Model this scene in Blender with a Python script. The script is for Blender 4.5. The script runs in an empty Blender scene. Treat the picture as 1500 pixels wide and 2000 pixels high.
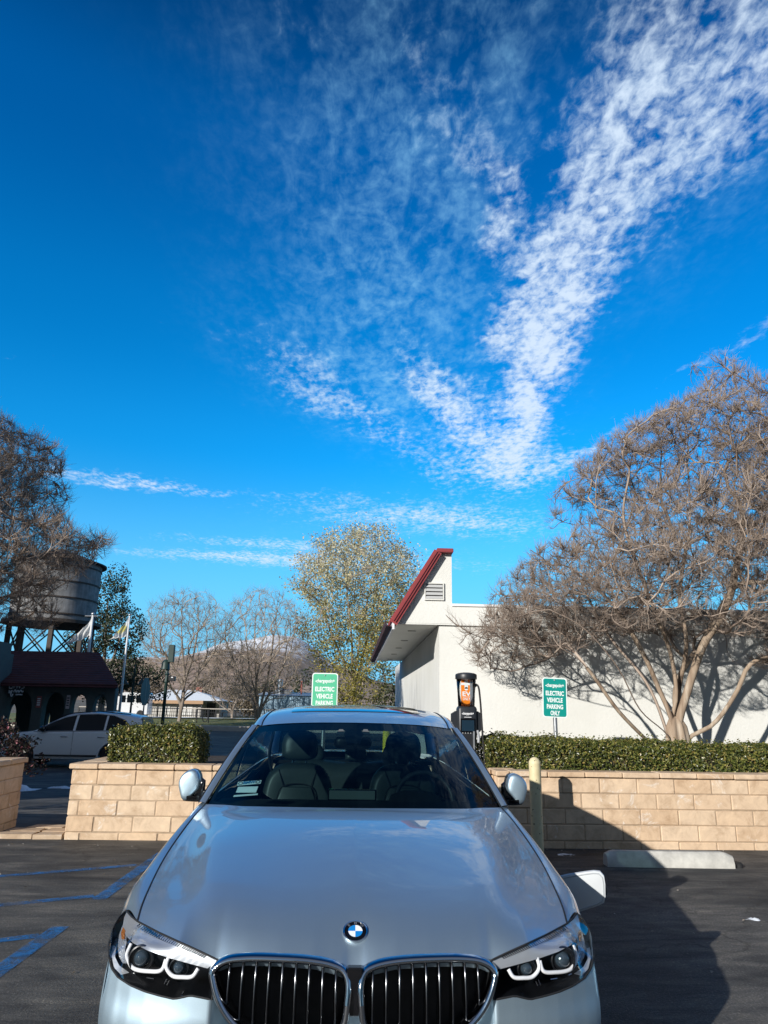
import bpy, bmesh, math, random
import numpy as np
from math import sin, cos, tan, pi, radians, sqrt, atan2
from mathutils import Vector, Matrix

scene = bpy.context.scene
COL = scene.collection

# ---------------------------------------------------------------- camera
FPX = 1420.0
CZ = 1.45
PITCH, YAW, ROLL = radians(15.36), radians(2.33), radians(0.95)
_f = Vector((sin(YAW)*cos(PITCH), cos(YAW)*cos(PITCH), sin(PITCH)))
_r0 = Vector((cos(YAW), -sin(YAW), 0.0))
_u0 = _r0.cross(_f)
_r = _r0*cos(ROLL) + _u0*sin(ROLL)
_u = -_r0*sin(ROLL) + _u0*cos(ROLL)
cam_data = bpy.data.cameras.new('camera')
cam = bpy.data.objects.new('camera', cam_data)
COL.objects.link(cam)
cam.matrix_world = Matrix(((_r.x, _u.x, -_f.x, 0.0), (_r.y, _u.y, -_f.y, 0.0), (_r.z, _u.z, -_f.z, CZ), (0, 0, 0, 1)))
cam_data.sensor_fit = 'VERTICAL'
cam_data.sensor_height = 36.0
cam_data.sensor_width = 27.0
cam_data.lens = 36.0*FPX/2000.0
cam_data.clip_start = 0.05
cam_data.clip_end = 9000
scene.camera = cam

def ray(px, py):
    d = _f + _r*((px-750)/FPX) - _u*((py-1000)/FPX)
    return d
def at(px, py, Y):
    d = ray(px, py); t = Y/d.y
    return Vector((d.x*t, Y, CZ+d.z*t))
def onz(px, py, Z):
    d = ray(px, py); t = (Z-CZ)/d.z
    return Vector((d.x*t, d.y*t, Z))

# ---------------------------------------------------------------- light
SUN_EL = radians(18.0)
SUN_DIR = Vector((0.605, 0.734, -tan(SUN_EL)*0.951)).normalized()      # direction the light travels
sun_data = bpy.data.lights.new('sun', 'SUN')
sun_data.energy = 5.0
sun_data.angle = radians(0.55)
sun_data.color = (1.0, 0.955, 0.89)
sun = bpy.data.objects.new('sun', sun_data)
COL.objects.link(sun)
sun.rotation_mode = 'QUATERNION'
sun.rotation_quaternion = SUN_DIR.to_track_quat('-Z', 'Y')
sun.location = (-20, -25, 30)

scene.view_settings.view_transform = 'Standard'
scene.view_settings.look = 'None'
scene.view_settings.exposure = 0.15
scene.view_settings.gamma = 1.0
scene.render.engine = 'CYCLES'
scene.cycles.max_bounces = 8
scene.cycles.transparent_max_bounces = 12

# ---------------------------------------------------------------- sky
world = bpy.data.worlds.new('World')
scene.world = world
world.use_nodes = True
WT = world.node_tree
WN, WL = WT.nodes, WT.links
WN.clear()
def wn(t, **kw):
    n = WN.new(t)
    for k, v in kw.items(): setattr(n, k, v)
    return n
def wlink(a, b): WL.new(a, b)
def wmath(op, a, b=None, c=None, clamp=False):
    n = wn('ShaderNodeMath', operation=op, use_clamp=clamp)
    for i, v in enumerate((a, b, c)):
        if v is None: continue
        if isinstance(v, (int, float)): n.inputs[i].default_value = v
        else: wlink(v, n.inputs[i])
    return n.outputs[0]
def wvec(op, a, b=None):
    n = wn('ShaderNodeVectorMath', operation=op)
    for i, v in enumerate((a, b)):
        if v is None: continue
        if isinstance(v, (tuple, list)): n.inputs[i].default_value = v
        else: wlink(v, n.inputs[i])
    return n
def build_world():
    sky = wn('ShaderNodeTexSky', sky_type='NISHITA')
    sky.sun_disc = False
    sky.sun_elevation = SUN_EL
    sky.sun_rotation = atan2(-SUN_DIR.x, -SUN_DIR.y)
    sky.altitude = 800
    sky.air_density = 1.0
    sky.dust_density = 0.4
    sky.ozone_density = 3.0
    hs = wn('ShaderNodeHueSaturation')
    hs.inputs['Hue'].default_value = SKY_HUE
    hs.inputs['Saturation'].default_value = SKY_SAT
    hs.inputs['Value'].default_value = 1.0
    wlink(sky.outputs[0], hs.inputs['Color'])
    tint = wn('ShaderNodeMix', data_type='RGBA', blend_type='MULTIPLY')
    tint.inputs[0].default_value = 1.0
    wlink(hs.outputs[0], tint.inputs[6]); tint.inputs[7].default_value = SKY_TINT
    tc = wn('ShaderNodeTexCoord')
    sep = wn('ShaderNodeSeparateXYZ'); wlink(tc.outputs['Generated'], sep.inputs[0])
    zc = wmath('MAXIMUM', sep.outputs[2], 0.03)
    cmb = wn('ShaderNodeCombineXYZ')
    wlink(wmath('DIVIDE', sep.outputs[0], zc), cmb.inputs[0])
    wlink(wmath('DIVIDE', sep.outputs[1], zc), cmb.inputs[1])
    q0 = cmb.outputs[0]
    # ripple the cloud plane so that bank edges are ragged
    wnz = wn('ShaderNodeTexNoise'); wnz.inputs['Scale'].default_value = 3.1; wnz.inputs['Detail'].default_value = 6; wnz.inputs['Roughness'].default_value = 0.62
    wlink(q0, wnz.inputs['Vector'])
    off = wvec('SUBTRACT', wnz.outputs['Color'], (0.5, 0.5, 0.5))
    offs = wvec('MULTIPLY', off.outputs[0], (0.26, 0.45, 0.0))
    qw = wvec('ADD', q0, offs.outputs[0]).outputs[0]
    def blobs(lst):
        acc = None
        for (c, ax, ln, wd, amp) in lst:
            axn = Vector((ax[0], ax[1])).normalized()
            p = wvec('SUBTRACT', qw, (c[0], c[1], 0.0)).outputs[0]
            a = wvec('DOT_PRODUCT', p, (axn.x/ln, axn.y/ln, 0)).outputs['Value']
            b = wvec('DOT_PRODUCT', p, (-axn.y/wd, axn.x/wd, 0)).outputs['Value']
            s = wmath('MULTIPLY_ADD', a, a, wmath('MULTIPLY', b, b))
            g = wmath('MULTIPLY', wmath('POWER', 0.36788, s), amp)
            acc = g if acc is None else wmath('ADD', acc, g)
        return acc
    dense = wmath('MULTIPLY', blobs(CLOUD_DENSE), 0.92)
    veil = blobs(CLOUD_VEIL)
    # small rounded cloudlets
    def noise(scale, detail, rough, rot, sc, dist=0.0, src=None):
        mp = wn('ShaderNodeMapping'); mp.inputs['Rotation'].default_value = (0, 0, radians(rot)); mp.inputs['Scale'].default_value = (*sc, 1)
        wlink(src or q0, mp.inputs[0])
        n = wn('ShaderNodeTexNoise'); n.inputs['Scale'].default_value = scale; n.inputs['Detail'].default_value = detail; n.inputs['Roughness'].default_value = rough; n.inputs['Distortion'].default_value = dist
        wlink(mp.outputs[0], n.inputs['Vector']); return n.outputs['Fac']
    cells = noise(38, 4.5, 0.6, 14, (1.0, 0.66), 0.3)
    streak = noise(11.0, 7, 0.62, 24, (1.25, 0.5), 1.0)
    lumps = noise(7.5, 5, 0.58, 10, (1.1, 0.8), 0.4)
    # stretch noise (about 0.5 +- 0.12) to a usable -1..1
    def cen(a, g): return wmath('MULTIPLY', wmath('SUBTRACT', a, 0.5), g)
    t = wmath('ADD', wmath('ADD', cen(cells, 3.9), cen(streak, 2.3)), cen(lumps, 2.4))
    # dense bank
    d1 = wmath('MULTIPLY_ADD', t, wmath('MULTIPLY_ADD', wmath('MINIMUM', dense, 1.0), 0.42, 0.20), wmath('MULTIPLY', dense, 0.86))
    mr = wn('ShaderNodeMapRange', interpolation_type='SMOOTHSTEP'); mr.inputs['From Min'].default_value = 0.22; mr.inputs['From Max'].default_value = 1.55
    wlink(d1, mr.inputs['Value'])
    mr.inputs['To Max'].default_value = 0.92
    d2 = wmath('MULTIPLY', veil, wmath('MULTIPLY_ADD', wmath('ADD', cen(cells, 2.6), wmath('ADD', cen(streak, 2.8), cen(lumps, 2.6))), 0.55, 0.42))
    mv = wn('ShaderNodeMapRange', interpolation_type='SMOOTHSTEP'); mv.inputs['From Min'].default_value = 0.0; mv.inputs['From Max'].default_value = 1.25
    mv.inputs['To Max'].default_value = 0.50
    wlink(d2, mv.inputs['Value'])
    above = wn('ShaderNodeMapRange'); above.inputs['From Min'].default_value = 0.03; above.inputs['From Max'].default_value = 0.12
    wlink(sep.outputs[2], above.inputs['Value'])
    cov = wmath('MULTIPLY', mr.outputs[0], above.outputs[0]); vcov = wmath('MULTIPLY', mv.outputs[0], above.outputs[0])
    # deeper blue towards the zenith
    zr = wn('ShaderNodeValToRGB'); zr.color_ramp.interpolation = 'EASE'
    el = zr.color_ramp.elements; el[0].position = 0.0; el[0].color = (1, 0.9, 0.9, 1); el[1].position = 1.0; el[1].color = (0.10, 0.14, 0.20, 1)
    for pz, cz_ in SKY_ZEN:
        e = el.new(pz); e.color = cz_
    wlink(sep.outputs[2], zr.inputs[0])
    deep = wn('ShaderNodeMix', data_type='RGBA', blend_type='MULTIPLY'); deep.inputs[0].default_value = 1.0
    wlink(tint.outputs[2], deep.inputs[6]); wlink(zr.outputs[0], deep.inputs[7])
    # pale haze low over the horizon
    hz = wn('ShaderNodeMapRange', interpolation_type='SMOOTHSTEP'); hz.inputs['From Min'].default_value = 0.0; hz.inputs['From Max'].default_value = 0.34; hz.inputs['To Min'].default_value = 0.95; hz.inputs['To Max'].default_value = 0.0
    wlink(sep.outputs[2], hz.inputs['Value'])
    hm = wn('ShaderNodeMix', data_type='RGBA'); wlink(hz.outputs[0], hm.inputs[0]); wlink(deep.outputs[2], hm.inputs[6]); hm.inputs[7].default_value = SKY_HAZE
    # the half of the sky behind the viewer is hazier and duller
    bk = wn('ShaderNodeMapRange', interpolation_type='SMOOTHSTEP'); bk.inputs['From Min'].default_value = -0.45; bk.inputs['From Max'].default_value = 0.25; bk.inputs['To Min'].default_value = 0.85; bk.inputs['To Max'].default_value = 0.0
    wlink(sep.outputs[1], bk.inputs['Value'])
    dl = wn('ShaderNodeMix', data_type='RGBA'); wlink(bk.outputs[0], dl.inputs[0]); wlink(hm.outputs[2], dl.inputs[6]); dl.inputs[7].default_value = (1.15, 1.32, 1.65, 1)
    mix = wn('ShaderNodeMix', data_type='RGBA')
    vm = wn('ShaderNodeMix', data_type='RGBA'); wlink(vcov, vm.inputs[0]); wlink(dl.outputs[2], vm.inputs[6]); vm.inputs[7].default_value = VEIL_COL
    wlink(cov, mix.inputs[0]); wlink(vm.outputs[2], mix.inputs[6]); mix.inputs[7].default_value = CLOUD_COL
    bg = wn('ShaderNodeBackground'); bg.inputs['Strength'].default_value = SKY_STR
    wlink(mix.outputs[2], bg.inputs['Color'])
    out = wn('ShaderNodeOutputWorld'); wlink(bg.outputs[0], out.inputs['Surface'])
SKY_HUE, SKY_SAT, SKY_TINT, SKY_STR = 0.5, 1.35, (0.45, 1.55, 1.50, 1), 0.135
SKY_ZEN = [(0.24, (0.9, 0.95, 1.0, 1)), (0.35, (0.55, 0.98, 1.06, 1)), (0.48, (0.25, 0.9, 1.0, 1)), (0.66, (0.2, 0.70, 0.86, 1)), (0.78, (0.12, 0.40, 0.52, 1))]
SKY_HAZE = (1.45, 3.9, 6.4, 1)
CLOUD_COL = (4.9, 5.8, 6.9, 1)
VEIL_COL = (2.0, 4.5, 6.6, 1)
# clouds lie on a plane overhead: (centre, long axis, half length, half width, amount)
CLOUD_DENSE = [
    ((0.48, 0.96), (-0.02, 1), 0.42, 0.16, 0.80),
    ((0.63, 0.98), (0.05, 1), 0.26, 0.08, 0.62),
    ((0.50, 1.50), (0.03, 1), 0.42, 0.115, 0.95),
    ((0.52, 1.95), (0.1, 1), 0.45, 0.10, 0.95),
    ((0.58, 2.50), (0.12, 1), 0.55, 0.14, 0.98),
    ((0.66, 2.85), (0.1, 1), 0.34, 0.17, 0.95),
    ((0.34, 2.35), (0.30, 1), 0.50, 0.10, 0.85),
    ((0.22, 2.10), (0.35, 1), 0.30, 0.07, 0.55),
    ((-0.13, 2.18), (0.45, 1), 0.38, 0.12, 0.72),
    ((0.13, 2.50), (0.45, 1), 0.40, 0.09, 0.55),
    ((0.36, 2.95), (0.3, 1), 0.30, 0.11, 0.55),
    ((0.29, 1.34), (0.12, 1), 0.20, 0.045, 0.72),
    ((0.22, 1.13), (0.5, 1), 0.14, 0.045, 0.55),
    ((0.09, 0.92), (0.25, 1), 0.16, 0.06, 0.45),
    ((-0.10, 0.86), (0.3, 1), 0.14, 0.05, 0.32),
    ((0.20, 0.78), (0.1, 1), 0.07, 0.03, 0.42),
    ((0.40, 1.62), (0.05, 1), 0.22, 0.05, 0.5),
    ((0.90, 2.62), (-0.32, 1), 0.42, 0.05, 0.75),
    ((0.93, 2.92), (-0.3, 1), 0.25, 0.12, 0.55),
    ((0.97, 1.92), (-0.25, 1), 0.12, 0.03, 0.55),
    ((1.06, 1.70), (-0.2, 1), 0.16, 0.06, 0.62),
    ((0.66, 0.86), (0.1, 1), 0.07, 0.04, 0.6),
    ((0.42, 3.75), (1, 0.2), 0.85, 0.36, 1.0),
    ((-0.75, 4.90), (1, 0.1), 1.0, 0.22, 0.85),
    ((-0.45, 4.45), (1, 0.2), 0.75, 0.16, 0.75),
    ((0.2, 5.0), (1, 0.0), 1.2, 0.5, 0.55),
    ((-1.25, 3.12), (1, 0.35), 0.42, 0.09, 0.9),
    ((-1.0, 3.3), (1, 0.2), 0.40, 0.08, 0.85),
    ((-1.1, 1.95), (1, 0.3), 0.14, 0.04, 0.35),
]
CLOUD_VEIL = [
    ((0.12, 1.05), (0.15, 1), 0.62, 0.30, 0.78),
    ((0.05, 1.75), (0.2, 1), 0.60, 0.30, 0.70),
    ((0.60, 1.10), (0.1, 1), 0.55, 0.22, 0.7),
    ((0.35, 2.35), (0.3, 1), 0.6, 0.35, 0.65),
    ((-0.1, 2.2), (0.45, 1), 0.5, 0.24, 0.55),
    ((0.3, 3.9), (1, 0.1), 1.0, 0.6, 0.5),
    ((-0.4, 4.8), (1, 0.1), 1.2, 0.5, 0.45),
]
build_world()
world.cycles.sampling_method = 'MANUAL'
world.cycles.sample_map_resolution = 512

# ---------------------------------------------------------------- helpers
LOC = {}
def _finish(o, parent, loc):
    if parent is not None:
        o.parent = parent
        LOC[o.name] = LOC[parent.name]
    else:
        o.location = loc; LOC[o.name] = Vector(loc)
def root(name, label, cat, loc, group=None, kind=None):
    o = bpy.data.objects.new(name, None)
    o.empty_display_size = 0.2
    COL.objects.link(o); o.location = loc; LOC[o.name] = Vector(loc)
    tag(o, label, cat, group, kind)
    return o
def tag(o, label=None, cat=None, group=None, kind=None):
    if label: o['label'] = label
    if cat: o['category'] = cat
    if group: o['group'] = group
    if kind: o['kind'] = kind
    return o
def mesh(name, V, F, m, parent=None, smooth=False, loc=None, mi=None):
    V = np.asarray(V, dtype=float).reshape(-1, 3)
    if parent is not None: base = LOC[parent.name]
    else:
        if loc is None:
            lo, hi = V.min(0), V.max(0)
            loc = ((lo[0]+hi[0])/2, (lo[1]+hi[1])/2, lo[2])
        base = Vector(loc)
    V = V - np.array(base)
    me = bpy.data.meshes.new(name)
    me.from_pydata(V.tolist(), [], F)
    ms = m if isinstance(m, (list, tuple)) else [m]
    for x in ms: me.materials.append(x)
    if mi is not None: me.polygons.foreach_set('material_index', np.asarray(mi, dtype=np.int32))
    if smooth: me.polygons.foreach_set('use_smooth', np.ones(len(me.polygons), dtype=bool))
    me.update()
    o = bpy.data.objects.new(name, me)
    COL.objects.link(o)
    _finish(o, parent, base)
    return o
def quadmesh(name, V, Q, m, parent, smooth=False):
    V = np.asarray(V, dtype=np.float64).reshape(-1, 3)-np.array(LOC[parent.name]); Q = np.asarray(Q, dtype=np.int32).reshape(-1, 4)
    me = bpy.data.meshes.new(name); me.vertices.add(len(V)); me.vertices.foreach_set('co', V.astype(np.float32).ravel())
    me.loops.add(Q.size); me.loops.foreach_set('vertex_index', Q.ravel())
    me.polygons.add(len(Q)); me.polygons.foreach_set('loop_start', np.arange(0, Q.size, 4, dtype=np.int32))
    if smooth: me.polygons.foreach_set('use_smooth', np.ones(len(Q), dtype=bool))
    me.materials.append(m); me.update(calc_edges=True); me.validate()
    o = bpy.data.objects.new(name, me); COL.objects.link(o); _finish(o, parent, None)
    return o
def recalc(o):
    bm = bmesh.new(); bm.from_mesh(o.data)
    bmesh.ops.remove_doubles(bm, verts=bm.verts, dist=1e-5)
    bmesh.ops.recalc_face_normals(bm, faces=bm.faces)
    bm.to_mesh(o.data); bm.free(); o.data.update()
    return o
def auto_smooth(o, ang=35):
    bm = bmesh.new(); bm.from_mesh(o.data)
    a = radians(ang)
    for f in bm.faces: f.smooth = True
    for e in bm.edges:
        if len(e.link_faces) == 2:
            e.smooth = e.calc_face_angle(0) < a
    bm.to_mesh(o.data); bm.free(); o.data.update()
    return o

class MB:
    def __init__(s): s.V = []; s.F = []; s.M = []
    def add(s, V, F, mi=0):
        b = len(s.V); s.V.extend([tuple(v) for v in V]); s.F.extend([tuple(i+b for i in f) for f in F]); s.M.extend([mi]*len(F)); return s
    def box(s, x0, x1, y0, y1, z0, z1, mi=0, ch=0.0):
        if ch <= 0:
            V = [(x0,y0,z0),(x1,y0,z0),(x1,y1,z0),(x0,y1,z0),(x0,y0,z1),(x1,y0,z1),(x1,y1,z1),(x0,y1,z1)]
            F = [(0,3,2,1),(4,5,6,7),(0,1,5,4),(1,2,6,5),(2,3,7,6),(3,0,4,7)]
            return s.add(V, F, mi)
        # chamfered box
        c = ch
        V = []; idx = {}
        for ix, X in enumerate((x0, x1)):
            for iy, Y in enumerate((y0, y1)):
                for iz, Z in enumerate((z0, z1)):
                    sx, sy, sz = (1 if ix == 0 else -1), (1 if iy == 0 else -1), (1 if iz == 0 else -1)
                    for ax in range(3):
                        p = [X+sx*c, Y+sy*c, Z+sz*c]
                        p[ax] = (X, Y, Z)[ax]
                        idx[(ix,iy,iz,ax)] = len(V); V.append(p)
        F = []
        for ax in range(3):
            o = [a for a in range(3) if a != ax]
            for sd in range(2):
                q = []
                for (a, b) in ((0,0),(1,0),(1,1),(0,1)):
                    k = [0,0,0]; k[ax] = sd; k[o[0]] = a; k[o[1]] = b
                    q.append(idx[(k[0],k[1],k[2],ax)])
                F.append(q if (sd == 1) != (ax == 1) else q[::-1])
        for ax in range(3):
            o = [a for a in range(3) if a != ax]
            for a in range(2):
                for b in range(2):
                    k0 = [0,0,0]; k0[o[0]] = a; k0[o[1]] = b; k1 = list(k0); k1[ax] = 1
                    F.append([idx[(*k0, o[0])], idx[(*k1, o[0])], idx[(*k1, o[1])], idx[(*k0, o[1])]])
        for ix in range(2):
            for iy in range(2):
                for iz in range(2): F.append([idx[(ix,iy,iz,a)] for a in range(3)])
        return s.add(V, F, mi)
    def obox(s, c, u, v, w, hu, hv, hw, mi=0):
        c, u, v, w = Vector(c), Vector(u).normalized(), Vector(v).normalized(), Vector(w).normalized()
        V = [c+u*hu*a+v*hv*b+w*hw*d for d in (-1,1) for (a,b) in ((-1,-1),(1,-1),(1,1),(-1,1))]
        return s.add(V, [(0,3,2,1),(4,5,6,7),(0,1,5,4),(1,2,6,5),(2,3,7,6),(3,0,4,7)], mi)
    def quad(s, a, b, c, d, mi=0): return s.add([a,b,c,d], [(0,1,2,3)], mi)
    def tube(s, P, R, n=8, cap=True, closed=False, mi=0):
        P = [Vector(p) for p in P]
        if isinstance(R, (int, float)): R = [R]*len(P)
        V = []; F = []; prev = None
        N = len(P)
        for i, p in enumerate(P):
            if closed: d = P[(i+1) % N]-P[i-1]
            elif i == 0: d = P[1]-P[0]
            elif i == N-1: d = P[-1]-P[-2]
            else: d = P[i+1]-P[i-1]
            if d.length < 1e-9: d = Vector((0,0,1))
            d.normalize()
            if prev is None:
                a = Vector((0,0,1)) if abs(d.z) < 0.9 else Vector((1,0,0))
                x = d.cross(a).normalized()
            else:
                x = (prev - d*prev.dot(d)).normalized()
            prev = x; y = d.cross(x)
            for k in range(n):
                t = 2*pi*k/n
                V.append(p + x*(R[i]*cos(t)) + y*(R[i]*sin(t)))
        rng = N if closed else N-1
        for i in range(rng):
            for k in range(n):
                a = i*n+k; b = i*n+(k+1) % n; j = ((i+1) % N)*n
                F.append((a, b, j+(k+1) % n, j+k))
        if cap and not closed:
            F.append(tuple(range(n))[::-1]); F.append(tuple((N-1)*n+k for k in range(n)))
        return s.add(V, F, mi)
    def lathe(s, prof, c=(0,0,0), n=24, axis=(0,0,1), mi=0, sx=1.0, sy=1.0):
        ax = Vector(axis).normalized()
        a = Vector((0,0,1)) if abs(ax.z) < 0.9 else Vector((1,0,0))
        x = a.cross(ax).normalized() if abs(ax.z) < 0.9 else Vector((1,0,0)); y = ax.cross(x)
        c = Vector(c); V = []; F = []
        for (r, h) in prof:
            for k in range(n):
                t = 2*pi*k/n; V.append(c + ax*h + x*(r*cos(t)*sx) + y*(r*sin(t)*sy))
        for i in range(len(prof)-1):
            for k in range(n):
                F.append((i*n+k, i*n+(k+1) % n, (i+1)*n+(k+1) % n, (i+1)*n+k))
        if prof[0][0] > 1e-6: F.append(tuple(range(n))[::-1])
        if prof[-1][0] > 1e-6: F.append(tuple((len(prof)-1)*n+k for k in range(n)))
        return s.add(V, F, mi)
    def grid(s, G, mi=0, flip=False):
        G = np.asarray(G); nu, nv = G.shape[:2]
        F = []
        for i in range(nu-1):
            for j in range(nv-1):
                f = (i*nv+j, (i+1)*nv+j, (i+1)*nv+j+1, i*nv+j+1)
                F.append(f[::-1] if flip else f)
        return s.add(G.reshape(-1, 3), F, mi)
    def prism(s, poly, a, b, mi=0):
        """polygon of 3D points extruded by vector b-a"""
        d = Vector(b)-Vector(a); n = len(poly)
        V = [Vector(p) for p in poly] + [Vector(p)+d for p in poly]
        F = [tuple(range(n))[::-1], tuple(range(n, 2*n))] + [(i, (i+1) % n, n+(i+1) % n, n+i) for i in range(n)]
        return s.add(V, F, mi)
    def dome(s, loop, d, prof=((1.0,0.0),(0.97,0.35),(0.88,0.7),(0.7,0.9),(0.4,0.98)), mi=0, back=True):
        """loop of points swelled along vector d"""
        L = [Vector(p) for p in loop]; n = len(L); c = sum(L, Vector())/n; d = Vector(d)
        V = []; F = []
        for (k, h) in prof:
            for p in L: V.append(c+(p-c)*k+d*h)
        for i in range(len(prof)-1):
            for k in range(n): F.append((i*n+k, i*n+(k+1) % n, (i+1)*n+(k+1) % n, (i+1)*n+k))
        V.append(c+d); t = len(V)-1
        for k in range(n): F.append(((len(prof)-1)*n+k, (len(prof)-1)*n+(k+1) % n, t))
        if back:
            V.append(c); t = len(V)-1
            for k in range(n): F.append(((k+1) % n, k, t))
        return s.add(V, F, mi)
    def build(s, name, m, parent=None, smooth=False, loc=None, ang=None):
        o = mesh(name, s.V, s.F, m, parent, smooth, loc, s.M if isinstance(m, (list, tuple)) else None)
        if ang: auto_smooth(o, ang)
        return o

def spline(P, n):
    """centripetal Catmull-Rom through P, n samples"""
    P = np.asarray(P, dtype=float)
    if len(P) == 2:
        t = np.linspace(0, 1, n)[:, None]; return P[0]*(1-t)+P[1]*t
    d = np.maximum(np.linalg.norm(np.diff(P, axis=0), axis=1), 1e-9)**0.5
    T = np.concatenate([[0], np.cumsum(d)])
    M = np.zeros_like(P)
    for i in range(len(P)):
        if i == 0: M[i] = (P[1]-P[0])/(T[1]-T[0])
        elif i == len(P)-1: M[i] = (P[-1]-P[-2])/(T[-1]-T[-2])
        else:
            a, b = T[i]-T[i-1], T[i+1]-T[i]
            M[i] = ((P[i]-P[i-1])/a*b + (P[i+1]-P[i])/b*a)/(a+b)
    # arc-length-ish uniform sampling
    L = np.concatenate([[0], np.cumsum(np.linalg.norm(np.diff(P, axis=0), axis=1))])
    tt = np.interp(np.linspace(0, L[-1], n), L, T)
    out = []
    for t in tt:
        i = min(max(np.searchsorted(T, t, side='right')-1, 0), len(P)-2)
        h = T[i+1]-T[i]; u = (t-T[i])/h
        out.append((2*u**3-3*u**2+1)*P[i]+(u**3-2*u**2+u)*h*M[i]+(-2*u**3+3*u**2)*P[i+1]+(u**3-u**2)*h*M[i+1])
    return np.array(out)
def polyl(P, n):
    P = np.asarray(P, dtype=float)
    L = np.concatenate([[0], np.cumsum(np.linalg.norm(np.diff(P, axis=0), axis=1))])
    t = np.linspace(0, L[-1], n)
    return np.stack([np.interp(t, L, P[:, k]) for k in range(P.shape[1])], 1)
def net(C, nu, nv):
    A = np.array([spline(r, nv) for r in C])
    return np.stack([spline(A[:, j], nu) for j in range(nv)], 1)
def mir(G):
    G = np.array(G); G[..., 0] *= -1; return G
def rrect(w, h, r, n=5):
    pts = []
    for (cx, cy, a0) in ((w/2-r, h/2-r, 0), (-w/2+r, h/2-r, 90), (-w/2+r, -h/2+r, 180), (w/2-r, -h/2+r, 270)):
        for k in range(n+1):
            a = radians(a0+90*k/n); pts.append((cx+r*cos(a), cy+r*sin(a)))
    return pts
def text_geo(txt, size, bold=0.0, align='CENTER', res=3):
    cu = bpy.data.curves.new('t', 'FONT'); cu.body = txt; cu.size = size; cu.align_x = align; cu.align_y = 'CENTER'
    cu.offset = bold*size; cu.resolution_u = res
    o = bpy.data.objects.new('t', cu); COL.objects.link(o)
    dg = bpy.context.evaluated_depsgraph_get(); me = o.evaluated_get(dg).to_mesh()
    V = [tuple(v.co) for v in me.vertices]; F = [tuple(p.vertices) for p in me.polygons]
    o.evaluated_get(dg).to_mesh_clear()
    bpy.data.objects.remove(o); bpy.data.curves.remove(cu)
    return V, F
def text(mb, txt, size, O, U, W, bold=0.0, align='CENTER', mi=0, sx=1.0, width=None):
    V, F = text_geo(txt, size, bold, align)
    O, U, W = Vector(O), Vector(U), Vector(W)
    if width:
        xs = [v[0] for v in V]; sx = width/(max(xs)-min(xs))
    mb.add([O+U*(v[0]*sx)+W*v[1] for v in V], F, mi)
    return mb

# ---------------------------------------------------------------- materials
def rgb(*c): return (c[0], c[1], c[2], 1)
def newmat(name):
    m = bpy.data.materials.new(name); m.use_nodes = True
    nt = m.node_tree; p = nt.nodes['Principled BSDF']
    return m, nt, p
def tex(nt, kind='Noise', scale=5, detail=4, rough=0.55, coord='Object', vscale=None, dist=0.0):
    tc = nt.nodes.new('ShaderNodeTexCoord')
    n = nt.nodes.new('ShaderNodeTex'+kind)
    if 'Scale' in n.inputs: n.inputs['Scale'].default_value = scale
    if 'Detail' in n.inputs: n.inputs['Detail'].default_value = detail
    if 'Roughness' in n.inputs: n.inputs['Roughness'].default_value = rough
    if 'Distortion' in n.inputs: n.inputs['Distortion'].default_value = dist
    if vscale:
        mp = nt.nodes.new('ShaderNodeMapping'); mp.inputs['Scale'].default_value = vscale
        nt.links.new(tc.outputs[coord], mp.inputs[0]); nt.links.new(mp.outputs[0], n.inputs['Vector'])
    else: nt.links.new(tc.outputs[coord], n.inputs['Vector'])
    return n
def ramp(nt, fac, stops, interp='LINEAR'):
    r = nt.nodes.new('ShaderNodeValToRGB'); r.color_ramp.interpolation = interp
    el = r.color_ramp.elements
    while len(el) > 1: el.remove(el[-1])
    el[0].position = stops[0][0]; el[0].color = stops[0][1]
    for p, c in stops[1:]:
        e = el.new(p); e.color = c
    nt.links.new(fac, r.inputs[0]); return r.outputs[0]
def mixc(nt, fac, a, b, mode='MIX'):
    m = nt.nodes.new('ShaderNodeMix'); m.data_type = 'RGBA'; m.blend_type = mode
    for sock, v in ((m.inputs[0], fac), (m.inputs[6], a), (m.inputs[7], b)):
        if isinstance(v, (int, float)): sock.default_value = v
        elif isinstance(v, tuple): sock.default_value = v
        else: nt.links.new(v, sock)
    return m.outputs[2]
def bump(nt, p, h, strength=0.3, dist=0.01):
    b = nt.nodes.new('ShaderNodeBump'); b.inputs['Strength'].default_value = strength; b.inputs['Distance'].default_value = dist
    nt.links.new(h, b.inputs['Height']); nt.links.new(b.outputs[0], p.inputs['Normal'])
def simple(name, c, rough=0.6, metal=0.0, var=0.0, vs=6, bmp=0.0, coat=0.0, bs=40, bd=0.004, spec=None):
    m, nt, p = newmat(name)
    p.inputs['Roughness'].default_value = rough; p.inputs['Metallic'].default_value = metal
    p.inputs['Coat Weight'].default_value = coat; p.inputs['Coat Roughness'].default_value = 0.03
    if spec is not None: p.inputs['Specular IOR Level'].default_value = spec
    p.inputs['Base Color'].default_value = rgb(*c)
    if var > 0:
        n = tex(nt, scale=vs, detail=6)
        a = tuple(max(0, x*(1-var)) for x in c); b = tuple(min(1, x*(1+var)) for x in c)
        nt.links.new(ramp(nt, n.outputs['Fac'], [(0.3, rgb(*a)), (0.7, rgb(*b))]), p.inputs['Base Color'])
    if bmp > 0:
        n2 = tex(nt, scale=bs, detail=5)
        bump(nt, p, n2.outputs['Fac'], bmp, bd)
    return m
def random_island(nt):
    g = nt.nodes.new('ShaderNodeNewGeometry'); return g.outputs['Random Per Island']
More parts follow.
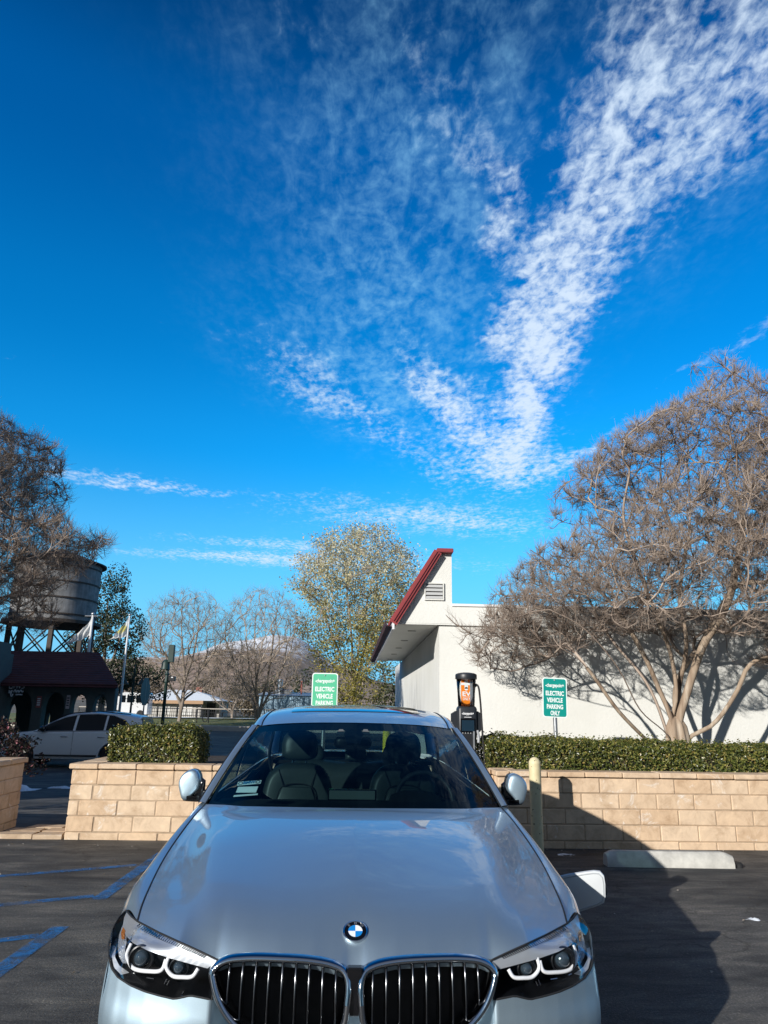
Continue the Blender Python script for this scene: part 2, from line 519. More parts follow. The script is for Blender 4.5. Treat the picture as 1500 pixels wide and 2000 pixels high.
def leafmat(name, stops, rough=0.45, trans=0.25, spec=0.5):
    m, nt, p = newmat(name)
    c = ramp(nt, random_island(nt), stops)
    nt.links.new(c, p.inputs['Base Color']); p.inputs['Roughness'].default_value = rough
    p.inputs['Specular IOR Level'].default_value = spec
    if trans > 0:
        t = nt.nodes.new('ShaderNodeBsdfTranslucent'); nt.links.new(c, t.inputs['Color'])
        mx = nt.nodes.new('ShaderNodeMixShader'); mx.inputs[0].default_value = trans
        nt.links.new(p.outputs[0], mx.inputs[1]); nt.links.new(t.outputs[0], mx.inputs[2])
        nt.links.new(mx.outputs[0], nt.nodes['Material Output'].inputs[0])
    return m
def glass(name, tint, rough=0.0, ior=1.5, refl=1.0):
    m, nt, p = newmat(name); nt.nodes.remove(p)
    t = nt.nodes.new('ShaderNodeBsdfTransparent'); t.inputs[0].default_value = rgb(*tint)
    g = nt.nodes.new('ShaderNodeBsdfGlossy'); g.inputs['Roughness'].default_value = rough
    f = nt.nodes.new('ShaderNodeFresnel'); f.inputs[0].default_value = ior
    mm = nt.nodes.new('ShaderNodeMath'); mm.operation = 'MULTIPLY'; mm.inputs[1].default_value = refl
    nt.links.new(f.outputs[0], mm.inputs[0])
    mx = nt.nodes.new('ShaderNodeMixShader')
    nt.links.new(mm.outputs[0], mx.inputs[0]); nt.links.new(t.outputs[0], mx.inputs[1]); nt.links.new(g.outputs[0], mx.inputs[2])
    nt.links.new(mx.outputs[0], nt.nodes['Material Output'].inputs[0])
    return m

M = {}
M['black_plastic'] = simple('black_plastic', (0.012, 0.013, 0.016), 0.38)
M['gloss_black'] = simple('gloss_black', (0.004, 0.004, 0.005), 0.08, coat=1.0)
M['rubber'] = simple('rubber', (0.015, 0.015, 0.016), 0.8, var=0.3, vs=20)
M['chrome'] = simple('chrome', (0.60, 0.61, 0.63), 0.07, 1.0)
M['steel'] = simple('galvanised_steel', (0.42, 0.44, 0.46), 0.42, 0.8, var=0.15, vs=18)
M['white_paint'] = simple('white_paint', (0.78, 0.79, 0.80), 0.45, var=0.04)

def boolean(o, cutter_mb, parent):
    c = cutter_mb.build('cutter', M['rubber'], parent)
    c.hide_render = True
    recalc(c)
    md = o.modifiers.new('b', 'BOOLEAN'); md.operation = 'DIFFERENCE'; md.object = c; md.solver = 'EXACT'
    bpy.context.view_layer.update()
    dg = bpy.context.evaluated_depsgraph_get()
    me = bpy.data.meshes.new_from_object(o.evaluated_get(dg))
    o.modifiers.clear(); old = o.data; o.data = me; me.name = o.name
    cm = c.data; bpy.data.objects.remove(c); bpy.data.meshes.remove(cm); bpy.data.meshes.remove(old)
def wheels(root_o, places, z, R, axis='x'):
    """tyre and spoked rim; places: (x, y, outward sign)"""
    proto = None
    rimm = bpy.data.materials.get('alloy') or simple('alloy', (0.50, 0.52, 0.54), 0.3, 0.9)
    for (x, y, s) in places:
        ax = Vector((s, 0, 0)) if axis == 'x' else Vector((0, s, 0)); c = Vector((x, y, z))
        t = MB(); t.lathe([(R*0.72, -0.10), (R*0.93, -0.11), (R, -0.08), (R, 0.08), (R*0.93, 0.11), (R*0.72, 0.10)], c, 40, ax)
        w = t.build('wheel', M['rubber'], root_o, ang=40)
        m = MB(); m.lathe([(R*0.72, -0.09), (R*0.70, 0.085), (R*0.74, 0.10), (R*0.66, 0.095), (R*0.64, -0.02)], c, 40, ax)
        u = Vector((0, 0, 1)); v = ax.cross(u)
        for k in range(10):
            a = 2*pi*k/10; d = u*cos(a)+v*sin(a); e = ax.cross(d)
            m.obox(c+d*R*0.36+ax*0.05, d, e, ax, R*0.34, R*0.045, 0.012)
        m.lathe([(R*0.16, 0.03), (R*0.15, 0.07), (0, 0.075)], c, 20, ax)
        m.build('rim', rimm, w, ang=40)
rng = np.random.default_rng(7)
random.seed(7)
# ---------------------------------------------------------------- ground
def sstep(a, b, x):
    t = min(max((x-a)/(b-a), 0), 1); return t*t*(3-2*t)
def gz(y, x=0):
    z = -0.38*sstep(9.6, 22, y)
    if y > 100: z += 0.012*(y-100)*sstep(100, 400, y)
    return z
def asphalt():
    m, nt, p = newmat('asphalt')
    big = tex(nt, scale=0.55, detail=6, rough=0.65, dist=0.4)
    mid = tex(nt, scale=2.1, detail=8, rough=0.7, vscale=(0.55, 1.9, 1), dist=0.5)
    fine = tex(nt, scale=70, detail=5, rough=0.75)
    a = ramp(nt, big.outputs['Fac'], [(0.33, rgb(0.045, 0.046, 0.048)), (0.52, rgb(0.094, 0.094, 0.092)), (0.68, rgb(0.160, 0.155, 0.146))])
    b = ramp(nt, mid.outputs['Fac'], [(0.34, rgb(0.42, 0.43, 0.45)), (0.52, rgb(1.0, 0.98, 0.95)), (0.70, rgb(1.9, 1.75, 1.55))])
    c = mixc(nt, 1.0, a, b, 'MULTIPLY')
    sp = ramp(nt, fine.outputs['Fac'], [(0.34, rgb(0.5, 0.5, 0.5)), (0.56, rgb(1.05, 1.05, 1.05)), (0.68, rgb(3.0, 2.95, 2.8))])
    c = mixc(nt, 0.75, c, sp, 'MULTIPLY')
    # pale scuffs
    sc = tex(nt, scale=3.4, detail=9, rough=0.75, dist=1.2)
    c = mixc(nt, ramp(nt, sc.outputs['Fac'], [(0.62, rgb(0, 0, 0)), (0.80, rgb(0.75, 0.75, 0.75))]), c, rgb(0.19, 0.185, 0.175))
    # wandering hair cracks and old oil spots
    wp = tex(nt, scale=1.6, detail=5, rough=0.6); ad = nt.nodes.new('ShaderNodeVectorMath'); ad.operation = 'MULTIPLY_ADD'
    tc = nt.nodes.new('ShaderNodeTexCoord'); nt.links.new(wp.outputs['Color'], ad.inputs[0]); ad.inputs[1].default_value = (1.3, 1.3, 0); nt.links.new(tc.outputs['Object'], ad.inputs[2])
    vo = nt.nodes.new('ShaderNodeTexVoronoi'); vo.feature = 'DISTANCE_TO_EDGE'; vo.inputs['Scale'].default_value = 0.42; nt.links.new(ad.outputs[0], vo.inputs['Vector'])
    c = mixc(nt, ramp(nt, vo.outputs['Distance'], [(0.0, rgb(0.5, 0.5, 0.5)), (0.006, rgb(0, 0, 0))]), c, rgb(0.014, 0.014, 0.014))
    ol = tex(nt, scale=1.25, detail=3, rough=0.5)
    c = mixc(nt, ramp(nt, ol.outputs['Fac'], [(0.64, rgb(0, 0, 0)), (0.74, rgb(0.6, 0.6, 0.6))]), c, rgb(0.02, 0.019, 0.018))
    nt.links.new(c, p.inputs['Base Color'])
    p.inputs['Roughness'].default_value = 0.82; p.inputs['Specular IOR Level'].default_value = 0.35
    h = nt.nodes.new('ShaderNodeMath'); h.operation = 'ADD'
    nt.links.new(fine.outputs['Fac'], h.inputs[0]); nt.links.new(mid.outputs['Fac'], h.inputs[1])
    bump(nt, p, h.outputs[0], 0.8, 0.012)
    return m
M['asphalt'] = asphalt()
def asphalt_groundsheet():
    xs = np.concatenate([np.linspace(-2600, -60, 12), np.linspace(-40, 40, 41), np.linspace(60, 2600, 12)])
    ys = np.concatenate([np.linspace(-300, -25, 8), np.linspace(-20, 40, 121), np.linspace(44, 100, 15), np.linspace(130, 4200, 30)])
    G = np.array([[(x, y, gz(y)) for y in ys] for x in xs])
    mb = MB(); mb.grid(G)
    o = mb.build('ground', M['asphalt'], smooth=True, loc=(0, 0, 0)); o['kind'] = 'structure'
asphalt_groundsheet()

def strip(name, m, x0, x1, ys, dz, kind='structure', nx=2):
    mb = MB(); xs = np.linspace(x0, x1, nx)
    mb.grid(np.array([[(x, y, gz(y)+dz) for y in ys] for x in xs]))
    o = mb.build(name, m, loc=(0, 0, 0)); o['kind'] = kind
    return o
# far side of the street: kerb, lawn, dry field
KERB_Y = 66.0
mb = MB(); mb.box(-46, 14, KERB_Y, KERB_Y+1.6, -0.8, 0.03, ch=0.03)
o = mb.build('kerb', simple('kerb_concrete', (0.46, 0.42, 0.37), 0.85, var=0.12, vs=3, bmp=0.2)); o['kind'] = 'structure'
def grassmat():
    m, nt, p = newmat('lawn_grass')
    n = tex(nt, scale=0.8, detail=8, rough=0.7); n2 = tex(nt, scale=14, detail=4)
    c = ramp(nt, n.outputs['Fac'], [(0.3, rgb(0.07, 0.095, 0.025)), (0.52, rgb(0.155, 0.165, 0.045)), (0.7, rgb(0.30, 0.24, 0.10))])
    c = mixc(nt, 0.7, c, ramp(nt, n2.outputs['Fac'], [(0.3, rgb(0.5, 0.5, 0.5)), (0.7, rgb(1.4, 1.4, 1.4))]), 'MULTIPLY')
    nt.links.new(c, p.inputs['Base Color']); p.inputs['Roughness'].default_value = 0.9
    bump(nt, p, n2.outputs['Fac'], 0.8, 0.05); return m
mb = MB()
mb.grid(np.array([[(x, y, z) for (y, z) in ((67.6, 0.02), (71, 0.2), (75, 0.42), (84, 0.5), (100, 0.55))] for x in np.linspace(-60, 30, 20)]))
o = mb.build('lawn', grassmat(), loc=(0, 67, 0)); o['kind'] = 'structure'
def fieldmat():
    m, nt, p = newmat('dry_field')
    n = tex(nt, scale=0.05, detail=8, rough=0.7)
    nt.links.new(ramp(nt, n.outputs['Fac'], [(0.35, rgb(0.07, 0.06, 0.035)), (0.55, rgb(0.16, 0.12, 0.08)), (0.7, rgb(0.24, 0.2, 0.15))]), p.inputs['Base Color'])
    p.inputs['Roughness'].default_value = 0.95; return m
mb = MB()
mb.grid(np.array([[(x, y, max(gz(y)+0.05, 0.55) if y < 140 else gz(y)+0.6) for y in (100, 130, 200, 300, 450, 700)] for x in np.linspace(-700, 500, 10)]))
o = mb.build('field', fieldmat(), loc=(0, 100, 0)); o['kind'] = 'structure'

# mountain with a dusting of snow
def noise2(x, y, seed=0):
    xi, yi = np.floor(x).astype(int), np.floor(y).astype(int)
    xf, yf = x-xi, y-yi
    def h(a, b):
        v = np.sin(a*127.1+b*311.7+seed*74.7)*43758.5453
        return v-np.floor(v)
    u, v = xf*xf*(3-2*xf), yf*yf*(3-2*yf)
    return (h(xi, yi)*(1-u)+h(xi+1, yi)*u)*(1-v)+(h(xi, yi+1)*(1-u)+h(xi+1, yi+1)*u)*v
def fbm(x, y, o=6, seed=0, ridged=False):
    s = 0; a = 0.5; f = 1.0
    for i in range(o):
        n = noise2(x*f, y*f, seed+i)
        if ridged: n = 1-abs(2*n-1)
        s = s+a*n; a *= 0.5; f *= 2.03
    return s
def mountmat():
    m, nt, p = newmat('snow_dusted_scrub')
    tc = nt.nodes.new('ShaderNodeTexCoord')
    sep = nt.nodes.new('ShaderNodeSeparateXYZ'); nt.links.new(tc.outputs['Object'], sep.inputs[0])
    n = tex(nt, scale=0.016, detail=9, rough=0.68); n2 = tex(nt, scale=0.07, detail=8, rough=0.7)
    soil = ramp(nt, n.outputs['Fac'], [(0.36, rgb(0.20, 0.14, 0.095)), (0.5, rgb(0.40, 0.275, 0.195)), (0.66, rgb(0.53, 0.39, 0.29))])
    soil = mixc(nt, ramp(nt, n2.outputs['Fac'], [(0.53, rgb(0, 0, 0)), (0.60, rgb(0.8, 0.8, 0.8))]), soil, rgb(0.11, 0.095, 0.065))
    hgt = nt.nodes.new('ShaderNodeMapRange'); hgt.inputs['From Min'].default_value = 50; hgt.inputs['From Max'].default_value = 205
    nt.links.new(sep.outputs[2], hgt.inputs['Value'])
    ad = nt.nodes.new('ShaderNodeMath'); ad.operation = 'MULTIPLY_ADD'
    n3 = tex(nt, scale=0.030, detail=9, rough=0.7)
    nt.links.new(n3.outputs['Fac'], ad.inputs[0]); ad.inputs[1].default_value = 1.7
    nt.links.new(hgt.outputs[0], ad.inputs[2])
    sf = ramp(nt, ad.outputs[0], [(0.0, rgb(0, 0, 0)), (0.5, rgb(0, 0, 0)), (1.0, rgb(0, 0, 0))])
    mr = nt.nodes.new('ShaderNodeMapRange'); mr.inputs['From Min'].default_value = 1.25; mr.inputs['From Max'].default_value = 1.46
    nt.links.new(ad.outputs[0], mr.inputs['Value'])
    c = mixc(nt, mr.outputs[0], soil, rgb(0.78, 0.80, 0.83))
    nt.links.new(c, p.inputs['Base Color']); p.inputs['Roughness'].default_value = 0.95
    bump(nt, p, n2.outputs['Fac'], 0.5, 6.0); return m
def mountain():
    nx, ny = 200, 90
    xs = np.linspace(-2300, 1500, nx); ys = np.linspace(700, 3000, ny)
    X, Y = np.meshgrid(xs, ys, indexing='ij')
    prof_x = [-2300, -1500, -900, -620, -420, -342, -270, -205, -150, -90, -64, 20, 110, 250, 500, 900, 1500]
    prof_z = [120, 140, 132, 128, 146, 184, 192, 204, 198, 158, 136, 92, 70, 60, 66, 50, 40]
    S = np.interp(X*2000/np.maximum(Y, 1), prof_x, prof_z)          # skyline profile seen from the car park, swelling with depth
    S = np.interp(X, prof_x, prof_z)
    rise = np.clip((Y-700)/1300, 0, 1)
    rise = rise**1.25
    fall = np.clip((Y-2000)/1000, 0, 1)
    H = S*rise*(1-0.75*fall**1.5)
    r = fbm(X/330, Y/330, 6, 3, True)-0.55
    H = H + r*62*rise*(1-0.8*np.clip((Y-1750)/250, 0, 1)*(1-fall)) + 10*(fbm(X/70, Y/70, 4, 9)-0.5)*rise
    H = H - 4 + 2.0*np.clip(1-rise*6, 0, 1)
    mb = MB(); mb.grid(np.stack([X, Y, H], -1))
    o = mb.build('mountain', mountmat(), smooth=True, loc=(0, 700, 0)); o['kind'] = 'structure'
mountain()

# ---------------------------------------------------------------- blue hatching of the access aisle
def paintmat():
    m, nt, p = newmat('worn_blue_paint')
    n = tex(nt, scale=7, detail=9, rough=0.75); n2 = tex(nt, scale=130, detail=2)
    c = ramp(nt, n.outputs['Fac'], [(0.3, rgb(0.012, 0.13, 0.36)), (0.62, rgb(0.014, 0.17, 0.45))])
    nt.links.new(c, p.inputs['Base Color']); p.inputs['Roughness'].default_value = 0.75
    t = nt.nodes.new('ShaderNodeBsdfTransparent'); mx = nt.nodes.new('ShaderNodeMixShader')
    w = tex(nt, scale=5.5, detail=10, rough=0.8, dist=0.8)
    nt.links.new(ramp(nt, w.outputs['Fac'], [(0.40, rgb(0.92, 0.92, 0.92)), (0.60, rgb(0.12, 0.12, 0.12))]), mx.inputs[0])
    nt.links.new(t.outputs[0], mx.inputs[1]); nt.links.new(p.outputs[0], mx.inputs[2])
    nt.links.new(mx.outputs[0], nt.nodes['Material Output'].inputs[0])
    bump(nt, p, n2.outputs['Fac'], 0.5, 0.006)
    return m
mb = MB()
def pline(a, b, w, z):
    a, b = Vector((*a, z)), Vector((*b, z)); d = (b-a).normalized(); s = Vector((-d.y, d.x, 0))*w/2
    mb.quad(a-s, b-s, b+s, a+s)
pline((-1.95, 4.35), (-1.93, 5.62), 0.115, 0.004)
pline((-1.92, 6.36), (-1.90, 8.3), 0.115, 0.004)
for yy in (7.70, 6.50, 5.44, 4.40):
    a = (-1.99, yy-0.03); pline((a[0]-2.8, a[1]-1.40), a, 0.10, 0.0045)
o = mb.build('parking_markings', paintmat(), loc=(0, 0, 0)); o['kind'] = 'structure'

# ---------------------------------------------------------------- slump-block planter walls
def blockmat(name, tone=1.0):
    m, nt, p = newmat(name)
    r = random_island(nt)
    base = ramp(nt, r, [(0.0, rgb(0.57*tone, 0.41*tone, 0.27*tone)), (0.35, rgb(0.60*tone, 0.445*tone, 0.305*tone)), (0.7, rgb(0.625*tone, 0.48*tone, 0.34*tone)), (1.0, rgb(0.58*tone, 0.425*tone, 0.285*tone))])
    n = tex(nt, scale=5.5, detail=8, rough=0.7, dist=0.6)
    c = mixc(nt, 0.85, base, ramp(nt, n.outputs['Fac'], [(0.3, rgb(0.68, 0.62, 0.56)), (0.5, rgb(1, 1, 1)), (0.72, rgb(1.22, 1.22, 1.2))]), 'MULTIPLY')
    e = tex(nt, scale=3.6, detail=10, rough=0.72, dist=1.4)
    c = mixc(nt, ramp(nt, e.outputs['Fac'], [(0.59, rgb(0, 0, 0)), (0.70, rgb(0.8, 0.8, 0.8))]), c, rgb(0.80, 0.76, 0.70))
    s = tex(nt, scale=1.7, detail=8, rough=0.65, dist=0.9, vscale=(1, 1, 1.3))
    c = mixc(nt, ramp(nt, s.outputs['Fac'], [(0.58, rgb(0, 0, 0)), (0.76, rgb(0.42, 0.42, 0.42))]), c, rgb(0.24, 0.165, 0.11))
    nt.links.new(c, p.inputs['Base Color']); p.inputs['Roughness'].default_value = 0.9; p.inputs['Specular IOR Level'].default_value = 0.2
    f = tex(nt, scale=75, detail=5, rough=0.7); g = tex(nt, scale=9, detail=3)
    h = nt.nodes.new('ShaderNodeMath'); h.operation = 'MULTIPLY_ADD'; h.inputs[1].default_value = 0.35
    nt.links.new(f.outputs['Fac'], h.inputs[0]); nt.links.new(g.outputs['Fac'], h.inputs[2])
    bump(nt, p, h.outputs[0], 0.5, 0.012)
    return m
M['block'] = blockmat('tan_slump_block')
M['mortar'] = simple('mortar', (0.38, 0.28, 0.19), 0.95, var=0.2, vs=12, bmp=0.3)
def courses(mb, a, b, thick, inward, levels, blen, offs, dirty=None, first=None):
    """blocks along the segment a-b, outer face on the segment, body on the side `inward`"""
    a, b = Vector((*a, 0)), Vector((*b, 0)); d = b-a; L = d.length; d.normalize(); n = Vector((*inward, 0)).normalized()
    for i, (z0, z1) in enumerate(levels):
        x = -blen*2 + offs[i % len(offs)]
        while x < L:
            u0, u1 = max(x, 0.0), min(x+blen, L)
            if u1-u0 > 0.03:
                g = 0.0036; j = random.uniform(-0.004, 0.004)
                jz = random.uniform(-0.0015, 0.0015)
                m2 = MB(); m2.box(u0+(g if u0 > 0 else 0), u1-(g if u1 < L else 0), j, thick, z0+g+jz, z1-g+jz, ch=0.009)
                V = [a+d*v[0]+n*v[1]+Vector((0, 0, v[2])) for v in m2.V]
                # slight slump of the face
                V = [v + n*random.uniform(-0.0022, 0.0022) + Vector((0, 0, random.uniform(-0.002, 0.002))) for v in V]
                mb.add(V, m2.F)
            x += blen
LEV = [(-0.06, 0.080), (0.080, 0.250), (0.250, 0.418), (0.418, 0.585), (0.585, 0.752)]
def wall_thing(name, label, segs, caps, mortars, z_shift=0.0, loc=None):
    r = root(name, label, 'wall', loc)
    mb = MB()
    for (a, b, inw, offs) in segs: courses(mb, a, b, 0.19, inw, LEV, 0.437, offs)
    mb.build('block_courses', M['block'], r)
    mo = MB()
    for bx in mortars: mo.box(*bx)
    mo.build('mortar_core', M['mortar'], r)
    cb = MB()
    for (a, b, inw, off) in caps: courses(cb, a, b, 0.30, inw, [(0.754, 0.820)], 0.437, [off])
    cb.build('coping', M['block'], r)
    return r
LW, RW = 9.05, 8.78
wall_thing('planter_wall', 'tan block planter wall with chalky white stains under the clipped square hedge',
    [((-3.19, LW), (1.72, LW), (0, 1), (0.17, 0.31, 0.12, 0.26, 0.30)), ((-3.19, 12.6), (-3.19, LW+0.19), (1, 0), (0.2, 0.0, 0.22, 0.05, 0.26))],
    [((-3.22, LW-0.03), (1.68, LW-0.03), (0, 1), 0.33), ((-3.22, 12.6), (-3.22, LW+0.275), (1, 0), 0.1)],
    [(-3.18, 1.70, LW+0.007, LW+0.18, -0.1, 0.75), (-3.183, -3.02, LW+0.18, 12.6, -0.1, 0.75)], loc=(-0.7, LW, 0))
wall_thing('planter_wall', 'long tan block planter wall crossed by the car shadow, behind the concrete wheel stop',
    [((1.72, RW), (9.2, RW), (0, 1), (0.30, 0.10, 0.32, 0.08, 0.30)), ((1.72, LW+0.2), (1.72, RW+0.19), (1, 0), (0.1, 0.2))],
    [((1.69, RW-0.03), (9.2, RW-0.03), (0, 1), 0.16), ((1.69, LW+0.25), (1.69, RW+0.275), (1, 0), 0.1)],
    [(1.727, 9.2, RW+0.007, RW+0.18, -0.1, 0.75), (1.727, 1.9, RW+0.18, LW+0.25, -0.1, 0.75)], loc=(5.4, RW, 0))
# gatepost wall at the far left
wall_thing('pillar_wall', 'shaded tan block wall end with coping, left of the drive opening',
    [((-4.12, 9.0), (-4.12, 9.98), (-1, 0), (0.2, 0.0, 0.22, 0.05, 0.26)), ((-7.5, 9.0), (-4.32, 9.0), (0, 1), (0.1, 0.3))],
    [((-4.09, 8.97), (-4.09, 10.0), (-1, 0), 0.1), ((-7.5, 8.97), (-4.40, 8.97), (0, 1), 0.2)],
    [(-4.30, -4.128, 9.19, 9.97, -0.1, 0.75), (-7.5, -4.31, 9.007, 9.18, -0.1, 0.75)], loc=(-4.2, 9.4, 0))
# planter soil
soil = simple('planter_soil', (0.045, 0.032, 0.022), 0.95, var=0.5, vs=14, bmp=0.9, bs=60, bd=0.02)
def soilbox(x0, x1, y0, y1):
    mb = MB(); mb.grid(np.array([[(x, y, 0.70+0.03*noise2(np.array(x*3.0), np.array(y*3.0))) for y in np.linspace(y0, y1, 8)] for x in np.linspace(x0, x1, 24)]))
    o = mb.build('soil', soil, loc=((x0+x1)/2, y0, 0.70)); o['kind'] = 'structure'
soilbox(-2.99, 1.9, LW+0.19, 12.55); soilbox(1.92, 9.2, RW+0.19, 11.58)

# flagstone edge of the drive
def flag():
    mb = MB(); x = -6.6
    for row in range(3):
        x = -4.1+row*0.14
        while x < -3.2:
            w = random.uniform(0.3, 0.62); x1 = min(x+w, -3.19)
            y0 = 9.04+row*0.24+random.uniform(-0.01, 0.01); y1 = y0+0.225
            pts = [(x+0.01, y0+random.uniform(0, .02)), (x1-0.01, y0+random.uniform(0, .02)), (x1-random.uniform(0.01, 0.05), y1), (x+random.uniform(0.01, 0.05), y1)]
            zt = 0.052+random.uniform(-0.006, 0.008)
            mb.prism([(a, b, -0.05) for a, b in pts], (0, 0, 0), (0, 0, zt+0.05)); x = x1
    o = mb.build('path', blockmat('flagstone', 0.8)); o['kind'] = 'structure'
flag()

# asphalt crumbs / old snow
def snow_patch(name, x, y, w, d, h, lab):
    mb = MB(); n = 16
    for k in range(1):
        G = []
        for i in range(n+1):
            row = []
            for j in range(n+1):
                u, v = i/n*2-1, j/n*2-1; rr = sqrt(u*u+v*v)
                a = max(0, 1-rr**1.2)*(float(fbm(np.array(u*3+x*7.0), np.array(v*3+y*3.0), 4))*2.6-0.85)
                row.append((x+u*w/2, y+v*d/2, gz(y)-0.004+h*a))
            G.append(row)
        mb.grid(np.array(G))
    o = mb.build(name, M['snow'], smooth=True); tag(o, lab, 'snow')
    return o
M['snow'] = simple('old_snow', (0.74, 0.78, 0.82), 0.75, var=0.15, vs=25, bmp=0.5, bs=30, bd=0.02)
snow_patch('snow_patch', -6.75, 15.9, 0.85, 0.9, 0.16, 'small heap of old snow beside the gatepost wall on the shaded drive')
snow_patch('snow_patch', -6.1, 16.9, 0.7, 0.6, 0.09, 'low flat scrap of snow on the shaded drive, right of the small heap')
snow_patch('snow_patch', -7.9, 26.8, 1.3, 0.5, 0.03, 'thin streak of snow on the ground below the parked silver SUV')
snow_patch('snow_patch', -4.3, 25.5, 2.6, 1.6, 0.03, 'pale sheet of slushy snow on the road right of the square hedge')
snow_patch('snow_patch', -3.6, 22.0, 2.4, 0.7, 0.05, 'long strip of snow on the shaded road nearest the square hedge')
snow_patch('snow_patch', 2.37, 8.4, 0.28, 0.14, 0.03, 'tiny pale crumb of ice on the asphalt between bollard and wheel stop')
snow_patch('snow_patch', 3.05, 5.9, 0.16, 0.12, 0.02, 'tiny white chip on the sunlit asphalt right of the car shadow')

# grit, flakes and dead leaves lying on the car park
def litter():
    rg = np.random.default_rng(17); n = 420
    x = rg.uniform(-4.0, 6.5, n); y = rg.uniform(2.2, 8.6, n)
    k = (np.abs(x-0.04) > 1.05); x, y = x[k], y[k]
    edge = rg.uniform(0, 1, len(x)) < 0.45; y = np.where(edge, 8.72-np.abs(rg.normal(0, 0.12, len(x))), y)
    P = np.stack([x, y, np.full(len(x), 0.007)], 1)
    V, F = leaf_cloud(P, np.tile([0, 0, 1.0], (len(P), 1)), 0.017, rg, 0.35, 0.7, 0.8)
    m = leafmat('grit', [(0, rgb(0.05, 0.04, 0.03)), (0.5, rgb(0.16, 0.12, 0.08)), (0.8, rgb(0.35, 0.32, 0.28)), (1, rgb(0.6, 0.58, 0.55))], 0.9, 0)
    o = mesh('litter', V, F, m, loc=(1, 5, 0)); tag(o, 'grit and crumbled leaves scattered over the car park asphalt', 'litter', None, 'stuff')
# ---------------------------------------------------------------- wheel stop
def wheel_stop():
    a, b = Vector((2.60, 7.78, 0)), Vector((3.87, 7.74, 0))
    d = (b-a).normalized(); n = Vector((-d.y, d.x, 0)); L = (b-a).length
    prof = [(0, 0), (0.0, 0.05), (0.022, 0.12), (0.045, 0.142), (0.115, 0.142), (0.138, 0.12), (0.16, 0.05), (0.16, 0)]
    mb = MB(); S = []
    for (u, k) in ((0, 0.78), (0.05, 0.94), (0.09, 1.0), (L*0.3, 1), (L*0.6, 1), (L-0.09, 1.0), (L-0.05, 0.94), (L, 0.78)):
        c = [a+d*u+n*(0.08+(p[0]-0.08)*(0.9+0.1*k))+Vector((0, 0, p[1]*k)) for p in prof]; S.append([tuple(v) for v in c])
    mb.grid(np.array(S)); n8 = len(prof); mb.F.append(tuple(range(n8))); mb.M.append(0); mb.F.append(tuple(len(mb.V)-1-k for k in range(n8))); mb.M.append(0)
    o = mb.build('wheel_stop', simple('weathered_concrete', (0.50, 0.49, 0.45), 0.88, var=0.22, vs=9, bmp=0.45, bs=55, bd=0.008), ang=40)
    tag(o, 'low pale concrete wheel stop half in the car shadow on the asphalt', 'wheel stop')
    # iron peg at its end
    mb = MB(); mb.lathe([(0.035, 0), (0.035, 0.035), (0.02, 0.05), (0, 0.052)], (3.94, 7.80, 0), 14)
    tag(mb.build('anchor_peg', M['rubber'], ang=40), 'small black anchor peg on the ground at the right end of the wheel stop', 'peg')
wheel_stop()
# ---------------------------------------------------------------- bollard
def bollard():
    m, nt, p = newmat('chipped_cream_paint')
    n = tex(nt, scale=16, detail=6, rough=0.6); s = tex(nt, scale=28, detail=3, rough=0.5)
    c = ramp(nt, n.outputs['Fac'], [(0.3, rgb(0.60, 0.51, 0.30)), (0.7, rgb(0.68, 0.60, 0.38))])
    c = mixc(nt, ramp(nt, s.outputs['Fac'], [(0.70, rgb(0, 0, 0)), (0.715, rgb(1, 1, 1))]), c, rgb(0.05, 0.035, 0.03))
    nt.links.new(c, p.inputs['Base Color']); p.inputs['Roughness'].default_value = 0.55
    bx, by = 2.0, 8.18
    r = root('bollard', 'cream painted steel bollard with pointed cap and chipped paint by the driver mirror', 'bollard', (bx, by, 0))
    mb = MB(); mb.tube([(bx, by, -0.1), (bx, by, 0.945)], 0.063, 28)
    mb.build('post', m, r, ang=40)
    mb = MB(); mb.lathe([(0.0635, 0.935), (0.0635, 0.955), (0.045, 0.988), (0.018, 1.003), (0, 1.006)], (bx, by, 0), 28)
    mb.build('cap', m, r, ang=40)
bollard()
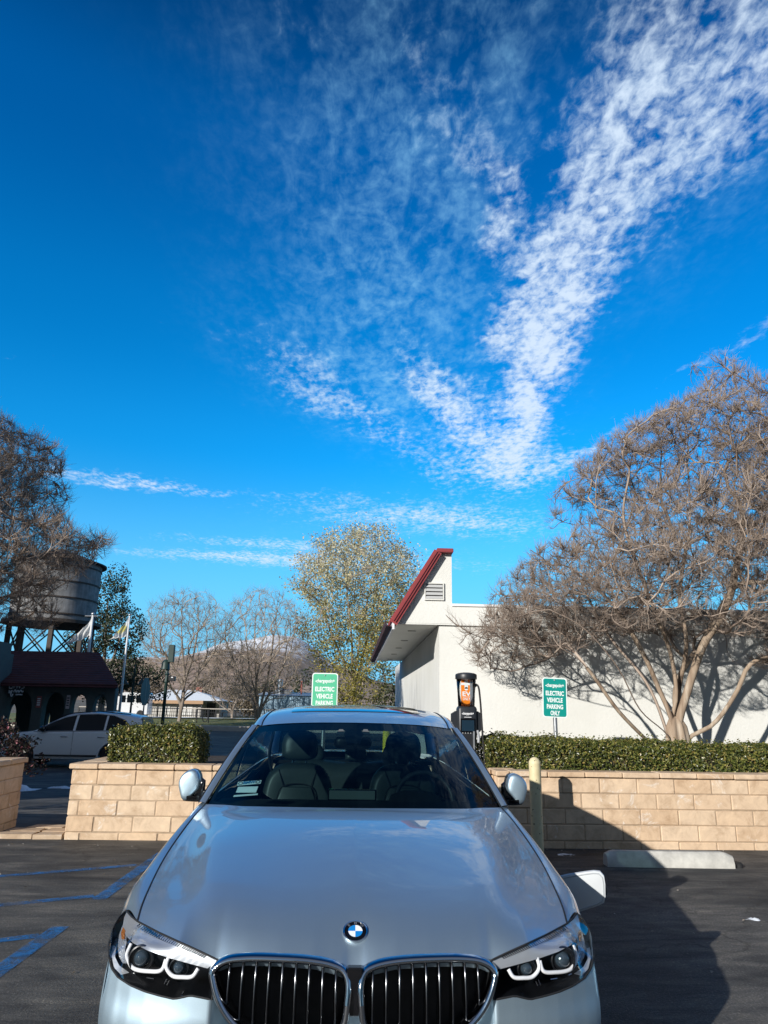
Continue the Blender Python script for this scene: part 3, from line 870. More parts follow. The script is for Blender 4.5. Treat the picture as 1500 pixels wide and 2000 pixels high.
# ---------------------------------------------------------------- signs
def sign(cx, Y, zc, w, h, post, green, lab, lean=0.0, rows=4):
    r = root('parking_sign', lab, 'sign', (cx, Y, post[2]))
    mb = MB(); mb.tube([(cx, Y+0.03, post[2]), (cx, Y+0.03, zc+h*0.3)], 0.027, 18)
    mb.build('post', M['steel'], r, ang=40)
    fw = simple('sign_white', (0.80, 0.86, 0.84), 0.4, bmp=0.05)
    fg = simple('sign_green', green, 0.38, var=0.06, vs=9)
    R = Matrix.Rotation(lean, 3, 'Y')
    def P(x, z, y): v = R @ Vector((x, 0, z)); return Vector((cx+v.x, Y+y, zc+v.z))
    mb = MB(); mb.prism([P(x, z, 0.0) for x, z in rrect(w, h, 0.035)], (0, 0, 0), (0, 0.003, 0))
    mb.build('panel', fw, r)
    mb = MB(); mb.prism([P(x, z, -0.0015) for x, z in rrect(w-0.026, h-0.026, 0.027)], (0, 0, 0), (0, -0.001, 0))
    mb.build('green_field', fg, r)
    U, W = P(1, 0, 0)-P(0, 0, 0), P(0, 1, 0)-P(0, 0, 0)
    mb = MB()
    for (t, z, sz, wd, bo) in (('-chargepoin+', 0.305, 0.062, 0.76, 0.03), ('ELECTRIC', 0.10, 0.078, 0.74, 0.035), ('VEHICLE', -0.07, 0.078, 0.64, 0.035), ('PARKING', -0.235, 0.078, 0.66, 0.035), ('ONLY', -0.395, 0.078, 0.38, 0.035)):
        text(mb, t, sz, P(0, z*h, -0.004), U, W, bo, width=wd*w)
    mb.build('lettering', fw, r)
    for z in (0.44*h, -0.44*h):
        mb = MB(); mb.lathe([(0.009, 0), (0.009, 0.004), (0.004, 0.007), (0, 0.007)], P(0, z, -0.002), 10, (0, -1, 0)); mb.build('bolt', M['steel'], r)
    return r
sign(2.675, 9.72, 1.665, 0.325, 0.505, (0, 0, 0.72), (0.004, 0.27, 0.23), 'darker green electric vehicle parking sign on a post between charger and bare tree', radians(1.6))
sign(-0.335, 9.72, 1.665, 0.335, 0.52, (0, 0, 0.72), (0.10, 0.50, 0.29), 'paler green electric vehicle parking sign showing above the silver car roof', 0.0)
# yellow post seen through the rear window
mb = MB(); mb.tube([(0.42, 8.55, 0), (0.42, 8.55, 1.27)], 0.045, 16); mb.lathe([(0.046, 1.265), (0.04, 1.295), (0, 1.31)], (0.42, 8.55, 0), 16)
tag(mb.build('bollard', simple('yellow_paint', (0.75, 0.62, 0.03), 0.5, var=0.08), ang=40), 'bright yellow bollard seen through the rear window of the silver car', 'bollard')
# ---------------------------------------------------------------- charger
def charger():
    cx, cy = 1.475, 9.5
    r = root('charging_station', 'dark grey charging station with a clear top column and orange EV ONLY panel', 'charging station', (cx, cy, 0.70))
    gp = simple('charger_plastic', (0.018, 0.021, 0.026), 0.42, var=0.1)
    mb = MB()
    # pedestal and head, rounded box sections
    def sec(w, d, z, rr=0.04): return [(cx+x, cy+y, z) for x, y in rrect(w, d, rr, 4)]
    S = [sec(0.20, 0.16, 0.70), sec(0.20, 0.16, 1.10), sec(0.225, 0.19, 1.14), sec(0.245, 0.20, 1.20), sec(0.245, 0.20, 1.50), sec(0.225, 0.185, 1.525), sec(0.20, 0.16, 1.535)]
    G = np.array([[*s, s[0]] for s in S]); mb.grid(G, flip=True)
    mb.F.append(tuple(range((len(S)-1)*G.shape[1], len(S)*G.shape[1]-1))); mb.M.append(0)
    mb.build('housing', gp, r, ang=35)
    # side holsters
    for s in (-1, 1):
        hb = MB()
        pr = [(0.10, 1.47), (0.135, 1.475), (0.19, 1.44), (0.19, 1.28), (0.165, 1.23), (0.10, 1.20)]
        hb.prism([(cx+s*x, cy-0.055, z) for x, z in pr], (0, 0, 0), (0, 0.14, 0))
        hb.build('holster', gp, r, ang=30)
    # clear column and orange panel
    mb = MB(); mb.lathe([(0.105, 1.53), (0.112, 1.7), (0.125, 1.86)], (cx, cy, 0), 36)
    mb.build('clear_tube', glass('clear_polycarbonate', (0.93, 0.95, 0.95), 0.02, 1.35), r, True)
    mb = MB(); mb.box(cx+0.045, cx+0.085, cy-0.02, cy+0.05, 1.53, 1.87, ch=0.006); mb.build('spine', M['steel'], r)
    orange = simple('orange_panel', (0.85, 0.23, 0.008), 0.4, var=0.05)
    ow = simple('panel_white', (0.82, 0.83, 0.84), 0.4)
    mb = MB(); mb.box(cx-0.066, cx+0.066, cy-0.006, cy+0.004, 1.535, 1.86, ch=0.002); po = mb.build('orange_panel', orange, r)
    mb = MB(); yb = cy-0.0075
    def pl(x0, x1, z0, z1): mb.box(cx+x0, cx+x1, yb-0.001, yb, z0, z1)
    pl(-0.066, 0.066, 1.795, 1.825); pl(-0.022, 0.022, 1.826, 1.86); pl(-0.022, 0.022, 1.75, 1.794)
    mb.lathe([(0.0219, 0), (0.0219, 0.001)], (cx, yb, 1.75), 20, (0, -1, 0))
    text(mb, 'EV', 0.075, (cx, yb-0.0012, 1.685), (1, 0, 0), (0, 0, 1), 0.03, width=0.108)
    text(mb, 'ONLY', 0.045, (cx, yb-0.0012, 1.622), (1, 0, 0), (0, 0, 1), 0.02, width=0.095)
    pl(-0.05, 0.05, 1.648, 1.652)
    mb.build('lettering', ow, po)
    # cap
    mb = MB(); mb.lathe([(0.118, 1.862), (0.136, 1.868), (0.138, 1.875), (0.138, 1.918), (0.132, 1.932), (0.10, 1.945), (0.05, 1.952), (0, 1.953)], (cx, cy, 0), 40)
    mb.build('cap', gp, r, ang=40)
    # screen, buttons, logo
    yf = cy-0.1015
    mb = MB(); mb.box(cx-0.092, cx+0.092, yf-0.004, yf, 1.215, 1.385, ch=0.003); sb = mb.build('screen_bezel', M['gloss_black'], r)
    mb = MB(); mb.box(cx-0.078, cx+0.078, yf-0.0065, yf-0.0045, 1.235, 1.365)
    mb.build('screen', simple('dim_screen', (0.012, 0.03, 0.05), 0.12, coat=1.0), sb)
    mb = MB(); text(mb, '-chargepoin+', 0.04, (cx, yf-0.002, 1.445), (1, 0, 0), (0, 0, 1), 0.03, width=0.15); mb.box(cx-0.045, cx+0.045, yf-0.003, yf-0.001, 1.398, 1.404)
    for k in range(5): mb.box(cx-0.07+k*0.033, cx-0.062+k*0.033, yf-0.0055, yf-0.004, 1.207, 1.2145)
    mb.build('logo', ow, r)
    mb = MB(); mb.box(cx+0.062, cx+0.082, yf-0.03, yf+0.02, 0.72, 1.235, ch=0.004); mb.build('cable_guide', M['steel'], r)
    # cable: rises behind, loops over its arm and hangs down
    mb = MB(); mb.tube(spline([(cx+0.092, cy+0.03, 1.50), (cx+0.095, cy+0.02, 1.66), (cx+0.105, cy, 1.76), (cx+0.125, cy-0.03, 1.805), (cx+0.145, cy-0.06, 1.78), (cx+0.165, cy-0.07, 1.62), (cx+0.175, cy-0.08, 1.40), (cx+0.178, cy-0.12, 1.20), (cx+0.19, cy-0.14, 0.95), (cx+0.2, cy-0.15, 0.72)], 50), 0.0125, 10)
    mb.build('charging_cable', M['rubber'], r, True)
    mb = MB(); mb.tube([(cx+0.09, cy+0.035, 1.52), (cx+0.088, cy+0.03, 1.78)], 0.012, 10); mb.lathe([(0.0, -0.02), (0.018, -0.012), (0.02, 0), (0.018, 0.012), (0, 0.02)], (cx+0.12, cy-0.02, 1.795), 14, (0, 1, 0))
    mb.build('cable_arm', gp, r, ang=40)
    mb = MB(); pts = spline([(cx+0.12, cy-0.11, 1.24), (cx+0.125, cy-0.15, 1.17), (cx+0.12, cy-0.16, 1.10)], 10); mb.tube(pts, [0.016]*5+[0.02]*5, 10)
    mb.build('connector', simple('grey_plug', (0.30, 0.31, 0.32), 0.4), r, ang=40)
charger()

# ---------------------------------------------------------------- white building with red mansard end
def stucco():
    m, nt, p = newmat('cream_stucco')
    n = tex(nt, scale=0.9, detail=6); s = tex(nt, scale=3.0, detail=6, rough=0.6, vscale=(1.3, 1.3, 0.16))
    c = ramp(nt, n.outputs['Fac'], [(0.3, rgb(0.66, 0.66, 0.615)), (0.7, rgb(0.75, 0.75, 0.715))])
    c = mixc(nt, ramp(nt, s.outputs['Fac'], [(0.62, rgb(0, 0, 0)), (0.85, rgb(0.35, 0.35, 0.35))]), c, rgb(0.42, 0.43, 0.41))
    # cast-shadow streak painted into the stucco colour, low on the west wall
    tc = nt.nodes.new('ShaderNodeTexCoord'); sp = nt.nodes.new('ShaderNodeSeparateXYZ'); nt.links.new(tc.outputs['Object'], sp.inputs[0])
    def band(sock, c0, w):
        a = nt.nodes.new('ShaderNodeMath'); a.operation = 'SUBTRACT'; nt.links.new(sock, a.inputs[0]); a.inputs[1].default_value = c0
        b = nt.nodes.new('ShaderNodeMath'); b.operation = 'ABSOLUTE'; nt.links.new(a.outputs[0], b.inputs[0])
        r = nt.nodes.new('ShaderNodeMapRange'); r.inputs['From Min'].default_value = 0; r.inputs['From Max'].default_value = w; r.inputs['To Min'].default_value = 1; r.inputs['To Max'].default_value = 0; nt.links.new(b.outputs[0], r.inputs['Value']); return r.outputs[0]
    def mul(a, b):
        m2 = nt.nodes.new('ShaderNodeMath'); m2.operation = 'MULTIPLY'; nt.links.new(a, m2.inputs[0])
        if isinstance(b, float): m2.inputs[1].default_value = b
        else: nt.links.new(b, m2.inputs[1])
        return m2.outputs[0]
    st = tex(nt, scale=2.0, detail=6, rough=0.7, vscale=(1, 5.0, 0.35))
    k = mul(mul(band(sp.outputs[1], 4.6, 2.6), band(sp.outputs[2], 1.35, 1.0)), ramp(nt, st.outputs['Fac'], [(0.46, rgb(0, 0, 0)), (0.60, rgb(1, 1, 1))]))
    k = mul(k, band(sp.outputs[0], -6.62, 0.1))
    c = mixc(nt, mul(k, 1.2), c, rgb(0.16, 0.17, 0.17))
    nt.links.new(c, p.inputs['Base Color']); p.inputs['Roughness'].default_value = 0.92; p.inputs['Specular IOR Level'].default_value = 0.15
    a = tex(nt, scale=26, detail=7, rough=0.7)
    bump(nt, p, a.outputs['Fac'], 0.38, 0.016); return m
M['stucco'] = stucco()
def building():
    YB, XB, YF = 11.6, 1.38, 23.2
    XE, YE = 0.68, 20.2
    r = root('building', 'white stucco building with a red metal mansard edge and louvred vent, behind the bare tree', 'building', (8, YB, 0))
    mb = MB()
    mb.box(XB, 30, YB, YF, -0.6, 2.79)
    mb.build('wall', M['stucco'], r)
    # parapet proud of the wall, meets the mansard gable
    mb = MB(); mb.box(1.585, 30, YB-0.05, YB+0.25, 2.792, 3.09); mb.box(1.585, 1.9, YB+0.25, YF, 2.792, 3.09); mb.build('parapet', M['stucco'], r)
    mb = MB(); mb.box(1.58, 30, YB-0.075, YB+0.28, 3.092, 3.135, ch=0.006); mb.build('parapet_cap', M['white_paint'], r)
    rt = simple('flat_roof', (0.30, 0.29, 0.27), 0.9, var=0.1); mb = MB(); mb.box(1.9, 30, YB+0.28, YF, 2.80, 2.86); mb.build('roof_deck', rt, r)
    # gable block of the mansard: profile in XZ extruded along Y
    prof = [(XE+0.05, 2.815), (1.583, 2.815), (1.583, 3.945), (1.375, 3.945)]
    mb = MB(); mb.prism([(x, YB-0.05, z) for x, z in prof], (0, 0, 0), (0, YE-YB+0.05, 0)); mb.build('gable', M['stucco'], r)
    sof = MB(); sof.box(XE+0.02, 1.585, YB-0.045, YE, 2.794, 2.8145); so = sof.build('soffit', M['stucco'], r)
    dm = simple('dim_fitting', (0.3, 0.3, 0.27), 0.5)
    for k in range(5):
        lf = MB(); lf.lathe([(0.07, 0), (0.07, -0.012), (0.0, -0.012)], (1.02, YB+0.9+k*1.75, 2.793), 16); lf.build('soffit_light', dm, so)
    # red standing seam cladding on the slope
    red = simple('red_metal', (0.26, 0.042, 0.044), 0.42, 0.0, var=0.12, vs=3, coat=0.3)
    mb = MB(); a, b = Vector((XE-0.05, 0, 2.80)), Vector((1.345, 0, 3.965)); d = (b-a).normalized(); n = Vector((-d.z, 0, d.x))
    mb.prism([tuple(v+Vector((0, YB-0.13, 0))) for v in (a, b, b+n*0.035, a+n*0.035)], (0, 0, 0), (0, YE-YB+0.2, 0))
    k = 0
    y = YB-0.13
    while y < YE:
        mb.prism([tuple(v+Vector((0, y, 0))) for v in (a+n*0.034, b+n*0.034, b+n*0.062, a+n*0.062)], (0, 0, 0), (0, 0.022, 0)); y += 0.41
    ro = mb.build('metal_roof', red, r)
    mb = MB()  # rake trim facing the camera, two steps
    mb.prism([tuple(v+Vector((0, YB-0.16, 0))) for v in (a-n*0.075, b-n*0.075, b+n*0.06, a+n*0.06)], (0, 0, 0), (0, 0.028, 0))
    mb.prism([tuple(v+Vector((0, YB-0.185, 0))) for v in (a-n*0.035+d*0.03, b-n*0.035-d*0.02, b+n*0.045-d*0.02, a+n*0.045+d*0.03)], (0, 0, 0), (0, 0.024, 0))
    mb.prism([tuple(v+Vector((0, YB-0.205, 0))) for v in (a+n*0.0+d*0.03, b+n*0.0-d*0.02, b+n*0.03-d*0.02, a+n*0.03+d*0.03)], (0, 0, 0), (0, 0.019, 0))
    mb.build('rake_trim', red, ro)
    mb = MB(); mb.box(1.33, 1.60, YB-0.17, YE, 3.948, 4.015, ch=0.008); mb.build('ridge_cap', red, ro)
    mb = MB(); mb.box(XE-0.055, XE-0.02, YB-0.14, YE+0.05, 2.70, 2.83); mb.build('fascia', simple('white_fascia', (0.70, 0.72, 0.74), 0.5), r)
    mb = MB(); g = [(-0.01, 0), (-0.09, 0.02), (-0.11, 0.10), (-0.10, 0.10), (-0.08, 0.03), (-0.01, 0.012)]
    mb.prism([(XE-0.055+x, YB-0.14, 2.735+z) for x, z in g], (0, 0, 0), (0, YE-YB+0.19, 0)); mb.build('gutter', simple('dark_gutter', (0.05, 0.012, 0.016), 0.4), r)
    # louvred vent
    x0, x1, z0, z1 = 1.155, 1.435, 3.20, 3.445
    mb = MB(); yv = YB-0.052
    mb.box(x0, x1, yv-0.006, yv, z0, z1); v = mb.build('vent', simple('vent_dark', (0.006, 0.006, 0.007), 0.8), r)
    fr = MB()
    fr.box(x0-0.018, x0, yv-0.03, yv+0.001, z0-0.018, z1+0.018); fr.box(x1, x1+0.018, yv-0.03, yv+0.001, z0-0.018, z1+0.018); fr.box(x0, x1, yv-0.03, yv+0.001, z1, z1+0.018); fr.box(x0, x1, yv-0.03, yv+0.001, z0-0.018, z0)
    fr.build('vent_frame', M['stucco'], v)
    for k in range(4):
        zz = z0+(k+0.08)*(z1-z0)/4
        sl = MB(); sl.prism([(x0+0.004, yv-0.030, zz), (x0+0.004, yv-0.026, zz-0.004), (x0+0.004, yv-0.008, zz+0.040), (x0+0.004, yv-0.012, zz+0.044)], (0, 0, 0), (x1-x0-0.008, 0, 0))
        sl.build('louvre', simple('vent_grey', (0.45, 0.46, 0.46), 0.5) if k == 0 else bpy.data.materials['vent_grey'], v)
    # shadow streak is painted in the stucco material; a roof unit behind
building()
# ---------------------------------------------------------------- leaves and hedges
def leaf_cloud(pts, nrm, size, rg, jit=0.8, asp=0.55, var=0.35):
    """little folded leaves: two quads... one pointed quad each"""
    n = len(pts)
    d = rg.normal(size=(n, 3)); d = d/np.linalg.norm(d, axis=1)[:, None]
    N = nrm+jit*d; N /= np.linalg.norm(N, axis=1)[:, None]
    a = rg.normal(size=(n, 3)); U = a-N*(a*N).sum(1)[:, None]; U /= np.linalg.norm(U, axis=1)[:, None]
    W = np.cross(N, U)
    s = size*(1+var*rg.uniform(-1, 1, n))[:, None]
    fold = N*s*0.18
    P0 = pts-U*s*0.5; P1 = pts+W*s*asp*0.5+fold-U*s*0.05; P2 = pts+U*s*0.5; P3 = pts-W*s*asp*0.5+fold-U*s*0.05
    V = np.stack([P0, P1, P2, P3], 1).reshape(-1, 3)
    F = [(4*i, 4*i+1, 4*i+2) for i in range(n)]+[(4*i, 4*i+2, 4*i+3) for i in range(n)]
    return V, F
litter()
M['box_leaf'] = leafmat('boxwood_leaf', [(0.0, rgb(0.028, 0.042, 0.010)), (0.4, rgb(0.075, 0.098, 0.022)), (0.72, rgb(0.17, 0.18, 0.04)), (0.92, rgb(0.29, 0.26, 0.07)), (1.0, rgb(0.30, 0.21, 0.07))], 0.36, 0.15, 0.6)
M['dark_core'] = simple('hedge_shade_core', (0.012, 0.014, 0.006), 0.95)
M['twig'] = simple('hedge_twig', (0.10, 0.07, 0.045), 0.9, var=0.3)
def hedge(name, label, x0, x1, y0, y1, z0, ztop, n, size, loc, lumps=0.05, rnd=0.12, cut=None):
    rg = np.random.default_rng(int(abs(x0)*100)+5)
    pts = []; nr = []
    W, D = x1-x0, y1-y0
    def zt(x): return ztop(x)
    # sample on front, top, left, right, back with depth
    A = [W*0.5, W*D, D*0.5, D*0.5, W*0.25]; A = np.array(A)/sum(A)
    f = rg.choice(5, n, p=A); u, v = rg.uniform(0, 1, n), rg.uniform(0, 1, n); dep = np.abs(rg.normal(0, 0.045, n))
    P = np.zeros((n, 3)); N = np.zeros((n, 3))
    for k in range(n):
        fk = f[k]
        if fk == 0: x, y, t, nn = x0+W*u[k], y0+dep[k], v[k], (0, -1, 0.25)
        elif fk == 1: x, y, t, nn = x0+W*u[k], y0+D*v[k], 1.0, (0, 0, 1)
        elif fk == 2: x, y, t, nn = x0+dep[k], y0+D*v[k], u[k], (-1, 0, 0.25)
        elif fk == 3: x, y, t, nn = x1-dep[k], y0+D*v[k], u[k], (1, 0, 0.25)
        else: x, y, t, nn = x0+W*u[k], y1-dep[k], v[k], (0, 1, 0.25)
        h = zt(x)-z0
        z = z0+h*t-(dep[k] if fk == 1 else 0)
        # rounded shoulders
        ex = min(x-x0, x1-x)/rnd; ey = min(y-y0, y1-y)/rnd
        if ex < 1: z -= (1-ex)**2*rnd*0.5*(t**3)
        if ey < 1: z -= (1-ey)**2*rnd*0.5*(t**3)
        P[k] = (x, y, z); N[k] = nn
    lump = (fbm(P[:, 0]*3.1+P[:, 1]*2.3, P[:, 2]*3.3+P[:, 1]*1.7, 4, 2)-0.47)*2*lumps
    P += N*lump[:, None]
    stray = rg.uniform(0, 1, n) < 0.07
    P[stray] += N[stray]*rg.uniform(0.01, 0.07, stray.sum())[:, None]
    if cut is not None:
        keep = cut(P, rg); P, N = P[keep], N[keep]
    r = root(name, label, 'hedge', loc)
    V, F = leaf_cloud(P, N, size, rg)
    mesh('foliage', V, F, M['box_leaf'], r)
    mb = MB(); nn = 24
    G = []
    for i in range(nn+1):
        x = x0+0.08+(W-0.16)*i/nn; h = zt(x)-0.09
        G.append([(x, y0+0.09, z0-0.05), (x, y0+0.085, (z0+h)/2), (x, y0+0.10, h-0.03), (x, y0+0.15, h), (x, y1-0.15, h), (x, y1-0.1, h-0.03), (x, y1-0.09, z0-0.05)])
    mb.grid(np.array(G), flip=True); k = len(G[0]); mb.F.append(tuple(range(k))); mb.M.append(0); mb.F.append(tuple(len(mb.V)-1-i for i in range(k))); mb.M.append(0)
    mb.build('shade_core', M['dark_core'], r)  # near-black inner shell, its colour stands in for shade inside the hedge
    tw = MB()
    for i in range(90):
        x, y = rg.uniform(x0+.05, x1-.05), y0+rg.uniform(0.0, 0.06); z = z0-0.03
        tw.tube([(x, y+0.05, z), (x+rg.uniform(-.05, .05), y+0.02, z+rg.uniform(.08, .2)), (x+rg.uniform(-.1, .1), y, z+rg.uniform(.22, .36))], [0.004, 0.003, 0.0015], 4, False)
    tw.build('twigs', M['twig'], r)
    return r
hedge('square_hedge', 'short square clipped hedge on the planter wall beside the drive', -2.96, -1.86, 9.52, 10.25, 0.72, lambda x: 1.235+0.02*sin(x*5)-0.10*max(0, (x+2.15)/0.3)**1.3, 17000, 0.036, (-2.4, 9.9, 0.7), rnd=0.1,
      cut=lambda P, rg: ~((P[:, 0] > -2.12) & (rg.uniform(0, 1, len(P)) < np.clip((P[:, 0]+2.12)*2.2, 0, 0.62)) ))
hedge('long_hedge', 'long clipped hedge along the planter wall under the bare tree', 1.66, 9.0, 9.20, 9.95, 0.72, lambda x: 1.185-0.016*(x-1.6)+0.03*sin(x*2.3)*sin(x*0.9+1)-0.05*math.exp(-((x-4.5)/0.5)**2), 52000, 0.034, (4.5, 9.5, 0.7), lumps=0.11)

# ---------------------------------------------------------------- bare trees, grown towards points in their crowns
def grow(base, trunks, tips, seg, rg, wander=0.12, fwd=0.45, lenpen=0.12):
    """returns node positions and parents; trunks: polylines starting at the base"""
    cap = len(tips)*14+4000
    P = np.zeros((cap, 3)); par = np.full(cap, -1, dtype=int); D = np.zeros((cap, 3)); pl = np.zeros(cap)
    P[0] = base; D[0] = (0, 0, 1); n = 1
    isT = np.zeros(cap, dtype=bool)
    for tr in trunks:
        prev = 0
        pts = spline(np.vstack([[base], tr]), max(4, int(sum(np.linalg.norm(np.diff(np.vstack([[base], tr]), axis=0), axis=1))/seg)+1))
        for p in pts[1:]:
            P[n] = p; par[n] = prev; d = P[n]-P[prev]; l = np.linalg.norm(d); D[n] = d/l; pl[n] = pl[prev]+l; isT[n] = True; prev = n; n += 1
    order = np.argsort(np.linalg.norm(tips-np.array(base), axis=1)+rg.uniform(0, 0.6, len(tips)))
    first = 3
    endn = []
    for ti in order:
        t = tips[ti]
        v = t-P[first:n]; dist = np.linalg.norm(v, axis=1)+1e-9
        ca = (v*D[first:n]).sum(1)/dist
        cost = dist*(1+fwd*(1-ca))+lenpen*pl[first:n]
        i = int(np.argmin(cost))+first
        L = np.linalg.norm(t-P[i]); k = max(1, int(round(L/seg)))
        d0 = D[i]; prev = i; a = P[i].copy()
        side = rg.normal(size=3)*L*wander
        b1 = a+d0*L*0.35
        for s in range(1, k+1):
            if n >= cap-2: break
            u = s/k
            p = (1-u)**2*a+2*u*(1-u)*(b1*0.6+(a+t)*0.2+side)+u*u*t
            p = p+rg.normal(size=3)*seg*0.10*(s < k)
            P[n] = p; par[n] = prev; dd = p-P[prev]; l = np.linalg.norm(dd)+1e-9; D[n] = dd/l; pl[n] = pl[prev]+l; prev = n; n += 1
        endn.append(prev)
    return P[:n], par[:n], D[:n], np.array(endn)
def radii(par, n, r0, e, rmax):
    w = np.zeros(n); kids = np.zeros(n, dtype=int)
    for i in range(1, n): kids[par[i]] += 1
    acc = np.where(kids == 0, r0**e, 0.0)
    for i in range(n-1, 0, -1):
        acc[par[i]] += acc[i]
    return np.minimum(acc**(1/e), rmax)
def chains(par, R):
    n = len(par); kids = [[] for _ in range(n)]
    for i in range(1, n): kids[par[i]].append(i)
    best = [max(k, key=lambda j: R[j]) if k else -1 for k in kids]
    out = []
    starts = [(0, best[0])]+[(i, j) for i in range(n) for j in kids[i] if j != best[i]]
    for (a, j) in starts:
        c = [a]
        while j != -1: c.append(j); j = best[j]
        if len(c) > 1: out.append(c)
    return out
def fast_tubes(chs, P, R, k, V, F, taper_first=0.75):
    for c in chs:
        p = P[c]; r = R[c].copy(); r[0] = min(r[0], r[1]*1.15)
        m = len(c)
        d = np.gradient(p, axis=0); d /= np.linalg.norm(d, axis=1)[:, None]+1e-9
        a = np.array([0.31, 0.77, 0.55]) if abs(d[0, 2]) > 0.8 else np.array([0, 0, 1.0])
        x = np.cross(d, a); x /= np.linalg.norm(x, axis=1)[:, None]+1e-9
        y = np.cross(d, x)
        ang = np.arange(k)*2*pi/k
        ring = p[:, None, :]+r[:, None, None]*(x[:, None, :]*np.cos(ang)[None, :, None]+y[:, None, :]*np.sin(ang)[None, :, None])
        b = len(V); V.extend(ring.reshape(-1, 3).tolist())
        for i in range(m-1):
            o = b+i*k
            for j in range(k):
                j2 = (j+1) % k
                F.append((o+j, o+j2, o+k+j2, o+k+j))
def twig_bursts(P, D, ends, rg, per, length, r0, up=0.35, V=None, F=None, spread=0.8, outdir=None):
    """each end carries a burst of fine two-piece twigs"""
    for e in ends:
        b = P[e]; d = D[e]
        k = rg.integers(per[0], per[1]+1)
        for q in range(k):
            v = d*0.7+rg.normal(size=3)*spread*0.6+np.array([0, 0, up]); v /= np.linalg.norm(v)
            L = length*rg.uniform(0.45, 1.2)
            m = b+v*L*0.5+rg.normal(size=3)*L*0.07
            v2 = v+np.array([0, 0, up*0.9])+rg.normal(size=3)*0.25; v2 /= np.linalg.norm(v2)
            t = m+v2*L*0.5
            x = np.cross(v, [0.3, 0.5, 0.8]); x /= np.linalg.norm(x); y = np.cross(v, x)
            o = len(V)
            for (c, r) in ((b, r0), (m, r0*0.8), (t, r0*0.35)):
                for a in (0, 2.094, 4.189): V.append((c+r*(x*cos(a)+y*sin(a))).tolist())
            for s in (0, 3):
                for j in range(3): F.append((o+s+j, o+s+(j+1) % 3, o+s+3+(j+1) % 3, o+s+3+j))
            # side twiglet
            if q % 2 == 0:
                v3 = v+rg.normal(size=3)*0.6+np.array([0, 0, up*0.5]); v3 /= np.linalg.norm(v3); t2 = m+v3*L*0.38
                o = len(V)
                for (c, r) in ((m, r0*0.8), (t2, r0*0.35)):
                    for a in (0, 2.094, 4.189): V.append((c+r*(x*cos(a)+y*sin(a))).tolist())
                for j in range(3): F.append((o+j, o+(j+1) % 3, o+3+(j+1) % 3, o+3+j))
def batch_tubes(Pt, R, k=3):
    """many equal-length polylines (n, m, 3) with radii (n, m) as thin k-sided tubes"""
    n, m = Pt.shape[:2]
    d = np.gradient(Pt, axis=1); d /= np.linalg.norm(d, axis=2, keepdims=True)+1e-9
    a = np.array([0.31, 0.77, 0.55]); x = np.cross(d, a); x /= np.linalg.norm(x, axis=2, keepdims=True)+1e-9; y = np.cross(d, x)
    t = np.arange(k)*2*pi/k
    V = Pt[:, :, None, :]+R[:, :, None, None]*(x[:, :, None, :]*np.cos(t)[None, None, :, None]+y[:, :, None, :]*np.sin(t)[None, None, :, None])
    idx = np.arange(n*m*k).reshape(n, m, k); b = np.roll(idx, -1, axis=2)
    Q = np.stack([idx[:, :-1], b[:, :-1], b[:, 1:], idx[:, 1:]], -1).reshape(-1, 4)
    return V.reshape(-1, 3), Q
def sprays(P, D, par, tips2, rg, r1, up, nper, tl, cmax=1.6, wob=0.06):
    """second-order branchlets from the limb structure to points of the crown, each bearing twigs"""
    start = np.zeros(len(tips2), dtype=int)
    for a in range(0, len(tips2), 300):
        v = tips2[a:a+300, None, :]-P[None, 3:]; dist = np.linalg.norm(v, axis=2)+1e-6
        ca = (v*D[None, 3:]).sum(2)/dist
        start[a:a+300] = np.argmin(dist*(1+0.55*(1-ca)), axis=1)+3
    S = P[start]; v = tips2-S; L = np.linalg.norm(v, axis=1)
    ok = (L < cmax) & (L > 0.05); S, v, L, T = S[ok], v[ok], L[ok], tips2[ok]; d0 = D[start][ok]
    u = np.linspace(0, 1, 6)[None, :, None]
    c1 = S+d0*L[:, None]*0.35+rg.normal(size=S.shape)*L[:, None]*wob*0.6; c2 = T-(v*0.25+np.array([0, 0, up])*L[:, None]*0.25)+rg.normal(size=S.shape)*L[:, None]*wob
    B = (1-u)**3*S[:, None]+3*u*(1-u)**2*c1[:, None]+3*u*u*(1-u)*c2[:, None]+u**3*T[:, None]
    B += rg.normal(size=B.shape)*L[:, None, None]*0.022*np.sin(pi*u)
    R = r1*np.linspace(1.6, 0.7, 6)[None, :]*np.clip(L/np.median(L), 0.6, 1.5)[:, None]
    V1, Q1 = batch_tubes(B, R)
    n = len(B)
    k = rg.integers(0, n, n*nper); f = rg.uniform(0.25, 1.0, n*nper)*4.999; i = f.astype(int); fr = (f-i)[:, None]
    o = B[k, i]*(1-fr)+B[k, i+1]*fr; tg = B[k, i+1]-B[k, i]; tg /= np.linalg.norm(tg, axis=1, keepdims=True)+1e-9
    w = tg+rg.normal(size=o.shape)*0.62+np.array([0, 0, up]); w /= np.linalg.norm(w, axis=1, keepdims=True)
    l = (tl*rg.uniform(0.35, 1.25, len(o)))[:, None]
    m = o+w*l*0.5+rg.normal(size=o.shape)*l*0.07; w2 = w+np.array([0, 0, up*0.8])+rg.normal(size=o.shape)*0.3; w2 /= np.linalg.norm(w2, axis=1, keepdims=True)
    e = m+w2*l*0.5
    V2, Q2 = batch_tubes(np.stack([o, m, e], 1), np.tile(np.array([0.62, 0.5, 0.22])*r1, (len(o), 1)))
    return np.vstack([V1, V2]), np.vstack([Q1, Q2+len(V1)])
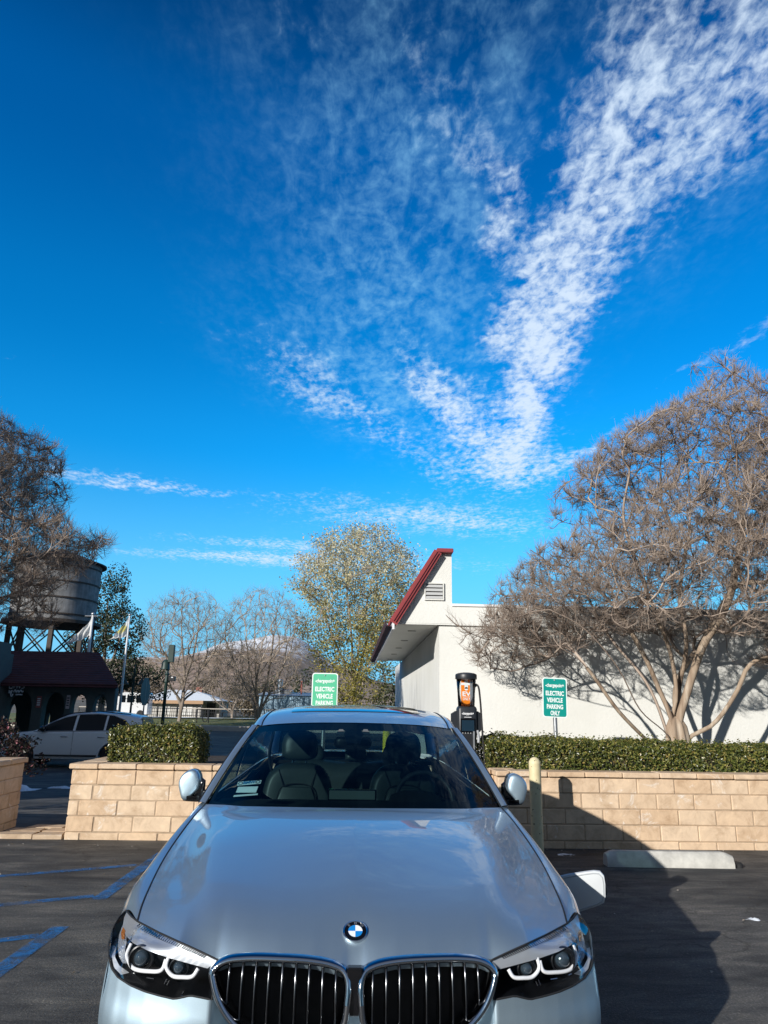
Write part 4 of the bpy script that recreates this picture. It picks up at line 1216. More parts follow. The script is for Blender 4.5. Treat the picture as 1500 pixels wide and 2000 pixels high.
def bare_tree(name, label, base, trunks, tips, seg, rg, mbark, mtwig, r0, e, rmax, thr, tips2, r1, nper, tl, up=0.35, group=None, wander=0.12, fwd=0.45, lenpen=0.12, cmax=1.6):
    base = np.array(base, dtype=float)
    P, par, D, ends = grow(base, [np.array(t) for t in trunks], tips, seg, rg, wander, fwd, lenpen)
    R = radii(par, len(P), r0, e, rmax)
    R[0] = min(R[0], rmax*1.1)
    r = root(name, label, 'tree', tuple(base), group)
    big, small = [], []
    for c in chains(par, R):
        k = next((i for i, j in enumerate(c) if i > 0 and R[j] < thr), len(c))
        if k >= 2: big.append(c[:k])
        if k < len(c): small.append(c[max(0, k-1):])
    V, F = [], []
    for c in big: fast_tubes([c], P, R, 9 if R[c[1]] > thr*2 else 6, V, F)
    quadmesh('trunk', V, F, mbark, r, True)
    V, F = [], []
    fast_tubes(small, P, R, 4, V, F)
    V2, Q2 = sprays(P, D, par, tips2, rg, r1, up, nper, tl, cmax)
    quadmesh('crown', np.vstack([np.array(V), V2]), np.vstack([np.array(F), Q2+len(V)]), mtwig, r)
    return r, P, D, ends
def barkmat(name, cols, sc=8, vs=(1, 1, 0.18), rough=0.8, b=0.4):
    m, nt, p = newmat(name)
    n = tex(nt, scale=sc, detail=6, rough=0.6, vscale=vs, dist=0.5)
    nt.links.new(ramp(nt, n.outputs['Fac'], [(0.3+0.4*i/(len(cols)-1), rgb(*c)) for i, c in enumerate(cols)]), p.inputs['Base Color'])
    p.inputs['Roughness'].default_value = rough; p.inputs['Specular IOR Level'].default_value = 0.3
    bump(nt, p, n.outputs['Fac'], b, 0.012); return m
def twigmat(name, stops):
    m, nt, p = newmat(name)
    nt.links.new(ramp(nt, random_island(nt), stops), p.inputs['Base Color']); p.inputs['Roughness'].default_value = 0.85
    p.inputs['Specular IOR Level'].default_value = 0.15
    return m
M['myrtle_bark'] = barkmat('smooth_tan_bark', [(0.09, 0.06, 0.042), (0.28, 0.205, 0.145), (0.36, 0.28, 0.205), (0.50, 0.43, 0.345)], 10, (1, 1, 0.14), 0.8, 0.8)
M['myrtle_twig'] = twigmat('grey_brown_twig', [(0, rgb(0.14, 0.108, 0.088)), (0.5, rgb(0.30, 0.235, 0.19)), (1, rgb(0.47, 0.385, 0.315))])

def crown_points(n, f_in, lo, hi, rg, bias=None):
    out = []
    while len(out) < n:
        p = rg.uniform(lo, hi, (4000, 3)); k = f_in(p, rg); out.extend(p[k].tolist())
    return np.array(out[:n])
def myrtle_right():
    rg = np.random.default_rng(21)
    B = np.array([4.50, 10.35, 0.72])
    # crown outline by height: left and right reach around the trunk
    zz = [2.0, 2.3, 2.6, 3.0, 3.4, 3.9, 4.4, 4.85, 5.3, 5.75, 6.1, 6.4]
    lf = [-2.7, -3.25, -3.3, -3.0, -2.65, -2.3, -1.95, -1.55, -1.15, -0.5, 0.35, 0.75]
    rt = [1.4, 2.4, 3.1, 3.5, 3.6, 3.5, 3.3, 3.1, 2.8, 2.4, 1.9, 1.5]
    def inside(p, rg):
        l = np.interp(p[:, 2], zz, lf); r = np.interp(p[:, 2], zz, rt)
        x = p[:, 0]-B[0]; c = (l+r)/2; h = (r-l)/2
        u = (x-c)/h
        dy = np.interp(p[:, 2], [2, 3, 4.5, 6.0, 6.7], [1.25, 1.8, 1.9, 1.4, 0.6]); v = (p[:, 1]-B[1]-0.0)/dy
        q = u*u+v*v
        lump = fbm(p[:, 0]*1.0+p[:, 1]*0.7, p[:, 2]*1.1+p[:, 1]*0.5, 4, 4)
        ok = (q < 0.60+1.15*(lump-0.22)) & (q > 0.03)
        lowc = np.interp(np.abs(x), [0, 1.0, 2.0, 3.3], [2.7, 2.45, 2.1, 2.0])
        ok &= p[:, 2] > lowc
        ok &= rg.uniform(0, 1, len(p)) < 0.35+0.65*np.clip(q, 0, 1)
        ok &= p[:, 1] < 11.45
        ok &= fbm(p[:, 0]*1.7+p[:, 1]*1.1+3, p[:, 2]*1.9+p[:, 1]*0.8, 3, 31) > 0.37+0.05*(q < 0.6)
        return ok
    tips = crown_points(1300, inside, (0.6, 8.2, 1.95), (8.3, 11.9, 6.9), rg); tips2 = crown_points(11500, inside, (0.6, 8.2, 1.95), (8.3, 11.9, 6.9), rg)
    tr = [[(4.2, 10.25, 1.0), (3.55, 9.95, 1.55), (2.95, 9.8, 2.15), (2.35, 9.7, 2.42), (1.9, 9.65, 2.5)],
          [(4.38, 10.22, 1.15), (3.85, 9.8, 1.62), (3.4, 9.6, 2.05), (3.0, 9.5, 2.55), (2.6, 9.4, 2.9)],
          [(4.46, 10.3, 1.4), (4.30, 10.3, 1.80), (4.12, 10.2, 2.2), (3.6, 10.1, 2.8), (3.1, 10.0, 3.4)],
          [(4.48, 10.4, 1.3), (4.47, 10.35, 1.7), (4.5, 10.3, 2.4), (4.25, 10.2, 3.2), (4.0, 10.2, 4.2), (4.1, 10.2, 5.0)],
          [(4.56, 10.38, 1.3), (4.62, 10.4, 1.8), (4.85, 10.4, 2.4), (4.9, 10.5, 3.2), (5.1, 10.5, 4.3), (5.2, 10.5, 5.4)],
          [(4.56, 10.32, 1.35), (4.70, 10.2, 1.75), (4.95, 10.1, 2.3), (5.2, 9.9, 3.0), (5.5, 9.7, 3.9), (5.7, 9.7, 4.8)],
          [(4.68, 10.33, 1.15), (5.02, 10.25, 1.42), (5.3, 10.2, 1.75), (5.65, 10.15, 2.15), (6.2, 10.1, 2.5), (6.8, 10.0, 2.8)],
          [(4.6, 10.45, 1.2), (4.75, 10.6, 1.9), (5.3, 10.9, 2.6), (5.9, 11.0, 3.4)],
          [(4.45, 10.45, 1.2), (4.25, 10.65, 1.9), (3.9, 10.9, 2.7), (3.5, 11.0, 3.5)]]
    tr = [[tuple(np.array(q)+rg.normal(size=3)*(0.055 if i > 0 else 0.0)) for i, q in enumerate(t)] for t in tr]
    r, *_ = bare_tree('bare_tree', 'wide bare multi-stemmed tree with smooth tan limbs behind the long hedge', B, tr, tips, 0.135, rg, M['myrtle_bark'], M['myrtle_twig'],
              0.0055, 2.4, 0.070, 0.024, tips2, 0.0034, 9, 0.17, 0.60)
    # fused, fluted stool at the foot
    mb = MB()
    S = []
    for z, rr in ((0.66, 0.25), (0.8, 0.20), (1.0, 0.165), (1.18, 0.145), (1.32, 0.125), (1.42, 0.08), (1.45, 0.02)):
        S.append([(4.52+cos(t)*rr*(1+0.14*cos(3*t+z)+0.13*cos(7*t+z*1.5)), 10.33+sin(t)*rr*0.8*(1+0.14*cos(3*t+z)+0.13*cos(7*t+z*1.5)), z) for t in np.linspace(0, 2*pi, 41)])
    mb.grid(np.array(S), flip=True); mb.build('stool', M['myrtle_bark'], r, True)
myrtle_right()

def myrtle_left():
    rg = np.random.default_rng(33)
    B = np.array([-7.6, 12.4, -0.1])
    zz = [2.5, 2.8, 3.15, 3.6, 4.1, 4.6, 5.2, 5.8, 6.4, 6.8]
    rt = [1.2, 2.5, 3.5, 3.75, 3.6, 3.0, 2.5, 2.35, 1.6, 0.9]
    def inside(p, rg):
        r = np.interp(p[:, 2], zz, rt); x = p[:, 0]-B[0]
        u = np.where(x > 0, x/r, x/3.0); v = (p[:, 1]-B[1])/2.4
        q = u*u+v*v
        lump = fbm(p[:, 0]*1.2+p[:, 1]*0.7+5, p[:, 2]*1.5, 3, 8)
        return (q < 0.6+1.1*(lump-0.22)) & (q > 0.02) & (rg.uniform(0, 1, len(p)) < 0.35+0.65*np.clip(q, 0, 1)) & (p[:, 2] > 2.55)
    tips = crown_points(1000, inside, (-11, 9.8, 2.2), (-3.6, 15, 6.9), rg); tips2 = crown_points(12000, inside, (-11, 9.8, 2.2), (-3.6, 15, 6.9), rg)
    tr = [[(-7.4, 12.4, 1.2), (-6.9, 12.2, 2.2), (-6.0, 11.9, 2.9), (-5.2, 11.8, 3.3)],
          [(-7.5, 12.3, 1.2), (-7.2, 12.0, 2.4), (-6.6, 11.8, 3.6), (-6.0, 11.8, 4.6)],
          [(-7.6, 12.4, 1.2), (-7.5, 12.4, 2.6), (-7.3, 12.5, 4.0), (-7.0, 12.5, 5.4)],
          [(-7.7, 12.5, 1.2), (-8.2, 12.7, 2.5), (-8.8, 12.9, 3.8)],
          [(-7.5, 12.6, 1.2), (-7.0, 13.1, 2.4), (-6.3, 13.6, 3.4)]]
    bare_tree('bare_tree', 'bare spreading tree at the left edge in front of the tower', B, tr, tips, 0.15, rg, M['myrtle_bark'], M['myrtle_twig'],
              0.0050, 2.5, 0.05, 0.03, tips2, 0.0042, 9, 0.20, 0.6)
myrtle_left()

# ---------------------------------------------------------------- distant bare trees on the lawn
M['grey_bark'] = barkmat('grey_bark', [(0.13, 0.105, 0.08), (0.25, 0.205, 0.165), (0.36, 0.31, 0.26)], 3)
M['far_twig'] = twigmat('dry_twig', [(0, rgb(0.20, 0.155, 0.115)), (0.5, rgb(0.37, 0.30, 0.235)), (1, rgb(0.52, 0.44, 0.355))])
def lawn_tree(label, B, H, W, seed, trunks, ntips, low, extra, tr=0.014, tl=0.8):
    rg = np.random.default_rng(seed); B = np.array(B)
    def inside(p, rg):
        z = (p[:, 2]-B[2])/H
        w = W*np.interp(z, [low, low+0.12, 0.45, 0.65, 0.85, 1.0], [0.5, 0.85, 1.0, 1.05, 0.85, 0.35])
        q = ((p[:, 0]-B[0])/w)**2+((p[:, 1]-B[1])/w)**2
        lump = fbm(p[:, 0]*0.5+p[:, 1]*0.3, p[:, 2]*0.5, 3, seed)
        return (q < 0.7+0.9*(lump-0.3)) & (z > low) & (z < 1.0) & (rg.uniform(0, 1, len(p)) < 0.25+0.75*np.clip(q+0.4*(z > 0.7), 0, 1))
    tips = crown_points(ntips, inside, B-np.array([W, W, 0]), B+np.array([W, W, H]), rg); tips2 = crown_points(extra, inside, B-np.array([W, W, 0]), B+np.array([W, W, H]), rg)
    return bare_tree('bare_tree', label, B, [[np.array(q)+B for q in t] for t in trunks], tips, 0.5, rg, M['grey_bark'], M['far_twig'], tr*1.5, 2.15, 0.36, 0.05, tips2, tr*0.66, 5, tl, 0.75, wander=0.02, fwd=1.1, lenpen=0.28, group='bare trees on the lawn', cmax=4)
lawn_tree('bare grey tree on the lawn with a forked trunk behind the black lamp post', (-15.6, 70, 0.3), 12.2, 4.6, 51,
          [[(0.1, 0, 2), (0.2, 0, 3.6), (-0.2, 0, 6), (-0.6, 0, 9)], [(0.25, 0, 2.4), (1.2, 0.2, 4), (2.2, 0.2, 5.5), (3.0, 0.3, 7.0)], [(0.2, 0, 3.4), (0.9, -0.5, 6), (1.2, -0.6, 9)], [(0.1, 0, 3.2), (-1.5, 0.4, 5.4), (-2.4, 0.6, 7.5)], [(0.1, 0, 3.0), (0, 1.0, 5.5), (0.3, 1.7, 8)]], 420, 0.2, 1300)
lawn_tree('taller bare tree on the lawn with several splayed stems beside the blue shed', (-8.6, 71, 0.3), 12.6, 4.7, 52,
          [[(-0.3, 0, 1.2), (-1.4, 0, 3.4), (-2.6, 0.2, 5.6), (-3.4, 0.3, 7.2)], [(0, 0, 1.4), (-0.4, 0, 4), (-0.7, 0, 7), (-0.8, 0, 10)], [(0.2, 0, 1.4), (0.7, 0, 4), (1.0, -0.2, 7), (1.3, -0.3, 10.5)], [(0.3, 0.1, 1.2), (1.5, 0.3, 3.8), (2.6, 0.4, 6.5)], [(0, -0.3, 1.5), (-0.8, -1.2, 4.5), (-1.2, -1.8, 7)]], 420, 0.16, 1300)
lawn_tree('low scrubby bare tree filling the gap between the two lawn trees', (-12.2, 79, 0.5), 8.0, 3.6, 53,
          [[(0.1, 0, 1.2), (0.8, 0, 3)], [(-0.2, 0, 1.2), (-0.9, 0, 3.2)], [(0, 0.2, 1.4), (0, 0.6, 3.4)]], 200, 0.14, 450)

# ---------------------------------------------------------------- tall cottonwood still holding leaves
def cottonwood():
    rg = np.random.default_rng(61); B = np.array([0.15, 74, 0.3]); H = 20.3; W = 7.4
    def inside(p, rg):
        z = (p[:, 2]-B[2])/H
        w = W*np.interp(z, [0.1, 0.25, 0.45, 0.65, 0.85, 0.95, 1.0], [0.35, 0.55, 0.78, 1.0, 0.8, 0.5, 0.15])
        cx = B[0]+0.25
        q = ((p[:, 0]-cx)/w)**2+((p[:, 1]-B[1])/w)**2
        lump = fbm(p[:, 0]*0.45+p[:, 1]*0.3, p[:, 2]*0.42, 3, 12)
        return (q < 0.7+1.5*(lump-0.3)) & (z > 0.10) & (z < 1.0) & (rg.uniform(0, 1, len(p)) < 0.25+0.75*np.clip(q+0.5*(z > 0.75), 0, 1))
    tips = crown_points(600, inside, B-np.array([W*1.1, W*1.1, 0]), B+np.array([W*1.1, W*1.1, H]), rg); tips2 = crown_points(1600, inside, B-np.array([W*1.1, W*1.1, 0]), B+np.array([W*1.1, W*1.1, H]), rg)
    tr = [[(0.1, 74, 4), (0.0, 74, 8), (-0.6, 74, 13), (-1.0, 74, 17)], [(0.4, 74, 3.5), (1.4, 74, 8), (2.3, 74, 13), (2.6, 74, 16)], [(0.2, 74, 3.8), (-1.4, 74, 7.5), (-3.0, 74, 11)], [(0.3, 73.8, 4), (0.8, 73.0, 9), (1.0, 72.4, 14)]]
    r, P, D, ends = bare_tree('cottonwood_tree', 'tall broad tree with thin pale yellow leaves left of the red roof edge', B, tr, tips, 0.6, rg, M['grey_bark'], M['far_twig'], 0.02, 2.3, 0.4, 0.06, tips2, 0.010, 4, 0.6, 0.5, cmax=4)
    n = 40000
    e = rg.choice(len(P)-30, n)+30
    z = (P[e, 2]-B[2])/H
    keep = rg.uniform(0, 1, n) < np.interp(z, [0, 0.2, 0.5, 0.75, 1], [1.0, 1.0, 0.95, 0.75, 0.7])
    e = e[keep]; p = P[e]+rg.normal(size=(len(e), 3))*0.46
    V, F = leaf_cloud(p, np.tile([0.0, -0.3, 0.5], (len(p), 1)), 0.19, rg, 1.4, 0.8)
    m, nt, pr = newmat('yellow_leaf')
    tc = nt.nodes.new('ShaderNodeTexCoord'); sp = nt.nodes.new('ShaderNodeSeparateXYZ'); nt.links.new(tc.outputs['Object'], sp.inputs[0])
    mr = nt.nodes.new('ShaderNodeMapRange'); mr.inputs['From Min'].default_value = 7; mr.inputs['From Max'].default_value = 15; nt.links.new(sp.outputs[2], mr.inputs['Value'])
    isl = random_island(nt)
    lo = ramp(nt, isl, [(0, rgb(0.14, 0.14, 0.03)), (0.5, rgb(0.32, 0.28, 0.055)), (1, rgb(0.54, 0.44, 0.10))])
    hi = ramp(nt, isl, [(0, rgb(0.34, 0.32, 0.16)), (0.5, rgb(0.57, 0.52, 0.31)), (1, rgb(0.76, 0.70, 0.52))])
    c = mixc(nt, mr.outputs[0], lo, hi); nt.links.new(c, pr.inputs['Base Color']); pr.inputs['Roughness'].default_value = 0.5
    t = nt.nodes.new('ShaderNodeBsdfTranslucent'); nt.links.new(c, t.inputs['Color']); mx = nt.nodes.new('ShaderNodeMixShader'); mx.inputs[0].default_value = 0.3
    nt.links.new(pr.outputs[0], mx.inputs[1]); nt.links.new(t.outputs[0], mx.inputs[2]); nt.links.new(mx.outputs[0], nt.nodes['Material Output'].inputs[0])
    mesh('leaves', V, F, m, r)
cottonwood()

# ---------------------------------------------------------------- leafy trees and bushes
def leafy(name, label, B, blobs, n, size, m, seed, trunk_h, rt=0.18, cat='tree', group=None, limbs=6):
    rg = np.random.default_rng(seed); B = np.array(B, dtype=float)
    r = root(name, label, cat, tuple(B), group)
    pts, nr = [], []
    w = np.array([b[3]*b[4]*b[5] for b in blobs]); w = w/w.sum()
    k = rg.choice(len(blobs), n, p=w)
    for i in range(n):
        b = blobs[k[i]]; d = rg.normal(size=3); d /= np.linalg.norm(d)
        rad = rg.uniform(0.35, 1.0)**0.45*rg.uniform(0.85, 1.12)
        pts.append((B[0]+b[0]+d[0]*b[3]*rad, B[1]+b[1]+d[1]*b[4]*rad, B[2]+b[2]+d[2]*b[5]*rad)); nr.append(d)
    P = np.array(pts); N = np.array(nr)
    g = fbm(P[:, 0]*1.1/size*0.2+P[:, 1]*0.8/size*0.2, P[:, 2]*1.1/size*0.2+P[:, 1]*0.3, 3, seed)
    keep = g > 0.36
    V, F = leaf_cloud(P[keep], N[keep], size, rg, 0.9, 0.6)
    mesh('crown', V, F, m, r)
    mb = MB()
    tops = [b for b in blobs]
    mb.tube([B-np.array([0, 0, 0.2]), B+np.array([0.05, 0, trunk_h*0.5]), B+np.array([0, 0, trunk_h])], [rt, rt*0.85, rt*0.7], 8)
    for b in tops[:limbs]:
        mb.tube([B+np.array([0, 0, trunk_h*0.8]), B+np.array([b[0]*0.5, b[1]*0.5, (trunk_h+b[2])*0.5]), B+np.array(b[:3])], [rt*0.6, rt*0.4, rt*0.15], 6)
    mb.build('trunk', M['grey_bark'], r, True)
    return r
M['dark_leaf'] = leafmat('dark_evergreen_leaf', [(0, rgb(0.010, 0.018, 0.008)), (0.6, rgb(0.028, 0.042, 0.016)), (1, rgb(0.06, 0.075, 0.03))], 0.5, 0.1)
M['brown_leaf'] = leafmat('dry_brown_leaf', [(0, rgb(0.055, 0.042, 0.026)), (0.6, rgb(0.115, 0.09, 0.055)), (1, rgb(0.19, 0.155, 0.10))], 0.7, 0.15)
M['olive_leaf'] = leafmat('olive_leaf', [(0, rgb(0.022, 0.030, 0.012)), (0.6, rgb(0.05, 0.06, 0.024)), (1, rgb(0.095, 0.10, 0.045))], 0.5, 0.15)
M['red_leaf'] = leafmat('reddish_leaf', [(0, rgb(0.012, 0.014, 0.008)), (0.6, rgb(0.028, 0.02, 0.014)), (0.92, rgb(0.06, 0.018, 0.02)), (1, rgb(0.32, 0.10, 0.13))], 0.5, 0.1)
leafy('evergreen_tree', 'tall dark evergreen tree behind the white flags', (-18.9, 58, -0.3),
      [(0, 0, 4.5, 2.6, 2.4, 2.6), (-1.4, 0, 7, 2.0, 2, 2.4), (1.0, 0, 7.4, 1.9, 2, 2.2), (-0.4, 0, 9.8, 1.8, 1.8, 2.2), (1.9, 0, 4.8, 1.7, 1.6, 1.6), (3.4, 0, 3.6, 1.9, 1.6, 1.7), (0.2, 0, 11.6, 1.0, 1, 1.4), (-2.2, 0, 4.6, 1.6, 1.6, 2.0)], 17000, 0.19, M['dark_leaf'], 71, 3, 0.3)
leafy('round_shrub_tree', 'dark rounded evergreen at the foot of the cottonwood beside the building', (5.0, 62, 0.0),
      [(0, 0, 2.6, 2.6, 2, 2.4), (-1.8, 0, 2.0, 1.8, 1.6, 1.8), (1.2, 0, 4.4, 1.9, 1.6, 1.7), (3.0, 0, 3.4, 2.2, 1.6, 2.4)], 4500, 0.26, M['olive_leaf'], 72, 1.2)
leafy('evergreen_bush', 'dark green bush on the slope above the blue shed', (-8.2, 96, 0.6),
      [(0, 0, 3.6, 2.6, 2, 2.3), (2.2, 0, 4.2, 1.8, 1.6, 1.9), (-2.0, 0, 3.0, 1.6, 1.6, 1.8)], 2200, 0.32, M['dark_leaf'], 73, 1.4)
for i, (x, y, s, lab) in enumerate([(-24.5, 92, 1.25, 'brown dry bush behind the snow-roofed house, nearest the flags'), (-19.5, 104, 1.5, 'brown dry bush rising over the ridge of the snow-roofed house'),
                               (-13.6, 98, 1.35, 'brown dry bush between the snow-roofed house and the blue shed'), (-10.8, 88, 0.8, 'low brown bush in front of the left end of the blue shed'), (-28.5, 100, 1.6, 'brown dry bush seen beyond the pavilion eave')]):
    leafy('dry_bush', lab, (x, y, 0.5), [(0, 0, 1.8*s, 2.0*s, 1.6*s, 1.6*s), (1.5*s, 0, 1.3*s, 1.4*s, 1.2*s, 1.2*s), (-1.4*s, 0, 1.6*s, 1.5*s, 1.2*s, 1.4*s), (0.3*s, 0, 3.2*s, 1.2*s, 1*s, 1.2*s)], 1700, 0.30, M['brown_leaf'], 80+i, 1.0*s, 0.14, 'bush', 'dry bushes beyond the lawn')
leafy('flowering_bush', 'dark bush with a few pink flowers behind the gatepost wall', (-5.0, 11.0, -0.05),
      [(0, 0, 1.0, 0.42, 0.4, 0.34), (0.35, 0.1, 0.85, 0.30, 0.3, 0.26), (-0.35, 0.1, 1.1, 0.45, 0.4, 0.38), (0.5, 0.2, 0.72, 0.20, 0.2, 0.2), (-0.6, 0, 0.8, 0.4, 0.4, 0.5)], 6500, 0.05, M['red_leaf'], 90, 0.5, 0.03, 'bush')
# ---------------------------------------------------------------- building out of frame whose shadow lies over the drive
def left_block():
    r = root('building', 'plain unseen tan stucco building left of the drive, shading the pavilion', 'building', (-22, 11, 0))
    wm = simple('unseen_block_stucco', (0.42, 0.34, 0.26), 0.9, var=0.1, bmp=0.3)
    mb = MB(); mb.box(-31, -13.6, 3.6, 19.0, -0.4, 9.0); mb.build('wall', wm, r)
    mb = MB(); mb.box(-31.2, -13.4, 3.4, 19.2, 9.002, 9.2); mb.build('parapet', M['white_paint'], r)
    for k in range(5):
        mb = MB(); y = 5.0+k*2.8; mb.box(-13.6, -13.55, y, y+1.3, 1.2, 2.9); w = mb.build('window', simple('window_dark', (0.02, 0.025, 0.03), 0.1), r)
        mb = MB(); mb.box(-13.55, -13.5, y-0.08, y, 1.12, 2.98); mb.box(-13.55, -13.5, y+1.3, y+1.38, 1.12, 2.98); mb.box(-13.55, -13.5, y, y+1.3, 2.9, 2.98); mb.box(-13.55, -13.5, y, y+1.3, 1.12, 1.2); mb.build('frame', M['white_paint'], w)
left_block()
def far_block():  # added out of view so that its shadow darkens the road
    r = root('building', 'unseen tan stucco building added farther up the drive to shade the road', 'building', (-30, 33, -0.4))
    wm = bpy.data.materials['unseen_block_stucco']
    mb = MB(); mb.box(-40, -22, 22, 44, -0.6, 8.9); mb.build('wall', wm, r)
    mb = MB(); mb.box(-40.2, -21.8, 21.8, 44.2, 8.902, 9.1); mb.build('parapet', M['white_paint'], r)
    for k in range(5):
        y = 24+k*4; mb = MB(); mb.box(-22, -21.95, y, y+1.6, 1.0, 2.8); mb.build('window', bpy.data.materials['window_dark'], r)
far_block()
def rear_block():  # added out of view to cut the sky light on shaded faces
    r = root('building', 'long tan stucco building added unseen behind the viewer to block low sky light', 'building', (14, -15, 0))
    wm = bpy.data.materials['unseen_block_stucco']
    mb = MB(); mb.box(-3, 38, -24, -14, -0.3, 6.2); mb.build('wall', wm, r)
    mb = MB(); mb.box(-3.3, 38.3, -24.3, -13.7, 6.202, 6.7); mb.build('parapet', M['white_paint'], r)
    for k in range(8):
        x = -1+k*4.8; mb = MB(); mb.box(x, x+3.2, -14.0, -13.96, 0.5, 2.8); w = mb.build('window', bpy.data.materials['window_dark'], r)
        mb = MB(); mb.box(x-0.1, x+3.3, -13.96, -13.9, 2.8, 2.92); mb.build('lintel', M['white_paint'], w)
        mb = MB(); mb.box(x-0.1, x+3.3, -13.96, -13.86, 0.38, 0.5); mb.build('sill', M['white_paint'], w)
rear_block()

# ---------------------------------------------------------------- pavilion with arches, tower and open deck
def arch_wall(mb, x0, x1, y, th, z0, z1, ops):
    """wall in the XZ plane with arched openings (a, b, spring, crown)"""
    x = x0
    for (a, b, sp, cr) in ops:
        if a > x: mb.box(x, a, y, y+th, z0, z1)
        n = 14; xs = np.linspace(a, b, n+1)
        def zc(q): u = (q-(a+b)/2)/((b-a)/2); return sp+(cr-sp)*sqrt(max(0, 1-u*u))
        for i in range(n):
            p, q = xs[i], xs[i+1]
            mb.prism([(p, y, zc(p)), (q, y, zc(q)), (q, y, z1), (p, y, z1)], (0, 0, 0), (0, th, 0))
        x = b
    if x < x1: mb.box(x, x1, y, y+th, z0, z1)
def pavilion():
    Y = 29.0
    g = -0.38
    r = root('pavilion', 'shaded arcaded pavilion with a red hipped tile roof behind the silver SUV', 'pavilion', (-11.5, Y, g))
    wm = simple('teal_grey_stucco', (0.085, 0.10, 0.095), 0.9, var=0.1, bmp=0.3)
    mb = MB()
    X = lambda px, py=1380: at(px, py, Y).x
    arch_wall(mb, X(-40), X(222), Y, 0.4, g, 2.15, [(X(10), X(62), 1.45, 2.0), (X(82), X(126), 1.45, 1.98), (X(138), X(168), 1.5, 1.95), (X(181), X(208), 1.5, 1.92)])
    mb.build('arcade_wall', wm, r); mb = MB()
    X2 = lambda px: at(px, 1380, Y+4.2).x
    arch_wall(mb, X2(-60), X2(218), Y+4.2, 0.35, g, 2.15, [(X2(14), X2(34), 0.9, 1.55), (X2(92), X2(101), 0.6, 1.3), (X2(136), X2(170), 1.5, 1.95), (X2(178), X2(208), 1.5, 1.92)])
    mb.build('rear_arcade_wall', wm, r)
    # hipped roof
    rm, nt, p = newmat('dark_red_tile')
    w = tex(nt, 'Wave', scale=1.9, coord='Object'); w.bands_direction = 'Z'; w.inputs['Distortion'].default_value = 0.6; w.inputs['Scale'].default_value = 3.4
    n = tex(nt, scale=3, detail=5)
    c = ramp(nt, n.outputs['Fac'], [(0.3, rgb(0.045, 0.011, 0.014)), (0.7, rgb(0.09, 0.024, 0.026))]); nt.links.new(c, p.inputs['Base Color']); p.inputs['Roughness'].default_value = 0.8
    bump(nt, p, w.outputs['Color'], 0.6, 0.05)
    e0, e1 = Vector((-17, Y-0.75, 2.28)), Vector((X(237), Y-0.75, 2.28))
    b1, b0 = Vector((at(232, 1333, Y+5.2).x, Y+5.2, 2.28)), Vector((-17, Y+5.2, 2.28))
    t0, t1 = Vector((-17, Y+1.9, 3.62)), Vector((X(148), Y+1.9, 3.62)); u1, u0 = Vector((at(148, 1290, Y+3.4).x, Y+3.4, 3.62)), Vector((-17, Y+3.4, 3.62))
    mb = MB(); V = [e0, e1, b1, b0, t0, t1, u1, u0]
    dn = Vector((0, 0, -0.13)); V2 = V+[v+dn for v in V[:4]]
    mb.add(V2, [(0, 1, 5, 4), (1, 2, 6, 5), (2, 3, 7, 6), (3, 0, 4, 7), (4, 5, 6, 7), (8, 9, 1, 0), (9, 10, 2, 1), (10, 11, 3, 2), (11, 8, 0, 3), (11, 10, 9, 8)])
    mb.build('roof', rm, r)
    # little notices between the arches
    pm = simple('notice_paper', (0.55, 0.45, 0.45), 0.7); pm2 = simple('notice_red', (0.35, 0.10, 0.09), 0.7)
    for (px, zc, w, h, mm) in ((75, 1.60, 0.17, 0.42, pm2), (132, 1.62, 0.13, 0.50, pm)):
        x = X(px); mb = MB(); mb.box(x-w/2, x+w/2, Y-0.03, Y-0.002, zc-h/2, zc+h/2); nn = mb.build('notice', mm, r)
        mb = MB()
        for k in range(4): mb.box(x-w*0.35, x+w*0.35, Y-0.036, Y-0.031, zc+h*(0.28-0.18*k)-0.02, zc+h*(0.28-0.18*k)+0.02)
        mb.build('lines', M['white_paint'] if mm is pm2 else M['black_plastic'], nn)
    # white cut-out script board
    mb = MB(); x = X(44, 1345); z = 2.02; wsm = simple('sign_board_white', (0.62, 0.66, 0.70), 0.6)
    def stroke(P, rr=0.022): mb.tube(spline([(x+a, Y-0.5, z+b) for a, b in P], 24), rr, 6)
    stroke([(-0.20, 0.20), (-0.27, 0.14), (-0.26, 0.05), (-0.18, 0.06), (-0.16, 0.12)])
    stroke([(-0.12, 0.05), (-0.09, 0.15), (-0.03, 0.14), (0.0, 0.06), (0.03, 0.14), (0.09, 0.14), (0.10, 0.05)])
    stroke([(0.14, 0.19), (0.24, 0.2), (0.26, 0.08), (0.18, 0.05)])
    stroke([(-0.26, -0.02), (-0.25, -0.12), (-0.19, -0.05), (-0.15, -0.02), (-0.19, -0.16), (-0.15, -0.24), (-0.11, -0.15)])
    stroke([(-0.10, -0.08), (-0.04, 0.0), (0.0, -0.09), (0.06, -0.01), (0.10, -0.09), (0.16, 0.0), (0.22, -0.08), (0.26, -0.04)])
    stroke([(0.0, -0.18), (0.1, -0.17), (0.24, -0.175)], 0.026)
    for s in (-0.15, 0.2): mb.tube([(x+s, Y-0.5, z+0.2), (x+s, Y-0.5, 2.26)], 0.006, 4)
    tag(mb.build('hanging_sign', wsm, r, True))
    # counter rail and glimpsed glazing inside
    mb = MB(); mb.box(X(136), X(222), Y+0.1, Y+0.25, 1.0, 1.08); mb.box(X(-40), X(222), Y+4.25, Y+4.4, 0.4, 0.5)
    mb.build('counter_rail', wm, r)
